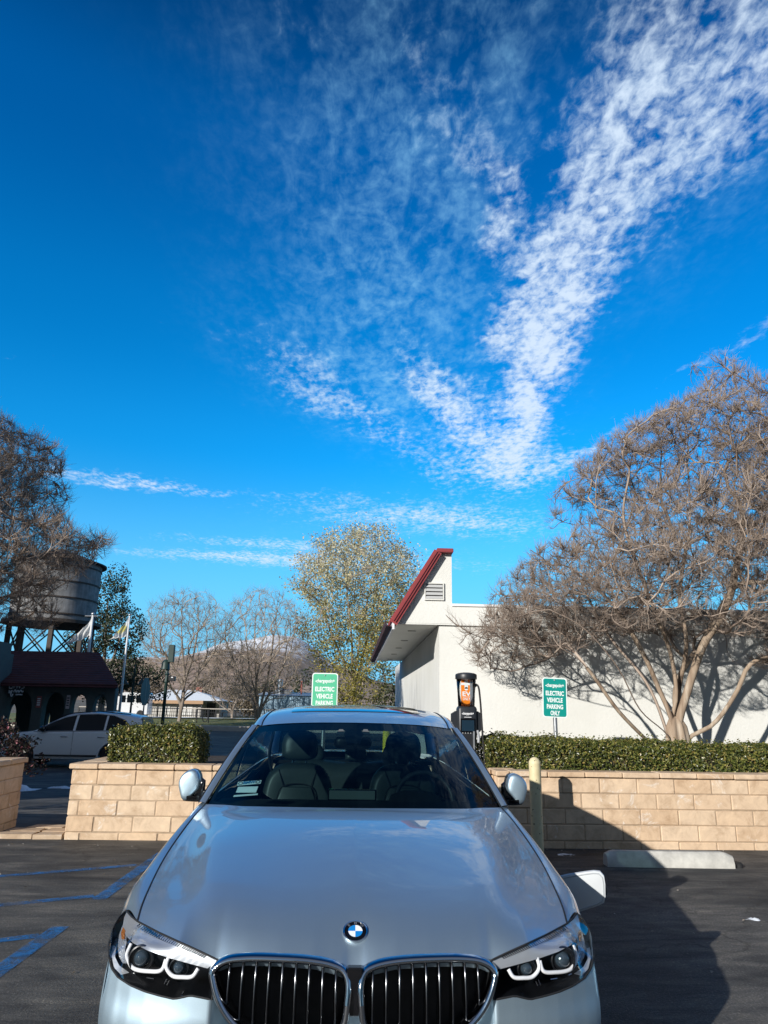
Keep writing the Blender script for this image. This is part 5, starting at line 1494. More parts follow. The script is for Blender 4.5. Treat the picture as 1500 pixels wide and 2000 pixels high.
    # round pillars of the tower corner at far left
    mb = MB(); mb.box(-14.4, X(17, 1350), Y-1.6, Y+0.2-0.21, g, 3.35); mb.box(-14.4, X(24, 1270)-0.03, Y-1.75, Y-0.01, 3.35, 3.75); mb.build('corner_pier', wm, r)
    # raised water tank on a braced timber stand behind the roof
    tm = simple('dark_timber', (0.05, 0.038, 0.03), 0.75, var=0.3)
    TY = Y+4.6; ce = at(111, 1150, TY); R = (at(192, 1150, TY).x-at(30, 1150, TY).x)/2; tx = ce.x
    zb = at(111, 1207, TY-R).z; zt = at(111, 1088, TY-R).z
    return r, tm, TY, tx, R, zb, zt
def tank(args):
    pr, tm, TY, tx, R, zb, zt = args
    r = root('water_tower', 'round pale water tank with dark roof on a braced timber stand', 'water tower', (tx, TY, 0))
    wt, nt, p = newmat('weathered_white_boards'); n = tex(nt, scale=3, detail=6); v = tex(nt, scale=9, detail=5, vscale=(1, 1, 0.12))
    cc = mixc(nt, 0.7, ramp(nt, n.outputs['Fac'], [(0.3, rgb(0.16, 0.165, 0.17)), (0.7, rgb(0.30, 0.30, 0.30))]), ramp(nt, v.outputs['Fac'], [(0.35, rgb(0.6, 0.6, 0.6)), (0.6, rgb(1.1, 1.1, 1.1))]), 'MULTIPLY')
    nt.links.new(cc, p.inputs['Base Color']); p.inputs['Roughness'].default_value = 0.85
    mb = MB(); mb.lathe([(R*0.97, zb+0.02), (R*0.985, zt)], (tx, TY, 0), 56); mb.build('tank', wt, r, ang=40)
    for k in range(4):
        z = zb+0.25+(zt-zb-0.5)*k/3; mb = MB(); mb.lathe([(R*0.985, z-0.03), (R*1.0, z-0.03), (R*1.0, z+0.03), (R*0.985, z+0.03)], (tx, TY, 0), 56); mb.build('hoop', tm, r, ang=40)
    dk = simple('tower_brown', (0.030, 0.025, 0.024), 0.85, var=0.2)
    mb = MB(); mb.lathe([(R*0.9, zt), (R*1.10, zt-0.04), (R*1.10, zt+0.03), (R*0.6, zt+0.36), (R*0.08, zt+0.72), (0, zt+0.74)], (tx, TY, 0), 48); mb.build('roof', dk, r, ang=30)
    mb = MB(); mb.lathe([(R*0.2, zb-0.14), (R*1.12, zb-0.14), (R*1.12, zb), (R*0.2, zb)], (tx, TY, 0), 40); mb.build('platform', tm, r, ang=30)
    z0 = 2.6
    P8 = [(tx+R*0.92*cos(a), TY+R*0.92*sin(a)) for a in [radians(22+45*k) for k in range(8)]]
    for x, y in P8: mb = MB(); mb.box(x-0.09, x+0.09, y-0.09, y+0.09, z0, zb-0.142); mb.build('post', tm, r)
    for k in range(8):
        (x, y), (u, w) = P8[k], P8[(k+1) % 8]
        for (p_, q_) in ((3.5, zb-0.25), (zb-0.25, 3.5)): mb = MB(); mb.tube([(x, y, p_), (u, w, q_)], 0.035, 5); mb.build('brace', tm, r)
    mb = MB(); mb.lathe([(R*1.0, 3.42), (R*1.08, 3.42), (R*1.08, 3.56), (R*1.0, 3.56)], (tx, TY, 0), 40); mb.build('lower_ring', tm, r, ang=30)
tank(pavilion())

# ---------------------------------------------------------------- flags, lamps, road sign
def flag(px0, py0, px1, py1, Y, fl, label, emblem, g=-0.38):
    a = at(px0, py0, Y); b = at(px1, py1, Y); x = (a.x+b.x)/2; zt = b.z
    r = root('flag', label, 'flag', (x, Y, g))
    mb = MB(); mb.tube([(x, Y, g), (x, Y, zt)], [0.075, 0.045], 10); mb.build('pole', simple('white_pole', (0.66, 0.67, 0.68), 0.4) if 'white_pole' not in bpy.data.materials else bpy.data.materials['white_pole'], r, True)
    mb = MB(); mb.lathe([(0, -0.08), (0.07, -0.04), (0.08, 0), (0.06, 0.05), (0, 0.08)], (x, Y, zt+0.06), 10); mb.build('finial', M['steel'], r, True)
    # drooping cloth between hoist and fly
    hp, hq = at(*fl[0], Y), at(*fl[1], Y); f0, f1 = at(*fl[2], Y), at(*fl[3], Y)
    G = []
    for i in range(25):
        u = i/24; row = []
        for j in range(13):
            v = j/12
            top = hp.lerp(f0, u); bot = hq.lerp(f1, u); p = top.lerp(bot, v)
            p.z -= 0.25*sin(pi*u)*(1-v)*0.6
            p.y += 0.10*sin(u*9+v*4)+0.06*sin(u*17-v*7)
            row.append(tuple(p))
        G.append(row)
    mm, nt, p = newmat('flag_cloth'); p.inputs['Roughness'].default_value = 0.8
    base = rgb(0.74, 0.74, 0.72)
    if emblem:
        tc = nt.nodes.new('ShaderNodeTexCoord'); sp = nt.nodes.new('ShaderNodeVectorMath'); sp.operation = 'DISTANCE'
        c = (hp*0.5+hq*0.15+f0*0.35)-Vector((x, Y, g)); nt.links.new(tc.outputs['Object'], sp.inputs[0]); sp.inputs[1].default_value = c
        nt.links.new(ramp(nt, sp.outputs['Value'], [(0.0, rgb(0.60, 0.52, 0.10)), (0.27, rgb(0.60, 0.52, 0.10)), (0.34, base)]), p.inputs['Base Color'])
    else: p.inputs['Base Color'].default_value = base
    t = nt.nodes.new('ShaderNodeBsdfTranslucent'); t.inputs[0].default_value = base; mx = nt.nodes.new('ShaderNodeMixShader'); mx.inputs[0].default_value = 0.35
    nt.links.new(p.outputs[0], mx.inputs[1]); nt.links.new(t.outputs[0], mx.inputs[2]); nt.links.new(mx.outputs[0], nt.nodes['Material Output'].inputs[0])
    mb = MB(); mb.grid(np.array(G)); mb.build('cloth', mm, r, True)
    if not emblem:
        mb = MB(); mb.tube([(x-0.32, Y, zt-0.03), (x+0.22, Y, zt-0.03)], 0.03, 6); mb.build('crossarm', M['steel'], r)
flag(171, 1292, 181, 1202, 31.1, [(178, 1207), (174, 1243), (126, 1255), (137, 1258)], 'plain white flag drooping from the nearer pole above the red tile roof', False, 2.7)
flag(235, 1385, 252, 1203, 41, [(250, 1207), (246, 1244), (211, 1250), (222, 1248)], 'white flag with a yellow emblem on the pole right of the red tile roof', True)
def lamp_post():
    Y = 36; g = -0.38; x = at(325, 1330, Y).x
    r = root('street_lamp', 'black green cast iron street lamp with a floodlight box behind the square hedge', 'street lamp', (x, Y, g))
    gm = simple('lamp_green', (0.018, 0.042, 0.036), 0.5, var=0.2)
    mb = MB(); mb.lathe([(0.17, 0), (0.17, 0.3), (0.11, 0.42), (0.085, 0.6), (0.075, 3.0), (0.10, 3.03), (0.075, 3.08), (0.07, 3.35), (0.11, 3.38), (0.07, 3.44), (0.07, 3.62)], (x, Y, g), 14); mb.build('post', gm, r, ang=40)
    mb = MB(); mb.lathe([(0.22, 0), (0.20, 0.06), (0.19, 0.30), (0.12, 0.42), (0.0, 0.48)], (x-0.10, Y, g+3.62), 18); mb.build('bell_shade', gm, r, ang=40)
    mb = MB(); mb.box(x+0.0, x+0.26, Y-0.13, Y+0.13, g+3.95, g+4.78, ch=0.02); mb.build('camera_housing', gm, r)
    mb = MB(); mb.box(x+0.12, x+0.42, Y-0.16, Y+0.12, g+3.08, g+3.30, ch=0.015); fb = mb.build('floodlight', M['black_plastic'], r)
    mb = MB(); mb.box(x+0.25, x+0.33, Y-0.168, Y-0.162, g+3.22, g+3.27); mb.build('lens', M['white_paint'], fb)
lamp_post()
def twin_lamp():
    Y = 47; g = -0.38; x = at(260, 1340, Y).x
    r = root('street_lamp', 'green twin-armed street lamp between the flagpole and the road sign', 'street lamp', (x, Y, g))
    gm = bpy.data.materials['lamp_green']; mb = MB(); mb.lathe([(0.13, 0), (0.12, 0.4), (0.07, 0.6), (0.055, 3.9), (0.08, 3.95), (0.0, 4.5)], (x, Y, g), 12); mb.build('post', gm, r, ang=40)
    for s in (-1, 1):
        mb = MB(); mb.tube(spline([(x, Y, g+3.6), (x+s*0.25, Y, g+3.9), (x+s*0.5, Y, g+3.8), (x+s*0.53, Y, g+3.55)], 14), 0.03, 6); mb.build('arm', gm, r)
        mb = MB(); mb.lathe([(0.25, 0), (0.2, 0.1), (0.09, 0.2), (0.05, 0.32), (0, 0.34)], (x+s*0.53, Y, g+3.22), 14); mb.build('bell_shade', gm, r, ang=40)
twin_lamp()
def road_sign():
    Y = 42; g = -0.38; x = at(284, 1350, Y).x
    r = root('road_sign', 'dark back of a road sign seen edge-on left of the black street lamp', 'road sign', (x, Y, g))
    mb = MB(); mb.box(x-0.035, x+0.035, Y-0.02, Y+0.02, g, g+3.35); mb.build('post', M['steel'], r)
    c = Vector((x, Y-0.04, g+2.7)); u = Vector((0.32, 0.95, 0)); n = Vector((0.95, -0.32, 0))
    pts = [c+u*(0.42*cos(radians(22.5+45*k)))+Vector((0, 0, 0.42*sin(radians(22.5+45*k)))) for k in range(8)]
    pts = [c+u*(0.45*cos(radians(22.5+45*k)))+Vector((0, 0, 0.80*sin(radians(22.5+45*k)))) for k in range(8)]
    mb = MB(); mb.prism(pts, (0, 0, 0), tuple(n*0.02)); mb.build('panel', simple('sign_back', (0.10, 0.11, 0.11), 0.5, 0.6), r)
road_sign()

# ---------------------------------------------------------------- across the street
def house():
    Y = 86; g = 0.5
    r = root('house', 'low house with a snow-covered roof and tan fascia beyond the lawn', 'house', (-18.5, Y, g))
    P = lambda px, py, d=0: at(px, py, Y+d)
    zb = 2.3; xl, xr = P(283, 1375).x, P(430, 1375).x; xm = P(394, 1375).x
    mb = MB(); mb.box(xl+0.4, xm, Y, Y+7, g-0.5, zb); mb.box(xm, xr-0.2, Y+1.6, Y+7, g-0.5, zb); mb.build('wall', simple('house_wall', (0.50, 0.48, 0.45), 0.85, var=0.08), r)
    ap = P(336, 1350, 3); zt = 3.55
    mb = MB(); A = [(xl-0.4, Y-0.8, zb+0.02), (xr+0.5, Y-0.8, zb+0.02), (xr+0.5, Y+7.6, zb+0.02), (xl-0.4, Y+7.6, zb+0.02)]; T = [(ap.x-0.4, Y+3.2, zt), (ap.x+2.6, Y+3.2, zt)]
    mb.add(A+T, [(0, 1, 5, 4), (1, 2, 5), (2, 3, 4, 5), (3, 0, 4), (3, 2, 1, 0)]); ro = mb.build('roof', M['snow'], r)
    mb = MB(); mb.box(xl-0.42, xm+0.3, Y-0.86, Y-0.80, zb-0.35, zb+0.02); mb.build('fascia', simple('tan_fascia', (0.42, 0.27, 0.16), 0.8), r)
    for (a, b) in ((352, 376), (320, 332)):
        mb = MB(); mb.box(P(a, 1385).x, P(b, 1385).x, Y-0.06, Y-0.005, 0.75, 1.75); w = mb.build('window', simple('pale_blind', (0.70, 0.70, 0.68), 0.6) if 'pale_blind' not in bpy.data.materials else bpy.data.materials['pale_blind'], r)
        mb = MB(); m0 = (P(a, 1385).x+P(b, 1385).x)/2; mb.box(m0-0.04, m0+0.04, Y-0.09, Y-0.061, 0.75, 1.75); mb.build('mullion', M['black_plastic'], w)
    mb = MB(); mb.box(xm+0.3, xm+1.3, Y+1.52, Y+1.59, g, 2.1); mb.build('door', simple('dark_door', (0.03, 0.03, 0.035), 0.6), r)
    for x in (xm+0.1, xr+0.1): mb = MB(); mb.box(x-0.07, x+0.07, Y-0.6, Y-0.46, g-0.2, zb); mb.build('porch_post', bpy.data.materials['dark_door'], r)
    mb = MB(); mb.box(P(388, 1340, 4).x-0.2, P(388, 1340, 4).x+0.5, Y+3.6, Y+4.2, zt-0.7, zt+0.35); mb.build('chimney', simple('brick_chimney', (0.30, 0.12, 0.09), 0.85), r)
house()
def shed():
    Y = 84; g = 0.5
    r = root('shed', 'pale blue corrugated metal shed with roof vents behind the bare tree', 'shed', (-7, Y, g))
    m, nt, p = newmat('blue_corrugated'); w = tex(nt, 'Wave', scale=2.2); w.bands_direction = 'X'; w.inputs['Scale'].default_value = 1.3
    n = tex(nt, scale=0.7, detail=6)
    c = ramp(nt, n.outputs['Fac'], [(0.3, rgb(0.26, 0.42, 0.56)), (0.7, rgb(0.36, 0.52, 0.65))])
    c = mixc(nt, 0.5, c, ramp(nt, w.outputs['Color'], [(0.0, rgb(0.55, 0.55, 0.55)), (0.35, rgb(1, 1, 1))]), 'MULTIPLY')
    nt.links.new(c, p.inputs['Base Color']); p.inputs['Roughness'].default_value = 0.5; bump(nt, p, w.outputs['Color'], 0.5, 0.05)
    xl, xr = at(506, 1365, Y).x, at(625, 1365, Y).x
    mb = MB(); mb.box(xl, xr, Y, Y+8, g-0.4, 3.0); mb.build('wall', m, r)
    mb = MB(); mb.prism([(xl-0.2, Y-0.25, 3.01), (xl-0.2, Y+8.2, 3.01), (xl-0.2, Y+4, 3.45)], (0, 0, 0), (xr-xl+0.4, 0, 0)); mb.build('roof', simple('grey_metal_roof', (0.45, 0.47, 0.48), 0.5), r)
    x = at(556, 1345, Y+3).x; mb = MB(); mb.box(x-1.0, x+1.0, Y+2.2, Y+3.8, 3.1, 3.75, ch=0.15); mb.build('roof_vent', M['steel'], r)
    x = at(549, 1340, Y+3).x; mb = MB(); mb.lathe([(0.26, 3.2), (0.26, 4.6), (0.33, 4.62), (0.33, 4.8), (0, 4.85)], (x, Y+2.0, 0), 14); mb.build('flue', M['steel'], r, ang=40)
    x = at(590, 1340, Y+3).x; mb = MB(); mb.box(x-0.09, x+0.09, Y+2, Y+2.2, 3.1, 4.7); mb.build('marker_pipe', simple('red_white_pipe', (0.6, 0.2, 0.15), 0.6), r)
shed()
def low_fence():
    Y = 82.0; g = 0.5
    r = root('fence', 'low dark wire fence with a pale top rail beyond the lawn', 'fence', (-13, Y, g))
    x0, x1 = -29.0, -4.0
    mb = MB(); mb.tube([(x0, Y, g+0.95), (x1, Y, g+0.95)], 0.06, 6); mb.build('top_rail', simple('pale_rail', (0.46, 0.42, 0.37), 0.8), r)
    for k in range(13):
        x = x0+k*(x1-x0)/12; mb = MB(); mb.box(x-0.06, x+0.06, Y+0.0, Y+0.12, g-0.3, g+1.1); mb.build('post', M['black_plastic'], r)
    mb = MB(); rg = np.random.default_rng(3)
    for k in range(120):
        x = x0+(x1-x0)*k/119; mb.box(x-0.02, x+0.02, Y+0.02, Y+0.05, g-0.2, g+0.9)
    for z in (0.2, 0.55): mb.box(x0, x1, Y+0.06, Y+0.08, g+z, g+z+0.05)
    mb.build('wire_panel', M['black_plastic'], r)
low_fence()
# snow strip behind the fence
mb = MB(); mb.grid(np.array([[(x, y, 0.56+0.02*sin(x*2+y)) for y in (76.5, 78, 80)] for x in np.linspace(-30, -5, 30)]))
o = mb.build('snow_strip', M['snow'], loc=(-17, 78, 0.5)); tag(o, 'thin band of snow lying along the foot of the wire fence', 'snow')
def bike_rack():
    Y = 70.5; g = 0.15
    r = root('bike_rack', 'thin dark loop railing standing on the edge of the lawn', 'railing', (at(415, 1410, Y).x, Y, g))
    for (a, b, u) in ((384, 386, 0), (395, 405, 1), (407, 409, 0)):
        xa, xb = at(a, 1408, Y).x, at(b, 1408, Y).x; mb = MB()
        if u: mb.tube(spline([(xa, Y, g+1.25), (xa, Y, g+0.4), ((xa+xb)/2, Y, g+0.12), (xb, Y, g+0.4), (xb, Y, g+1.25)], 16), 0.05, 6)
        else: mb.tube([(xa, Y, g-0.15), (xa, Y, g+1.25)], 0.05, 6)
        mb.build('loop' if u else 'upright', M['black_plastic'], r)
    xa, xb = at(384, 1398, Y).x, at(409, 1398, Y).x
    mb = MB(); mb.tube([(xa, Y, g+1.25), (xb, Y, g+1.25)], 0.045, 6); mb.build('top_bar', M['black_plastic'], r)
bike_rack()
def white_van(px0, px1, Y, h, lab, name='parked_van', cat='van'):
    g = 0.45 if Y > 70 else -0.3
    x0, x1 = at(px0, 1385, Y).x, at(px1, 1385, Y).x
    r = root(name, lab, cat, ((x0+x1)/2, Y, g))
    wm = simple('vehicle_white', (0.62, 0.63, 0.64), 0.35, coat=0.4) if 'vehicle_white' not in bpy.data.materials else bpy.data.materials['vehicle_white']
    L = x1-x0
    prof = [(0, 0.35), (0.01, h*0.55), (0.10, h*0.62), (0.20, h*0.97), (0.24, h), (0.97, h), (1.0, h*0.93), (1.0, 0.35)]
    mb = MB(); mb.prism([(x0+L*u, Y-0.95, g+z) for u, z in prof], (0, 0, 0), (0, 1.9, 0)); mb.build('body', wm, r, ang=30)
    for (a, b) in ((0.22, 0.38), (0.42, 0.62), (0.68, 0.88)):
        mb = MB(); mb.box(x0+L*a, x0+L*b, Y-0.965, Y-0.952, g+h*0.60, g+h*0.88); mb.build('window', M['gloss_black'], r)
    for u in (0.16, 0.82):
        mb = MB(); mb.lathe([(0.36, -0.12), (0.38, -0.05), (0.38, 0.05), (0.36, 0.12)], (x0+L*u, Y-0.9, g+0.38), 18, (0, 1, 0)); mb.build('wheel', M['rubber'], r, ang=40)
white_van(222, 292, 79, 2.5, 'long white van parked beyond the street, right of the pavilion eave')
white_van(416, 436, 90, 1.5, 'small white vehicle parked behind the fence right of the snow-roofed house', 'parked_car', 'car')

# ---------------------------------------------------------------- silver SUV on the drive
def suv():
    g = -0.38; L = 4.72; xf = -11.05; Yn = 24.0; Wd = 1.88; yc = Yn+Wd/2
    r = root('parked_suv', 'silver SUV parked side-on in the shade in front of the pavilion', 'suv', (xf+L/2, yc, g))
    pm = M['suv_paint'] = simple('suv_silver_paint', (0.80, 0.83, 0.85), 0.35, 0.15, coat=0.8)
    top = [(0, 0.72), (0.05, 0.88), (0.5, 1.0), (1.1, 1.07), (1.25, 1.10), (1.7, 1.38), (2.05, 1.56), (2.5, 1.66), (3.1, 1.69), (3.7, 1.66), (4.2, 1.59), (4.42, 1.54), (4.55, 1.25), (4.66, 1.05), (4.70, 0.75), (4.72, 0.6)]
    xs = np.linspace(0, L, 95); zt = spline([(a, 0, b) for a, b in top], 200); zt = np.interp(xs, zt[:, 0], zt[:, 2])
    zb = np.interp(xs, [0, 0.1, 1.2, 4.2, 4.72], [0.70, 0.86, 1.02, 1.10, 0.95]); zb = np.minimum(zb, zt-0.02)
    plan = np.interp(xs, [0, 0.1, 0.35, 0.9, 4.0, 4.45, 4.65, 4.72], [0.60, 0.78, 0.88, 0.94, 0.94, 0.90, 0.82, 0.74])
    G = []
    for x, t, b, p in zip(xs, zt, zb, plan):
        gh = max(t-b, 0); tw = p-0.04-0.30*min(gh/0.6, 1)
        half = [(p-0.05, 0.27), (p-0.015, 0.33), (p-0.01, 0.45), (p+0.005, 0.62), (p, 0.80), (p-0.02, b-0.02), (p-0.045, b), (p-0.045+(tw-p+0.045)*0.5, b+(t-b)*0.52), (tw, t-0.05*min(gh/0.3, 1)), (tw-0.12, t-0.01), (tw*0.5, t+0.012), (0, t+0.018)]
        ring = [(xf+x, yc-y, g+z) for y, z in half]+[(xf+x, yc+y, g+z) for y, z in half[-2::-1]]
        G.append(ring)
    mb = MB(); mb.grid(np.array(G)); k = len(G[0])
    mb.F.append(tuple(range(k))); mb.M.append(0); mb.F.append(tuple(len(mb.V)-1-i for i in range(k))); mb.M.append(0)
    body = mb.build('body', pm, r, True)
    cut = MB()
    for wx in (0.95, 3.72):
        cut.lathe([(0.41, -0.5), (0.41, 0.42)], (xf+wx, Yn, g+0.37), 32, (0, 1, 0)); cut.lathe([(0.41, -0.42), (0.41, 0.5)], (xf+wx, Yn+Wd, g+0.37), 32, (0, 1, 0))
    boolean(body, cut, r)
    auto_smooth(body, 28)
    def side(x, z, off=0.016):
        i = min(max(int(x/L*94), 0), 94); t, b, p = zt[i], zb[i], plan[i]; tw = p-0.04-0.30*min(max(t-b, 0)/0.6, 1)
        if z <= b: y = p
        else: y = np.interp(z-b, [0, (t-b)*0.52, max(t-0.05*min(max(t-b, 0)/0.3, 1)-b, (t-b)*0.53+0.001)], [p-0.045, p-0.045+(tw-p+0.045)*0.5, tw])
        return (xf+x, yc-y-off, g+z)
    gm = M['suv_glass'] = simple('dark_side_glass', (0.010, 0.013, 0.016), 0.12, spec=0.22)
    def sideglass(x0, x1, zlo, zhi, n=16):
        # zlo, zhi: functions of x
        q = []
        for x in np.linspace(x0, x1, n): q.append([side(x, zlo(x)+(zhi(x)-zlo(x))*k/6) for k in range(7)])
        m2 = MB(); m2.grid(np.array(q)); return m2
    lo = lambda x: np.interp(x, [1.2, 4.3], [1.08, 1.15])
    hi = lambda x: np.interp(x, [1.36, 1.75, 2.1, 2.5, 3.1, 3.6, 4.0, 4.25], [1.11, 1.34, 1.49, 1.575, 1.60, 1.56, 1.42, 1.18])
    sideglass(1.36, 2.44, lo, hi).build('front_window', gm, r, True)
    sideglass(2.52, 3.38, lo, hi).build('rear_window', gm, r, True)
    sideglass(3.45, 4.22, lo, hi).build('quarter_window', gm, r, True)
    tr = MB(); tr.tube([side(x, hi(x)+0.015, 0.016) for x in np.linspace(1.36, 4.22, 40)], 0.012, 6); tr.tube([side(x, lo(x)-0.012, 0.014) for x in np.linspace(1.25, 4.22, 30)], 0.009, 6)
    tr.build('chrome_trim', M['chrome'], r, True)
    mb = MB(); mb.tube([side(x, np.interp(x, [1.9, 2.3, 3.1, 4.1], [1.53, 1.64, 1.70, 1.62]), -0.03) for x in np.linspace(1.9, 4.1, 20)], 0.018, 6); mb.build('roof_rail', M['black_plastic'], r, True)
    for (xa, xb) in ((1.42, 2.48), (2.48, 3.60)):
        for x in ((xb,) if xb < 3 else ()):
            mb = MB(); mb.tube([side(x, z, 0.0015) for z in np.linspace(0.36, 1.09, 20)], 0.005, 4); mb.build('door_seam', M['black_plastic'], r)
    for x in (2.22, 3.35):
        mb = MB(); mb.tube([side(x+u, 0.93+0.0*u, 0.012) for u in np.linspace(-0.12, 0.12, 9)], [0.008, 0.016, 0.018, 0.018, 0.018, 0.018, 0.018, 0.016, 0.008], 8); mb.build('door_handle', M['chrome'], r, True)
    mb = MB(); mb.tube([side(x, 0.37, 0.004) for x in np.linspace(1.4, 3.25, 14)], 0.03, 6); mb.build('sill', M['black_plastic'], r)
    mx, my, mz = side(1.56, 1.15, 0.12); mb = MB(); mb.lathe([(0, -0.13), (0.075, -0.09), (0.095, 0), (0.08, 0.07), (0, 0.1)], (mx, my, mz), 14, (1, 0, 0)); mb.build('side_mirror', M['gloss_black'], r, ang=50)
    # windscreen and rear glass
    def across(x, z, k): i = int(x/L*94); return (xf+x, yc+k, g+z)
    q = []
    for u in np.linspace(0, 1, 9):
        x = 1.30+u*0.78; z = np.interp(x, xs, zt)+0.028; w = 0.78-0.2*u; q.append([(xf+x-0.01, yc+k*w, g+z-0.05*abs(k)**3) for k in np.linspace(-1, 1, 13)])
    mb = MB(); mb.grid(np.array(q)); mb.build('windscreen', gm, r, True)
    q = []
    for u in np.linspace(0, 1, 7):
        x = 4.43+u*0.15; z = np.interp(x, xs, zt)+0.02; q.append([(xf+x+0.012, yc+k*0.62, g+z) for k in np.linspace(-1, 1, 9)])
    mb = MB(); mb.grid(np.array(q)); mb.build('tailgate_glass', gm, r, True)
    mb = MB(); q = [side(x, z, 0.01) for x, z in ((4.42, 0.98), (4.62, 1.0), (4.60, 1.18), (4.50, 1.2))]; mb.add(q, [(0, 1, 2, 3)]); mb.build('tail_light', simple('tail_lamp_red', (0.25, 0.01, 0.012), 0.15, coat=1.0), r)
    mb = MB(); q = [side(x, z, 0.012) for x, z in ((0.12, 0.70), (0.55, 0.82), (0.52, 0.92), (0.16, 0.82))]; mb.add(q, [(0, 1, 2, 3)]); mb.build('headlight', M['white_paint'], r)
    wheels(r, [(xf+0.95, Yn+0.12, -1), (xf+3.72, Yn+0.12, -1), (xf+0.95, Yn+Wd-0.12, 1), (xf+3.72, Yn+Wd-0.12, 1)], g+0.37, 0.37, 'y')
suv()
# ================================================================ silver saloon, nose towards the camera
CX = 0.04                                    # car centre line
Y0 = 2.735
def fas_table():
    P = spline([(0, Y0, 0), (.2, Y0+0.004, 0), (.4, Y0+0.035, 0), (.6, Y0+0.072, 0), (.75, Y0+0.125, 0), (.85, Y0+0.190, 0), (.905, Y0+0.268, 0), (.932, Y0+0.365, 0), (.949, Y0+0.47, 0), (.960, Y0+0.62, 0), (.966, Y0+0.90, 0), (.967, Y0+1.4, 0)], 400)
    return P[:, 0], P[:, 1]
_fx, _fy = fas_table()
def fasY(x, z):
    """front face of the car: depth at half-width x and height z"""
    y = float(np.interp(abs(x), _fx, _fy))
    if z > 0.52: y += 0.55*(z-0.52)**1.3*max(0, 1-abs(x)/1.2)
    if z < 0.45: y += 0.10*(0.45-z)
    return y
def fas(px, py):
    """where the sight line of a photo point meets the front face, in car coordinates (right side positive)"""
    d = ray(px, py)
    def f(y):
        p = d*(y/d.y); return p.y-fasY(p.x-CX, CZ+p.z)
    ys = np.linspace(2.5, 3.5, 501); v = [f(y) for y in ys]
    k = next((i for i, a in enumerate(v) if a > 0), int(np.argmax(v)))
    y = ys[k]
    if k > 0 and v[k] > 0: y = ys[k-1]+(ys[k]-ys[k-1])*(-v[k-1])/(v[k]-v[k-1])
    t = y/d.y; return np.array([d.x*t-CX, d.y*t, CZ+d.z*t])
def C(px, py, Y):
    p = at(px, py, Y); return np.array([p.x-CX, p.y, p.z])

def carpaint():
    m, nt, p = newmat('silver_car_paint')
    p.inputs['Base Color'].default_value = rgb(0.60, 0.625, 0.65)
    p.inputs['Metallic'].default_value = 0.92; p.inputs['Roughness'].default_value = 0.52
    p.inputs['Coat Weight'].default_value = 1.0; p.inputs['Coat Roughness'].default_value = 0.02; p.inputs['Coat IOR'].default_value = 1.5
    n = tex(nt, scale=900, detail=1); 
    nt.links.new(ramp(nt, n.outputs['Fac'], [(0.35, rgb(0.42, 0.545, 0.63)), (0.65, rgb(0.475, 0.605, 0.695))]), p.inputs['Base Color'])
    return m
PAINT = carpaint()
SEAM = simple('panel_gap', (0.008, 0.009, 0.011), 0.7)
car = root('silver_car', 'silver saloon car with twin chrome grilles parked nose-on, charging flap open', 'car', (CX, Y0+2.4, 0))
def place(V): V = np.array(V, dtype=float); V[..., 0] += CX; return V
def cgrid(name, G, m, parent=None, both=True, smooth=True, merge=True):
    mb = MB(); mb.grid(place(G))
    if both: mb.grid(place(mir(G)), flip=True)
    o = mb.build(name, m, parent or car, smooth)
    if merge and both: recalc(o)
    return o
def cmb(name, mb, m, parent=None, smooth=False, ang=None):
    for i, v in enumerate(mb.V): mb.V[i] = (v[0]+CX, v[1], v[2])
    return mb.build(name, m, parent or car, smooth, ang=ang)
def coons(Cs, Es, Rs, Fs):
    """C: s=0 along t, E: s=1 along t, R: t=0 along s, F: t=1 along s; result [t][s]"""
    nt_, ns = len(Cs), len(Rs)
    t = np.linspace(0, 1, nt_)[:, None, None]; s = np.linspace(0, 1, ns)[None, :, None]
    return (1-s)*Cs[:, None]+s*Es[:, None]+(1-t)*Rs[None]+t*Fs[None]-((1-s)*(1-t)*Rs[0]+s*(1-t)*Rs[-1]+(1-s)*t*Fs[0]+s*t*Fs[-1])

LAMPY = {(1107, 1803): 3.08, (1070, 1823): 2.95, (1070, 1824): 2.95, (1107, 1804): 3.08, (1119, 1794): 3.16, (1127, 1783): 3.26, (1140, 1796): 3.22, (1150, 1814): 3.175, (1158, 1846): 3.135}
def lamp(px, py):
    return C(px, py, LAMPY[(px, py)]) if (px, py) in LAMPY else fas(px, py)
# ---- hood
NS, NT = 90, 110
front_px = [(690, 1896), (706, 1894), (716, 1884), (732, 1877), (773, 1867), (840, 1862), (904, 1861), (941, 1866), (958, 1874), (990, 1860), (1030, 1842), (1070, 1823), (1107, 1803)]
Fh = np.array([lamp(*q) for q in front_px]); Fh[0, 0] = 0
Eh = np.array([(0.842, 4.45, 0.930), C(999, 1600, 4.28), C(1033, 1646, 3.95), C(1061, 1691, 3.66), C(1085, 1740, 3.36), C(1099, 1774, 3.19), Fh[-1]])
Rh = np.array([(0, 4.15, 0.958), (0.3, 4.17, 0.957), (0.6, 4.26, 0.948), (0.78, 4.38, 0.936), (0.842, 4.45, 0.930)])
Chh = np.array([(0, 4.15, .958), (0, 3.95, .946), (0, 3.6, .900), (0, 3.25, .826), (0, 2.98, .748), (0, 2.86, .697), Fh[0]])
hC, hE, hR, hF = spline(Chh, NT), spline(Eh, NT), spline(Rh, NS), polyl(Fh, NS)
hF0 = spline([Fh[0]+np.array([0, 0, .035]), (0.30, 2.775, .668), (0.58, 2.83, .682), Fh[-1]], NS)
hC0 = spline(np.vstack([Chh[:-1], [Fh[0]+np.array([0, 0, .035])]]), NT)
H = coons(hC0, hE, hR, hF0)
H += (hF-hF0)[None]*(np.linspace(0, 1, NT)[:, None, None]**14)
tt = np.linspace(0, 1, NT)[:, None]; ss = np.linspace(0, 1, NS)[None, :]
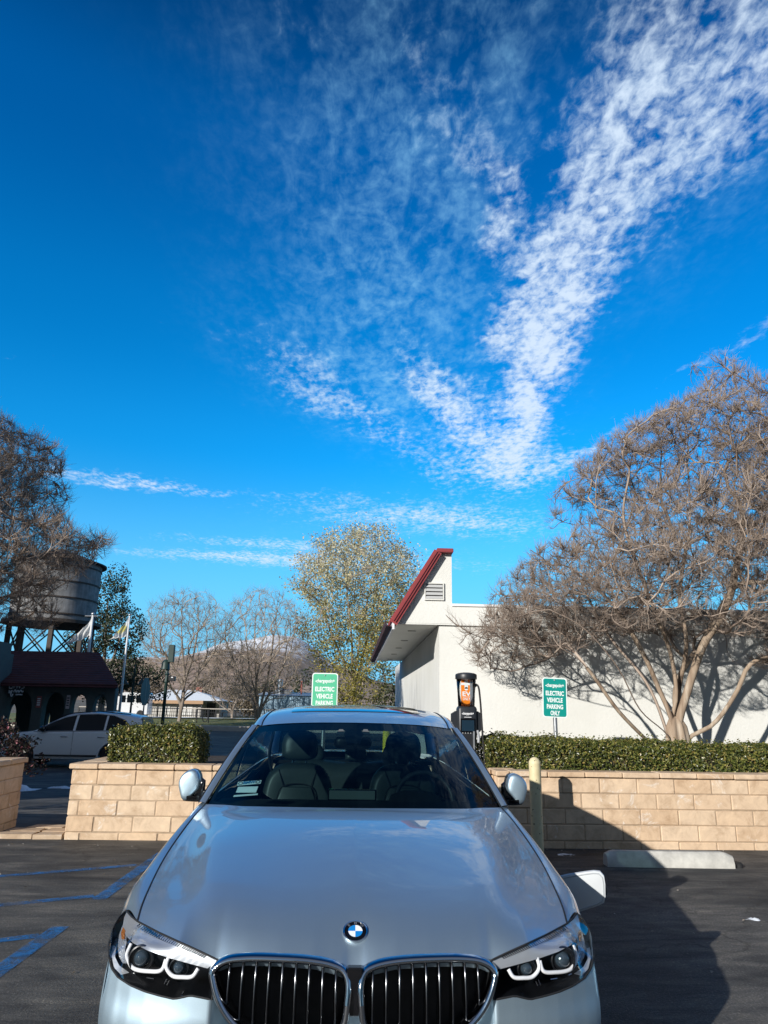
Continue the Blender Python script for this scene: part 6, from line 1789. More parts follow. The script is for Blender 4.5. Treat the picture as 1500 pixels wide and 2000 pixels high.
env = np.clip((tt-0.06)/0.45, 0, 1); env = env*env*(3-2*env)*np.clip((1-tt)/0.25, 0, 1)
# power-dome: a crease from the pillar foot to the grille shoulder, flanks fall away outside it
sc = 0.80-0.30*tt
wd = 0.10
k1 = np.clip((ss-sc)/wd, -1, 1); ridge = np.where(ss < sc, np.exp(-((ss-sc)/0.22)**2), np.exp(-((ss-sc)/0.10)**2))
H[..., 2] += 0.018*ridge*env
H[..., 2] += 0.020*np.clip(1-(ss/0.95)**2, 0, 1)*np.sin(pi*tt)
H[..., 2] -= 0.006*np.exp(-((ss-(sc+0.17))/0.11)**2)*env
# lip sweeping along the rear of the hood
lipt = 0.075+0.02*ss**2
H[..., 2] -= 0.005*(1/(1+np.exp(-(lipt-tt)/0.012)))*np.clip((0.80-ss)/0.12, 0, 1)
hood = cgrid('hood', H, PAINT)
def hood_at(x, Y):
    i = np.argmin((H[..., 0]-abs(x))**2+(H[..., 1]-Y)**2); a, b = np.unravel_index(i, H.shape[:2]); return H[a, b]
# hood shut line and leading edge return
for s in (1, -1):
    mb = MB(); E2 = hE.copy(); E2[:, 0] *= s; mb.tube(E2+np.array([0.001*s, 0, -0.001]), 0.0042, 6); cmb('shut_line', mb, SEAM, hood)
mb = MB()
f2 = hF.copy(); f3 = f2+np.array([0, 0.03, -0.05])
for s in (1, -1):
    G = np.stack([f2, f3]); G = G if s > 0 else mir(G); mb.grid(G)
cmb('leading_edge', mb, PAINT, hood, True)

# ---- front bumper / fascia
# headlight lower outline (outer silhouette), from the grille outwards
hl_top_px = [(958, 1876), (990, 1861), (1030, 1843), (1070, 1824), (1107, 1804), (1119, 1794), (1127, 1783)]
hl_low_px = [(957, 1955), (980, 1950), (1006, 1945), (1022, 1949), (1036, 1952), (1062, 1946), (1090, 1938), (1118, 1926), (1141, 1911), (1154, 1893), (1159, 1872), (1158, 1846), (1150, 1814), (1140, 1796), (1127, 1783)]
hlT = polyl([lamp(*q) for q in hl_top_px], 60)
hlL = polyl([lamp(*q) for q in hl_low_px], 60)
lowA = polyl([lamp(*q) for q in hl_low_px[:11]], 60)        # lower edge only, to the widest point of the lamp
# top edge of the bumper skin, centre to side
Lx = hlL[:, 0]
top = [(0, 0.600), (0.30, 0.600), (0.46, 0.600)]
xb = np.concatenate([np.linspace(0, 0.455, 26), lowA[1:, 0]]); zbt = np.concatenate([np.full(26, 0.61), lowA[1:, 2]])
# the skin drops to the lamp's lower edge just past the grille frame
zbt[22:26] = np.linspace(0.60, lowA[0, 2], 4)
NB = 26
G = []
ystop = None
for k, (x, zt) in enumerate(zip(xb, zbt)):
    col = []
    for j in range(NB):
        v = j/(NB-1); z = zt+(0.16-zt)*v
        xx = x+0.022*sin(pi*min(v*1.3, 1))*np.clip((x-0.80)/0.13, 0, 1)
        y = fasY(x, z)
        if k >= 26: y += (lowA[k-25, 1]-fasY(lowA[k-25, 0], lowA[k-25, 2]))*(1-v)
        # character line: the corner of the bumper swells forward under the lamp
        y -= 0.018*math.exp(-((z-0.40)/0.07)**2)*np.clip((x-0.45)/0.25, 0, 1)*np.clip((0.93-x)/0.1, 0, 1)
        y += 0.13*np.clip((0.475-x)/0.05, 0, 1)*np.clip((z-0.335)/0.03, 0, 1)
        col.append((xx, y, z))
    G.append(col)
bump_end = np.array(G[-1])
bumper = cgrid('front_bumper', np.array(G), PAINT)
for s in (1, -1):
    px = (1160, 1985) if s > 0 else (204, 1980)
    c = fas(*px); n = Vector((0.75*s, -0.65, 0)).normalized()
    mb = MB(); mb.lathe([(0.0125, -0.002), (0.0125, 0.003), (0.0105, 0.004), (0.0105, 0.0025)], c, 20, n); ps = cmb('parking_sensor', mb, SEAM, None)
    mb = MB(); mb.lathe([(0.0100, -0.002), (0.0100, 0.0035), (0, 0.004)], c, 20, n); cmb('sensor_face', mb, PAINT, ps)
# lower black intake, out of frame from the front but part of the car
mb = MB(); mb.box(-0.44, 0.44, Y0-0.006, Y0+0.10, 0.215, 0.285, ch=0.008); cmb('lower_intake', mb, M['black_plastic'])
# ---- grille
def kidney(side):
    # frame outline points in photo space, image-right kidney (averaged and mirrored)
    out_px = [(699, 1960), (698, 1930), (702, 1905), (712, 1888), (734, 1877), (773, 1869), (840, 1864.5), (904, 1864), (940, 1869), (960, 1880), (971, 1895), (969, 1918), (957, 1955), (940, 1984), (918, 2008), (890, 2028), (850, 2038), (790, 2040), (745, 2038), (716, 2025), (703, 1998)]
    P = np.array([C(a, b, 1) for a, b in out_px])
    pts = []
    for a, b in out_px:
        q = fas(a, b); q[0] -= 0; pts.append(q)
    O = spline(np.vstack([pts, pts[:1]]), 90)[:-1]
    O[:, 1] -= 0.012
    if side < 0: O = mir(O)
    c = O.mean(0)
    def ring(k, dy):
        # inward offset along the outline normal
        nx = np.roll(O, -1, 0)-np.roll(O, 1, 0); nrm = np.stack([nx[:, 2], 0*nx[:, 0], -nx[:, 0]], 1); nrm /= np.linalg.norm(nrm, axis=1)[:, None]
        sgn = np.sign(((c-O)*nrm).sum(1))[:, None]; r = O+nrm*sgn*k; r[:, 1] += dy; return r
    rings = [ring(-0.004, 0.05), ring(-0.003, 0.010), ring(0.0, -0.006), ring(0.006, -0.014), ring(0.012, -0.016), ring(0.019, -0.010), ring(0.0235, 0.002), ring(0.025, 0.03)]
    g = root_child('grille')
    mb = MB(); A = np.stack(rings); A = np.concatenate([A, A[:, :1]], 1); mb.grid(A, flip=side < 0)
    fr = cmb('frame', mb, M['chrome'], g, True)
    inn = ring(0.022, 0.085)
    mb = MB(); cc = inn.mean(0); n = len(inn)
    mb.add([tuple(p) for p in inn]+[tuple(cc)], [(i, (i+1) % n, n) for i in range(n)])
    w = ring(0.023, 0.01); A = np.stack([w, inn]); A = np.concatenate([A, A[:, :1]], 1); mb.grid(A)
    cmb('backing', mb, SEAM, g)
    # slats
    xs = np.abs(ring(0.024, 0)[:, 0]); zin = ring(0.024, 0)
    xl, xh = xs.min(), xs.max()
    for k in range(9):
        x = xl+(xh-xl)*(k+0.62)/9.6
        # top and bottom of the opening at this x
        r = ring(0.024, 0); ax = np.abs(r[:, 0]); zs = []
        for i in range(len(r)):
            j = (i+1) % len(r)
            if (ax[i]-x)*(ax[j]-x) < 0: u = (x-ax[i])/(ax[j]-ax[i]); zs.append(r[i, 2]*(1-u)+r[j, 2]*u)
        if len(zs) < 2: continue
        z0, z1 = min(zs), max(zs); sx = side*x
        yb = fasY(x, (z0+z1)/2)
        S = []
        for z in np.linspace(z0, z1, 12):
            e = 0.010*((z-(z0+z1)/2)/((z1-z0)/2))**4
            y = fasY(x, z)-0.004+e
            S.append([(sx-0.0075, y+0.06, z), (sx-0.0065, y+0.012, z), (sx-0.0042, y+0.002, z), (sx-0.001, y-0.001, z), (sx+0.0022, y+0.002, z), (sx+0.0042, y+0.014, z), (sx+0.0046, y+0.06, z)])
        mb = MB(); mb.grid(np.array(S)); cmb('slat', mb, M['slat'], g, True)
def root_child(name):
    o = bpy.data.objects.new(name, None); o.empty_display_size = 0.1; COL.objects.link(o); o.parent = car; LOC[o.name] = LOC[car.name]; return o
M['slat'] = simple('dark_chrome_slat', (0.14, 0.145, 0.155), 0.2, 1.0, coat=0.6)
kidney(1); kidney(-1)
mb = MB(); mb.box(-0.026, 0.026, Y0-0.004, Y0+0.03, 0.485, 0.628, ch=0.004); cmb('centre_strip', mb, M['gloss_black'])

# ---- emblem
def emblem():
    p = hood_at(0, 2.90); q = hood_at(0, 2.84); d = Vector(p)-Vector(q); d.x = 0; d.normalize(); n = Vector((0, -d.z, d.y)).normalized()
    e = (Vector(p)+Vector(q))/2; e.x = 0; e = e+n*0.002; U = Vector((1, 0, 0)); W = d
    R = 0.0445
    c = tuple(e)
    mb = MB(); mb.lathe([(R, -0.004), (R, 0.004), (R*0.985, 0.0065), (R*0.93, 0.0075), (R*0.88, 0.006), (R*0.87, 0.003)], c, 56, n); em = cmb('emblem', mb, M['chrome'], None, False, 40)
    mb = MB(); mb.lathe([(R*0.9, 0.0), (R*0.89, 0.0045), (R*0.56, 0.0055)], c, 56, n); cmb('black_ring', mb, M['gloss_black'], em)
    def sector(a0, a1, r, h, m):
        P = [e+n*h]+[e+n*h+(U*cos(a)+W*sin(a))*r for a in np.linspace(radians(a0), radians(a1), 14)]
        b = MB(); b.add(P, [tuple(range(len(P)))]); cmb('quadrant', b, m, em)
    bl = simple('emblem_blue', (0.01, 0.22, 0.62), 0.25, coat=1.0); wh = simple('emblem_white', (0.85, 0.86, 0.88), 0.25, coat=1.0)
    for k in range(4): sector(90*k, 90*k+90, R*0.555, 0.0058, (wh, bl)[k % 2])
    mb = MB(); n2 = 40
    A = np.array([[tuple(e+n*h+(U*cos(a)+W*sin(a))*r) for a in np.linspace(0, 2*pi, n2)] for r, h in ((R*0.585, 0.0055), (R*0.57, 0.0068), (R*0.55, 0.0055))]); mb.grid(A); cmb('inner_ring', mb, M['chrome'], em)
    mb = MB()
    for ch, a in (('B', 135), ('M', 90), ('W', 45)):
        a = radians(a); o = e+n*0.0062+(U*cos(a)+W*sin(a))*R*0.725; rd = U*cos(a)+W*sin(a); tg = U*sin(a)-W*cos(a)
        text(mb, ch, R*0.30, o, tg, rd, 0.02)
    cmb('lettering', mb, simple('emblem_silver', (0.55, 0.57, 0.60), 0.3, 0.8), em)
emblem()

# ---- headlights
M['lamp_black'] = simple('lamp_black', (0.006, 0.007, 0.009), 0.3, coat=0.15)
M['drl'] = simple('light_guide', (0.80, 0.81, 0.83), 0.25, coat=0.7)
M['lamp_silver'] = simple('lamp_silver', (0.50, 0.53, 0.57), 0.36, 0.55)
M['amber'] = simple('amber_reflector', (0.55, 0.18, 0.02), 0.18, 0.2, coat=1.0)
M['lamp_glass'] = glass('headlight_cover', (0.97, 0.975, 0.98), 0.0, 1.4, 0.25)
def headlight(side):
    h = root_child('headlight')
    T, L = hlT.copy(), hlL.copy()
    S = lambda A: mir(A) if side < 0 else np.array(A)
    n = len(T)
    # cover glass
    G = []
    for k in range(n):
        row = []
        for j in range(15):
            v = j/14; p = T[k]*(1-v)+L[k]*v
            yy = fasY(p[0], p[2]); p = p.copy(); e = min(v, 1-v)*2
            p[1] = p[1]+(min(yy, p[1])-p[1])*min(1, e*3)*(1 if p[0] < 0.8 else 0)-0.010*sin(pi*v)
            row.append(p)
        G.append(row)
    G = np.array(G)
    mb = MB(); mb.grid(S(G), flip=side < 0); cmb('cover', mb, M['lamp_glass'], h, True)
    def inside(px, py, depth):
        """point a given depth behind the cover on the sight line (image-right lamp)"""
        d = np.array(ray(px, py)); d /= np.linalg.norm(d); o = np.array([-CX, 0, CZ])
        A = G.reshape(-1, 3)-o; t = A@d; e = np.linalg.norm(A-t[:, None]*d, axis=1); i = np.argsort(e)[:4]
        tm = np.average(t[i], weights=1/(e[i]+1e-4)); return o+d*(tm+depth)
    # housing: walls from the outline back, and a black floor
    loop = np.concatenate([T, L[::-1][1:-1]])
    back = loop.copy(); c = loop.mean(0); back = c+(loop-c)*0.90; back[:, 1] = np.maximum(loop[:, 1]+0.03, c[1]+0.0)+0.05
    mid = c+(loop-c)*0.97; mid[:, 1] += 0.02
    mb = MB(); A = np.stack([loop, mid, back]); A = np.concatenate([A, A[:, :1]], 1); mb.grid(S(A))
    G2 = []
    Tb, Lb = back[:n], np.concatenate([[back[0]], back[n:][::-1], [back[n-1]]])
    for k in range(n): G2.append([Tb[k]*(1-v)+Lb[k]*v for v in np.linspace(0, 1, 8)])
    mb.grid(S(np.array(G2))); cmb('housing', mb, M['lamp_black'], h, True)
    # silver brow with fine ribs along its upper edge
    up = polyl([(959, 1878), (990, 1863), (1030, 1845), (1070, 1826), (1106, 1806.5), (1118, 1797), (1127, 1787)], 50)
    lo = polyl([(976, 1893), (1010, 1884), (1050, 1873), (1090, 1859), (1115, 1846), (1128, 1832), (1134, 1815), (1131, 1796)], 50)
    Gb = np.array([[inside(*(up[k]*(1-v)+lo[k]*v), 0.006+0.010*v) for v in np.linspace(0, 1, 7)] for k in range(50)])
    mb = MB(); mb.grid(S(Gb)); br = cmb('brow', mb, M['lamp_silver'], h, True)
    mb = MB()
    for k in range(34):
        u = 6+k*1.05; i = int(u); f = u-i
        a = up[i]*(1-f)+up[i+1]*f; b = lo[i]*(1-f)+lo[i+1]*f
        p, q = inside(*(a+(b-a)*0.02), 0.003), inside(*(a+(b-a)*(0.24)), 0.005)
        mb.tube(S(np.array([p, q])), 0.0016, 5)
    cmb('ribs', mb, M['lamp_black'], br)
    # light guides
    for (pts, nm) in (([(1119, 1846), (1126, 1866), (1124, 1878), (1114, 1893), (1085, 1899), (1061, 1896), (1054, 1876)], 0), ([(1049, 1870), (1053, 1890), (1041, 1907), (1022, 1910), (1003, 1908), (993, 1893)], 1)):
        P = np.array([inside(a, b, 0.022) for a, b in pts]); P = spline(P, 40)
        mb = MB(); mb.tube(S(P), [0.0066]*40, 10); cmb('light_guide', mb, M['drl'], h, True)
        # chamber inside the guide
        cxy = np.mean(pts, axis=0); k = 0.83
        cen = inside(cxy[0]+2, cxy[1]-4, 0.035)
        tl = [tuple(np.array(inside(a, b, 0.030))) for a, b in pts]+[tuple(inside(pts[0][0]-8, pts[0][1]-2, 0.03)), tuple(inside(pts[-1][0]+2, pts[-1][1]-6, 0.03))][:0]
        ctr = S(np.array([cen]))[0]; R = 0.040 if nm == 0 else 0.031
        mb = MB(); mb.lathe([(R*1.12, 0.006), (R*1.1, -0.004), (R, -0.006), (R*0.97, 0.01), (R*0.55, 0.02)], ctr, 28, (0, 1, 0)); pj = cmb('projector', mb, M['lamp_black'], h, False, 40)
        mb = MB(); mb.lathe([(R*0.72, 0.012), (R*0.66, 0.0), (R*0.45, -0.010), (R*0.2, -0.014), (0, -0.015)], ctr, 28, (0, 1, 0)); cmb('lens', mb, simple('lens_glass', (0.03, 0.045, 0.06), 0.03, coat=1.0) if 'lens_glass' not in bpy.data.materials else bpy.data.materials['lens_glass'], pj, True)
    # outer reflector: bright faceted strip with an amber flash
    oa = polyl([(1134, 1812), (1140, 1830), (1143, 1850), (1141, 1870), (1133, 1884)], 22); ob = polyl([(1127, 1833), (1128, 1845), (1130, 1858), (1128, 1872), (1122, 1884)], 22)
    rg = np.random.default_rng(5)
    Gr = np.array([[inside(*(oa[k]*(1-v)+ob[k]*v), 0.022+0.012*rg.uniform()) for v in np.linspace(0, 1, 6)] for k in range(22)])
    mb = MB(); mb.grid(S(Gr)); cmb('reflector', mb, M['lamp_silver'], h)
    am = polyl([(1133, 1815), (1137, 1826), (1136, 1838)], 8); an = polyl([(1129, 1822), (1131, 1830), (1131, 1838)], 8)
    Ga = np.array([[inside(*(am[k]*(1-v)+an[k]*v), 0.014) for v in (0, .5, 1)] for k in range(8)])
    mb = MB(); mb.grid(S(Ga)); cmb('turn_signal', mb, M['amber'], h)
    # clear corner piece low on the outer edge
    ca = polyl([(1152, 1850), (1154, 1872), (1149, 1892), (1136, 1906)], 20); cb = polyl([(1146, 1852), (1148, 1872), (1140, 1888), (1121, 1902)], 20)
    Gc = np.array([[inside(*(ca[k]*(1-v)+cb[k]*v), 0.008) for v in np.linspace(0, 1, 4)] for k in range(20)])
    mb = MB(); mb.grid(S(Gc)); cmb('side_marker', mb, M['lamp_silver'], h, True)
    # little chrome fins under the guides
    mb = MB()
    for (a, b) in (((1046, 1916), (1050, 1925)), ((1051, 1913), (1055, 1923)), ((1018, 1936), (1022, 1944)), ((1075, 1913), (1088, 1911)), ((1110, 1905), (1116, 1902))):
        mb.tube(S(np.array([inside(*a, 0.02), inside(*b, 0.02)])), 0.0022, 5)
    cmb('chrome_fin', mb, M['chrome'], h)
    # black gasket around the cover
    mb = MB(); mb.tube(S(np.array(loop)), 0.0035, 6, closed=True); cmb('gasket', mb, SEAM, h, True)
headlight(1); headlight(-1)

# ---- body sides: fenders, doors, quarters
tip = hlT[-1]; P0 = np.array(Eh[-1])
st = []
def stn(Y, pts): st.append(np.array([(x, Y, z) for x, z in pts]))
first = np.array([P0, tip, lamp(1150, 1814), bump_end[0], bump_end[int(NB*0.5)], bump_end[-1]])
stn(3.42, [(.858, .738), (.906, .734), (.953, .680), (.964, .56), (.962, .38), (.925, .16)])
stn(3.72, [(.879, .781), (.917, .781), (.952, .735), (.962, .60), (.955, .40), (.915, .17)])
stn(4.0, [(.881, .833), (.908, .836), (.945, .785), (.955, .65), (.945, .42), (.91, .19)])
stn(4.3, [(.865, .893), (.890, .895), (.927, .835), (.938, .68), (.930, .44), (.90, .20)])
stn(4.5, [(.850, .932), (.878, .930), (.922, .865), (.937, .70), (.928, .45), (.90, .20)])
stn(5.0, [(.845, .955), (.872, .950), (.918, .885), (.936, .72), (.928, .46), (.90, .20)])
stn(5.8, [(.845, .975), (.872, .968), (.918, .90), (.936, .74), (.930, .46), (.90, .20)])
stn(6.5, [(.835, .995), (.868, .985), (.920, .91), (.938, .75), (.930, .46), (.90, .20)])
stn(7.0, [(.800, 1.02), (.845, 1.01), (.90, .93), (.922, .76), (.912, .48), (.88, .22)])
stn(7.4, [(.720, 1.045), (.775, 1.035), (.850, .95), (.880, .78), (.865, .50), (.83, .24)])
stn(7.64, [(.640, 1.045), (.690, 1.03), (.770, .94), (.80, .78), (.79, .52), (.76, .28)])
sideC = [first]+st
SG = net(sideC, 240, 48)
G2 = SG
mb = MB(); mb.grid(place(SG)); mb.grid(place(mir(SG)), flip=True)
# deck and tail
dk = np.array([[(0, 7.18, 1.085), (.4, 7.16, 1.08), (.74, 7.12, 1.032)], [(0, 7.4, 1.09), (.35, 7.4, 1.085), (.72, 7.4, 1.045)], [(0, 7.66, 1.075), (.35, 7.66, 1.07), (.64, 7.64, 1.045)]])
D = net(dk, 14, 20); mb.grid(place(D)); mb.grid(place(mir(D)), flip=True)
tl = np.array([[(0, 7.66, 1.075), (.35, 7.66, 1.07), (.64, 7.64, 1.045)], [(0, 7.70, .9), (.4, 7.69, .9), (.78, 7.635, .9)], [(0, 7.69, .6), (.4, 7.68, .6), (.795, 7.635, .62)], [(0, 7.62, .28), (.4, 7.62, .28), (.76, 7.64, .28)]])
D = net(tl, 20, 20); mb.grid(place(D)); mb.grid(place(mir(D)), flip=True)
body = mb.build('body', PAINT, car, True)
# wheel arches: drop the skin inside each arch and draw its edge to the circle
bm = bmesh.new(); bm.from_mesh(body.data); off = LOC[body.name]
bmesh.ops.remove_doubles(bm, verts=bm.verts, dist=1e-5)
kill = []
for f in bm.faces:
    p = f.calc_center_median()+off
    if abs(p.x-CX) > 0.7 and min((p.y-3.62)**2+(p.z-.335)**2, (p.y-6.60)**2+(p.z-.335)**2) < 0.365**2: kill.append(f)
bmesh.ops.delete(bm, geom=kill, context='FACES')
for v in bm.verts:
    p = v.co+off
    if abs(p.x-CX) > 0.7 and v.is_boundary:
        for wy in (3.62, 6.60):
            dy, dz = p.y-wy, p.z-.335; r_ = sqrt(dy*dy+dz*dz)
            if 0.30 < r_ < 0.42 and p.z > 0.2: v.co.y += dy*(0.375/r_-1); v.co.z += dz*(0.375/r_-1)
bm.to_mesh(body.data); bm.free(); body.data.update()
for wy in (3.62, 6.60):
    for s in (1, -1):
        mb = MB(); n_ = 24
        A = np.array([[(s*x, wy+r_*cos(t), .335+r_*sin(t)) for t in np.linspace(-0.3, pi+0.3, n_)] for (x, r_) in ((.955 if wy < 5 else .925, .376), (.70, .376), (.55, .36), (.55, .01))]); mb.grid(A); cmb('wheel_well', mb, M['rubber'], body, True)
auto_smooth(body, 40)
for y in (4.72, 5.62):   # door gaps
    i = np.argmin(np.abs(SG[:, 0, 1]-y))
    for s in (1, -1):
        mb = MB(); L = SG[i].copy(); L[:, 0] *= s; mb.tube(L[2:-3]+np.array([0.002*s, 0, 0]), 0.004, 5); cmb('door_gap', mb, SEAM, body)
for y in (5.45, 6.35):
    i = np.argmin(np.abs(SG[:, 0, 1]-y))
    for s in (1, -1):
        p = SG[i, 17]; mb = MB(); mb.tube([(s*(p[0]+0.012), p[1]-0.11, p[2]), (s*(p[0]+0.022), p[1], p[2]), (s*(p[0]+0.012), p[1]+0.11, p[2])], [0.01, 0.015, 0.01], 8); cmb('door_handle', mb, PAINT, None, True)
wheels(car, [(CX+0.80, 3.62, 1), (CX-0.80, 3.62, -1), (CX+0.80, 6.60, 1), (CX-0.80, 6.60, -1)], 0.335, 0.335)
# under-body so that no light leaks through
mb = MB(); mb.box(-0.80, 0.80, 3.1, 7.5, 0.16, 0.30); cmb('underbody', mb, M['black_plastic'])

# ---- greenhouse
pil = np.array([(.842, 4.45, .935), (.800, 4.63, 1.045), (.755, 4.82, 1.155), (.708, 5.02, 1.262), (.668, 5.22, 1.348)])     # inner edge of the windscreen pillar
rail = np.array([(.668, 5.22, 1.348), (.655, 5.45, 1.405), (.645, 5.75, 1.437), (.640, 6.1, 1.44), (.642, 6.5, 1.42), (.655, 6.9, 1.355), (.685, 7.1, 1.26), (.72, 7.30, 1.12), (.735, 7.40, 1.055)])
# roof skin
cy = [5.06, 5.22, 5.45, 5.75, 6.1, 6.5, 6.9]; cz = [1.377, 1.418, 1.461, 1.490, 1.497, 1.482, 1.432]
rows = []
for k, (yc_, zc_) in enumerate(zip(cy, cz)):
    e = rail[min(k, 5)] if k > 0 else np.array([.655, 5.18, 1.338])
    e = np.array([(.640, 5.20, 1.345), (.643, 5.30, 1.372), (.636, 5.47, 1.410), (.628, 5.75, 1.440), (.624, 6.1, 1.445), (.626, 6.5, 1.427), (.636, 6.92, 1.36)][k])
    rows.append([(0, yc_, zc_), (.25, yc_+(e[1]-yc_)*.15, zc_+(e[2]-zc_)*.10), (.45, yc_+(e[1]-yc_)*.45, zc_+(e[2]-zc_)*.36), (.58, yc_+(e[1]-yc_)*.8, zc_+(e[2]-zc_)*.72), tuple(e)])
RG = net(np.array(rows), 60, 40)
roof = cgrid('roof', RG, PAINT)
# glass sunroof panel just proud of the skin
sub = RG[int(60*0.17):int(60*0.60), :int(40*0.73)].copy()
m_, n_ = sub.shape[:2]
sub[..., 2] += 0.004
cgrid('sunroof', sub, simple('black_roof_glass', (0.006, 0.008, 0.012), 0.03, coat=1.0), roof)
# windscreen
wsB = spline([(0, 4.10, .925), (.3, 4.12, .924), (.6, 4.22, .920), (.842, 4.45, .925)], 50)
wsT = spline([(0, 5.055, 1.374), (.3, 5.08, 1.368), (.5, 5.13, 1.356), (.655, 5.21, 1.342)], 50)
ctr = spline([(0, 4.10, .925), (0, 4.45, 1.105), (0, 4.78, 1.258), (0, 5.055, 1.374)], 40)
eg = spline(np.vstack([[wsB[-1]], pil[1:-1]-np.array([0.006, 0, 0]), [wsT[-1]]]), 40)
WS = coons(ctr, eg, wsB, wsT)
M['windscreen'] = glass('windscreen_glass', (0.37, 0.53, 0.55), 0.0, 1.42, 0.75)
wsc = cgrid('windscreen', WS, M['windscreen'])
def wsp(px, py, off=0.0):
    """windscreen point on a sight line"""
    best = None; d = np.array(ray(px, py)); d /= np.linalg.norm(d); o = np.array([-CX, 0, CZ])
    A = np.concatenate([WS, mir(WS)]).reshape(-1, 3)-o
    t = A@d; e = np.linalg.norm(A-t[:, None]*d, axis=1); i = np.argsort(e)[:4]; tm = np.average(t[i], weights=1/(e[i]+1e-5)); return o+d*(tm+off)
# black ceramic band round the screen
FR = simple('ceramic_frit', (0.004, 0.005, 0.007), 0.6)
fr = WS.copy(); mb = MB()
inn = np.array([[WS[i, j] for j in range(50)] for i in range(40)])-np.array([0, -0.004, 0.004])
for s in (1, -1):
    Gt = inn[35:]; Gb_ = inn[:3]; Ge = inn[:, 47:]
    for g in (Gt, Gb_, Ge): mb.grid(g if s > 0 else mir(g))
cmb('frit_band', mb, FR, wsc, True)
# pillars (paint), seam and roof rails
for s in (1, -1):
    inner = spline(pil, 40); outer = spline(pil+np.array([(.050, .035, -.012), (.054, .035, -.010), (.056, .035, -.012), (.056, .035, -.016), (.052, .03, -.02)]), 40)
    G = []
    for a, b in zip(inner, outer):
        m = (a+b)/2+np.array([0.010, -0.012, 0.012]); G.append(spline([a, a*0.75+b*0.25+np.array([.006, -.008, .008]), m, a*.25+b*.75+np.array([.009, -.004, .006]), b], 9))
    G = np.array(G); G = G if s > 0 else mir(G)
    mb = MB(); mb.grid(G, flip=s < 0); pl_ = cmb('windscreen_pillar', mb, PAINT, None, True)
    mb = MB(); mb.tube(G[:, 5]+np.array([0.001*s, -0.001, 0.001]), 0.0035, 6); cmb('seal', mb, SEAM, pl_)
    mb = MB(); mb.tube(G[:, 0]+np.array([0.0, -0.001, 0.0]), 0.004, 6); cmb('screen_trim', mb, SEAM, pl_)
    # roof side rail from pillar head back
    re = spline(rail, 60); ri = spline([(.640, 5.20, 1.345), (.643, 5.30, 1.372), (.636, 5.47, 1.410), (.628, 5.75, 1.440), (.624, 6.1, 1.445), (.626, 6.5, 1.427), (.640, 6.92, 1.36), (.66, 7.1, 1.265), (.70, 7.3, 1.125), (.715, 7.40, 1.06)], 60)
    ro = re+np.array([0.05, 0.01, -0.035]); G = np.stack([ri, re+np.array([0, 0, 0.004]), re*0.5+ro*0.5+np.array([0.008, 0, 0.008]), ro], 1)
    G = G if s > 0 else mir(G); mb = MB(); mb.grid(G); cmb('roof_rail', mb, PAINT, None, True)
    mb = MB(); mb.tube((ri+np.array([0, 0, 0.003]))*np.array([s, 1, 1]), 0.0035, 5); cmb('roof_seam', mb, SEAM, roof)
    # side glass from belt to rail, pillar B, quarter panel C
    belt = lambda y: np.array([np.interp(y, SG[:, 0, 1], SG[:, 0, 0])+0.004, y, np.interp(y, SG[:, 0, 1], SG[:, 0, 2])+0.004])
    edge = np.vstack([outer, spline(rail+np.array([0.05, 0.01, -0.035]), 60)[2:]])
    def topp(y): return np.array([np.interp(y, edge[:, 1], edge[:, 0])-0.006, y, np.interp(y, edge[:, 1], edge[:, 2])])
    def sideg(y0, y1, n=24):
        g = []
        for y in np.linspace(y0, y1, n):
            b, t = belt(y), topp(y); g.append([b*(1-v)+t*v+np.array([0.02*sin(pi*v), 0, 0]) for v in np.linspace(0, 1, 8)])
        g = np.array(g); return g if s > 0 else mir(g)
    M['side_glass'] = M.get('side_glass') or glass('side_glass', (0.30, 0.38, 0.37), 0.0, 1.45)
    for (a, b) in ((4.62, 5.58), (5.70, 6.55)):
        mb = MB(); mb.grid(sideg(a, b)); cmb('side_window', mb, M['side_glass'], None, True)
    mb = MB(); mb.grid(sideg(5.58, 5.70, 4)+np.array([0.002*s, 0, 0])); cmb('door_pillar', mb, M['gloss_black'], None, True)
    mb = MB(); mb.grid(sideg(4.50, 4.62, 4)); cmb('mirror_sail', mb, M['gloss_black'], None, True)
    mb = MB(); mb.grid(sideg(6.55, 7.38, 14)+np.array([0.002*s, 0, 0])); cmb('rear_pillar', mb, PAINT, None, True)
# rear window
rwT = spline([(0, 6.93, 1.428), (.35, 6.95, 1.41), (.645, 6.98, 1.345)], 30); rwB = spline([(0, 7.24, 1.10), (.35, 7.22, 1.095), (.70, 7.20, 1.07)], 30)
a = spline([rwT[0], (0, 7.10, 1.29), rwB[0]], 20); b = spline([rwT[-1], (.68, 7.10, 1.24), rwB[-1]], 20)
cgrid('rear_window', coons(a, b, rwT, rwB), M['side_glass'])

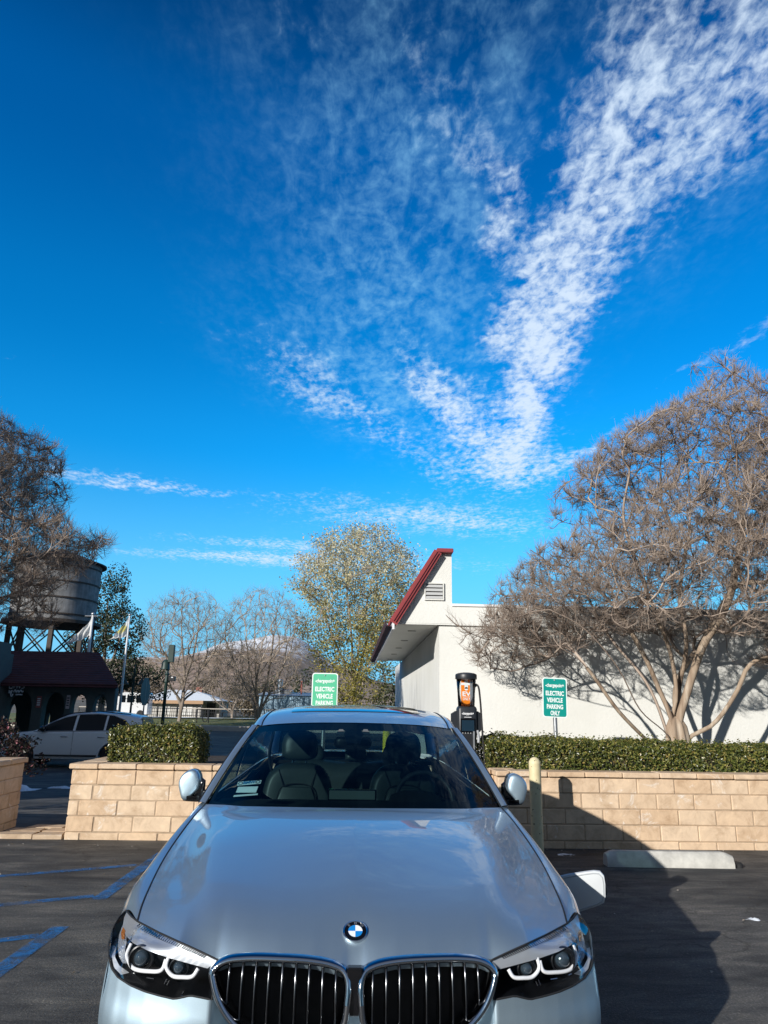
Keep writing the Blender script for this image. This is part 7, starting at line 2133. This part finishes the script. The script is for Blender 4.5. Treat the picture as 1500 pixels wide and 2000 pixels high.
# ---- mirrors
def side_mirror(s):
    out = [(988.5, 1521), (993, 1512.5), (1001, 1509.5), (1010, 1512), (1019, 1519), (1025.5, 1530), (1026.5, 1541), (1023, 1556), (1019, 1567), (1012, 1569.5), (1004, 1565), (996, 1555), (988, 1544), (986.5, 1532)]
    L = np.array([C(a, b, 4.77) for a, b in out]); L = spline(np.vstack([L, L[:1]]), 40)[:-1]
    if s < 0: L = mir(L)
    m = root_child('side_mirror')
    mb = MB(); mb.dome(L+np.array([0, 0.0, 0]), (0, -0.07, 0), ((0.97, 0.0), (1.0, 0.14), (1.0, 0.40), (0.985, 0.62), (0.94, 0.80), (0.85, 0.91), (0.68, 0.965), (0.4, 0.99)), back=True)
    cmb('shell', mb, PAINT, m, True, 60)
    mb = MB(); mb.dome(L+np.array([0, 0.001, 0]), (0, 0.07, 0), ((1.0, 0.0), (0.99, 0.5), (0.95, 0.9), (0.9, 1.0)), back=False)
    cmb('glass_surround', mb, M['black_plastic'], m, True, 60)
    # dark foot: arm from the door and the tray under the shell
    arm = [(s*.875, 4.70, .955), (s*.93, 4.74, .935), (s*.99, 4.76, .925), (s*1.035, 4.77, .922)]
    mb = MB(); mb.tube(spline(arm, 14), np.interp(np.linspace(0, 1, 14), [0, 0.5, 1], [0.035, 0.024, 0.012]), 12); mb.dome([(s*x, 4.77+y, .945) for x, y in ((.90, -.05), (.98, -.08), (1.04, -.05), (1.05, 0), (1.03, .05), (.92, .05))], (0, 0, -0.03), back=True)
    cmb('mirror_foot', mb, M['gloss_black'], m, False, 50)
    mb = MB(); mb.dome([(s*x, 4.745, z) for x, z in ((.905, .95), (.905, 1.03), (.925, 1.045), (.945, .99), (.985, .945), (.96, .935))], (0, -0.02, 0)); cmb('mirror_inner', mb, M['gloss_black'], m, False, 50)
side_mirror(1); side_mirror(-1)

# ---- charging flap, open on the front wing
flp = [(1086, 1716), (1110, 1708.5), (1140, 1701), (1157, 1697.5), (1168, 1698), (1175, 1706), (1177.5, 1722), (1178, 1748), (1175, 1760), (1166, 1766), (1140, 1778), (1112, 1790), (1090, 1796)]
L = np.array([C(a, b, 3.96) for a, b in flp]); L[:, 1] += np.interp(L[:, 0], [0.95, 1.3], [0.06, -0.05])
mb = MB(); mb.dome(L, (0, -0.012, 0), ((1.0, 0.0), (0.985, 0.6), (0.96, 0.9), (0.8, 1.0)), back=True)
fl = cmb('charging_flap', mb, simple('flap_inner', (0.60, 0.63, 0.65), 0.42, 0.2, coat=0.3), None, False, 40)
Li = L.mean(0)+(L-L.mean(0))*0.86-np.array([0, 0.0128, 0])
mb = MB(); mb.tube(Li, 0.0028, 6, closed=True); cmb('inner_rib', mb, simple('flap_moulding', (0.42, 0.45, 0.47), 0.5), fl, True)
q = L.mean(0)+np.array([0.085, -0.014, 0.0]); mb = MB(); mb.box(q[0]-.012, q[0]+.012, q[1]-.008, q[1]+.004, q[2]-.02, q[2]+.02, ch=0.003); cmb('latch', mb, M['black_plastic'], fl)
mb = MB(); mb.tube([(0.93, 4.0, 0.66), (0.985, 4.03, 0.665), (1.03, 3.99, 0.66)], 0.014, 8); cmb('hinge', mb, M['black_plastic'], fl)

# ---- cabin
TRIM = simple('dark_cabin_trim', (0.010, 0.011, 0.013), 0.8)
LEATHER = simple('black_leather', (0.042, 0.056, 0.057), 0.42, var=0.1, vs=30, bmp=0.15, bs=160, bd=0.002)
mb = MB(); mb.box(-0.82, 0.82, 4.3, 7.1, 0.30, 0.36); cmb('cabin_floor', mb, TRIM)
mb = MB()
dsh = net(np.array([[(x, y, z) for x in (-.80, -.4, 0, .4, .80)] for (y, z) in ((4.22, .90), (4.5, .915), (4.75, .925), (4.88, .90), (4.92, .80), (4.86, .5))]), 24, 20)
dsh[..., 1] += 0.18*np.abs(dsh[..., 0])**2*np.clip((4.6-dsh[..., 1])/0.4, 0, 1)
mb.grid(dsh); cmb('dashboard', mb, TRIM, None, True)
# screen on the dash
a = C(641, 1541, 4.74); b = C(735, 1562, 4.74)
mb = MB(); mb.box(a[0], b[0], 4.735, 4.76, b[2]-0.01, a[2], ch=0.006); scr = cmb('display', mb, M['gloss_black'])
mb = MB(); mb.box(a[0]+0.008, b[0]-0.008, 4.730, 4.7345, b[2], a[2]-0.007, ch=0.002); cmb('display_back', mb, simple('grey_display_back', (0.27, 0.31, 0.28), 0.45, 0.3), scr)
# seats
def seat(x, Y, name='seat', zt=1.06):
    s = root_child(name)
    def bk(u, z, d=0): return (x+u, Y+0.14*(z-0.6)+d, z)
    out = [bk(-.20, .55), bk(-.255, .75), bk(-.25, .90), bk(-.215, 1.00), bk(-.14, zt), bk(0, zt+.012), bk(.14, zt), bk(.215, 1.00), bk(.25, .90), bk(.255, .75), bk(.20, .55)]
    L = spline(np.array(out), 40); mb = MB(); mb.dome(L, (0, -0.11, 0), ((1.0, 0.0), (1.0, .3), (.965, .7), (.9, .93), (.8, 1.0), (.55, .98)), back=True); mb.dome(L, (0, 0.06, 0), ((1.0, 0.0), (.97, .6), (.9, 1.0)), back=False)
    b_ = cmb('backrest', mb, LEATHER, s, True, 70)
    pn = [bk(-.16, .58, -.122), bk(-.15, .80, -.122), bk(-.105, .915, -.122), bk(.105, .915, -.122), bk(.15, .80, -.122), bk(.16, .58, -.122)]
    mb = MB(); mb.dome(pn, (0, -0.018, 0), ((1.0, 0.0), (.97, .8), (.9, 1.0))); cmb('centre_panel', mb, LEATHER, b_, False, 30)
    mb = MB()
    for e in ([pn[1], pn[2], pn[3], pn[4]],): mb.tube(spline(np.array(e), 20)-np.array([0, .004, 0]), 0.004, 5)
    for sg in (-1, 1): mb.tube([bk(sg*.10, .92, -.122), bk(sg*.14, 1.03, -.11)], 0.0035, 5)
    cmb('stitching', mb, SEAM, b_)
    hd = [bk(-.13, zt+.06), bk(-.135, zt+.15), bk(-.11, zt+.215), bk(-.05, zt+.24), bk(.05, zt+.24), bk(.11, zt+.215), bk(.135, zt+.15), bk(.13, zt+.06), bk(.09, zt+.035), bk(-.09, zt+.035)]
    L = spline(np.vstack([hd, hd[:1]]), 36)[:-1]; mb = MB(); mb.dome(L-np.array([0, .02, 0]), (0, -0.07, 0), back=False); mb.dome(L-np.array([0, .02, 0]), (0, 0.06, 0), back=False); cmb('headrest', mb, LEATHER, s, True, 70)
    mb = MB()
    for sg in (-.05, .05): mb.tube([bk(sg, zt-.02), bk(sg, zt+.07)], 0.008, 8)
    cmb('headrest_post', mb, M['chrome'], s)
    cu = [(x-.25, Y-.55, .52), (x-.26, Y-.2, .50), (x-.22, Y+.02, .48), (x+.22, Y+.02, .48), (x+.26, Y-.2, .50), (x+.25, Y-.55, .52), (x+.15, Y-.60, .52), (x-.15, Y-.60, .52)]
    mb = MB(); mb.dome(cu, (0, 0, .07)); mb.dome(cu, (0, 0, -.12), back=False); cmb('cushion', mb, LEATHER, s, False, 60)
seat(-0.41, 5.72); seat(0.37, 5.74)
rs = root_child('rear_seat')
mb = MB(); L = spline(np.array([(-.66, 6.62, .45), (-.68, 6.68, .9), (-.5, 6.70, 1.03), (0, 6.70, 1.02), (.5, 6.70, 1.03), (.68, 6.68, .9), (.66, 6.62, .45)]), 40); mb.dome(L, (0, -.12, 0)); mb.dome(L, (0, .06, 0), back=False); cmb('backrest', mb, LEATHER, rs, True, 60)
for x in (-.38, .02, .38):
    w_ = .12 if x != .02 else .09
    L = np.array([(x-w_, 6.72, 1.04), (x-w_, 6.74, 1.12), (x-w_*.7, 6.75, 1.16), (x+w_*.7, 6.75, 1.16), (x+w_, 6.74, 1.12), (x+w_, 6.72, 1.04)]); L = spline(np.vstack([L, L[:1]]), 30)[:-1]
    mb = MB(); mb.dome(L, (0, -.05, 0)); mb.dome(L, (0, .05, 0), back=False); cmb('headrest', mb, LEATHER, rs, True, 60)
mb = MB(); mb.box(-.66, .66, 6.1, 6.6, .36, .52, ch=.04); cmb('cushion', mb, LEATHER, rs)
mb = MB(); mb.box(-.70, .70, 6.75, 7.2, 1.0, 1.03); cmb('parcel_shelf', mb, TRIM)
# headliner
hl = RG.copy(); hl[..., 2] -= 0.035; hl[..., 1] += 0.02
cgrid('headliner', hl, simple('charcoal_headliner', (0.020, 0.021, 0.023), 0.9))
for s in (1, -1):
    mb = MB(); mb.grid(np.array([[(s*.83, y, z) for z in (.34, .6, .92)] for y in np.linspace(4.5, 7.0, 8)])); cmb('door_card', mb, TRIM)
    mb = MB(); mb.tube(spline(np.array([(s*.60, 5.72, 1.33), (s*.63, 5.74, 1.1), (s*.56, 5.70, .92)]), 12), 0.012, 6); cmb('seat_belt', mb, M['black_plastic'])
# steering wheel
sw = root_child('steering_wheel')
c = Vector(C(829, 1566, 4.98)); ax = Vector((0, -0.92, 0.36)).normalized(); u = Vector((1, 0, 0)); v = ax.cross(u)*-1
if v.z < 0: v = -v
mb = MB(); mb.tube([c+(u*cos(t)+v*sin(t))*0.185 for t in np.linspace(0, 2*pi, 48)[:-1]], 0.0165, 10, closed=True); cmb('rim', mb, simple('wheel_leather', (0.035, 0.04, 0.042), 0.4), sw, True)
mb = MB(); mb.dome([c+u*a+v*b for a, b in ((-.075, -.05), (-.085, .02), (-.05, .06), (.05, .06), (.085, .02), (.075, -.05), (0, -.075))], ax*-0.04 if ax.y > 0 else ax*0.04); cmb('hub', mb, TRIM, sw, False, 50)
for d in (u, -u, -v):
    mb = MB(); mb.tube([c+d*.06, c+d*.178], [0.028, 0.014], 8); cmb('spoke', mb, TRIM, sw, True)
mb = MB(); mb.tube([c, c-ax*0.3], 0.035, 10); cmb('column', mb, TRIM, sw)
# instrument cowl
mb = MB(); mb.dome([(0.20, 4.70, .905), (.22, 4.70, .96), (.30, 4.70, .985), (.44, 4.70, .985), (.52, 4.70, .96), (.54, 4.70, .905)], (0, .16, 0)); cmb('instrument_cowl', mb, TRIM, None, False, 50)
# interior mirror and sensor pod
rv = root_child('rear_view_mirror')
p = wsp(690, 1429, 0.03)
mb = MB(); mb.dome([tuple(wsp(a, b, 0.012)) for a, b in ((676, 1420), (704, 1420), (709, 1434), (703, 1452), (678, 1452), (672, 1434))], (0, .06, -.03)); cmb('sensor_pod', mb, M['black_plastic'], rv, False, 50)
mb = MB(); q = p+np.array([0, .14, -.075]); mb.dome([(q[0]+a, q[1], q[2]+b) for a, b in rrect(.25, .075, .03)], (0, -.035, 0)); cmb('mirror_shell', mb, M['black_plastic'], rv, False, 50)
for sg in (-1, 1):
    mb = MB(); q2 = np.array(wsp(690+sg*24, 1430, 0.010)); mb.dome([(q2[0]+a, q2[1]+b*.75, q2[2]+b) for a, b in ((-.035, -.015), (.035, -.015), (.012, .018), (-.012, .018))], (0, .01, -.008)); cmb('sensor_window', mb, simple('sensor_grey', (0.10, 0.11, 0.12), 0.4) if 'sensor_grey' not in bpy.data.materials else bpy.data.materials['sensor_grey'], rv)
# stickers inside the screen
PAPER = simple('white_sticker', (0.85, 0.87, 0.88), 0.6)
def sticker(quad, nm='sticker'):
    P = [wsp(a, b, 0.004) for a, b in quad]; mb = MB(); mb.add([tuple(p) for p in P], [(0, 1, 2, 3)]); return cmb(nm, mb, PAPER), [Vector(p) for p in P]
s1, Q = sticker([(463, 1534.5), (509, 1530.5), (511, 1523.5), (465, 1527)])
U = (Q[1]-Q[0]); W = (Q[3]-Q[0]); n = U.cross(W).normalized(); n = n if n.y < 0 else -n
O = Q[0]+U*.5+W*.5+n*.0015
mb = MB(); text(mb, 'BMW', W.length*0.95, O, U.normalized(), W.normalized(), 0.04, width=U.length*.52); cmb('lettering', mb, simple('sticker_blue', (0.01, 0.20, 0.42), 0.5), s1)
for f in (.13, .87):
    mb = MB(); cc = Q[0]+U*f+W*.5+n*.001; A = np.array([[tuple(cc+(U.normalized()*cos(t)*1.15+W.normalized()*sin(t))*r) for t in np.linspace(0, 2*pi, 24)] for r in (W.length*.26, W.length*.40)]); mb.grid(A); cmb('roundel', mb, M['black_plastic'], s1)
sticker([(460.5, 1548), (500, 1548), (504.5, 1535.8), (465, 1536.8)])
s3, Q = sticker([(455.5, 1556.5), (503, 1552.8), (504, 1549.5), (457, 1553)])
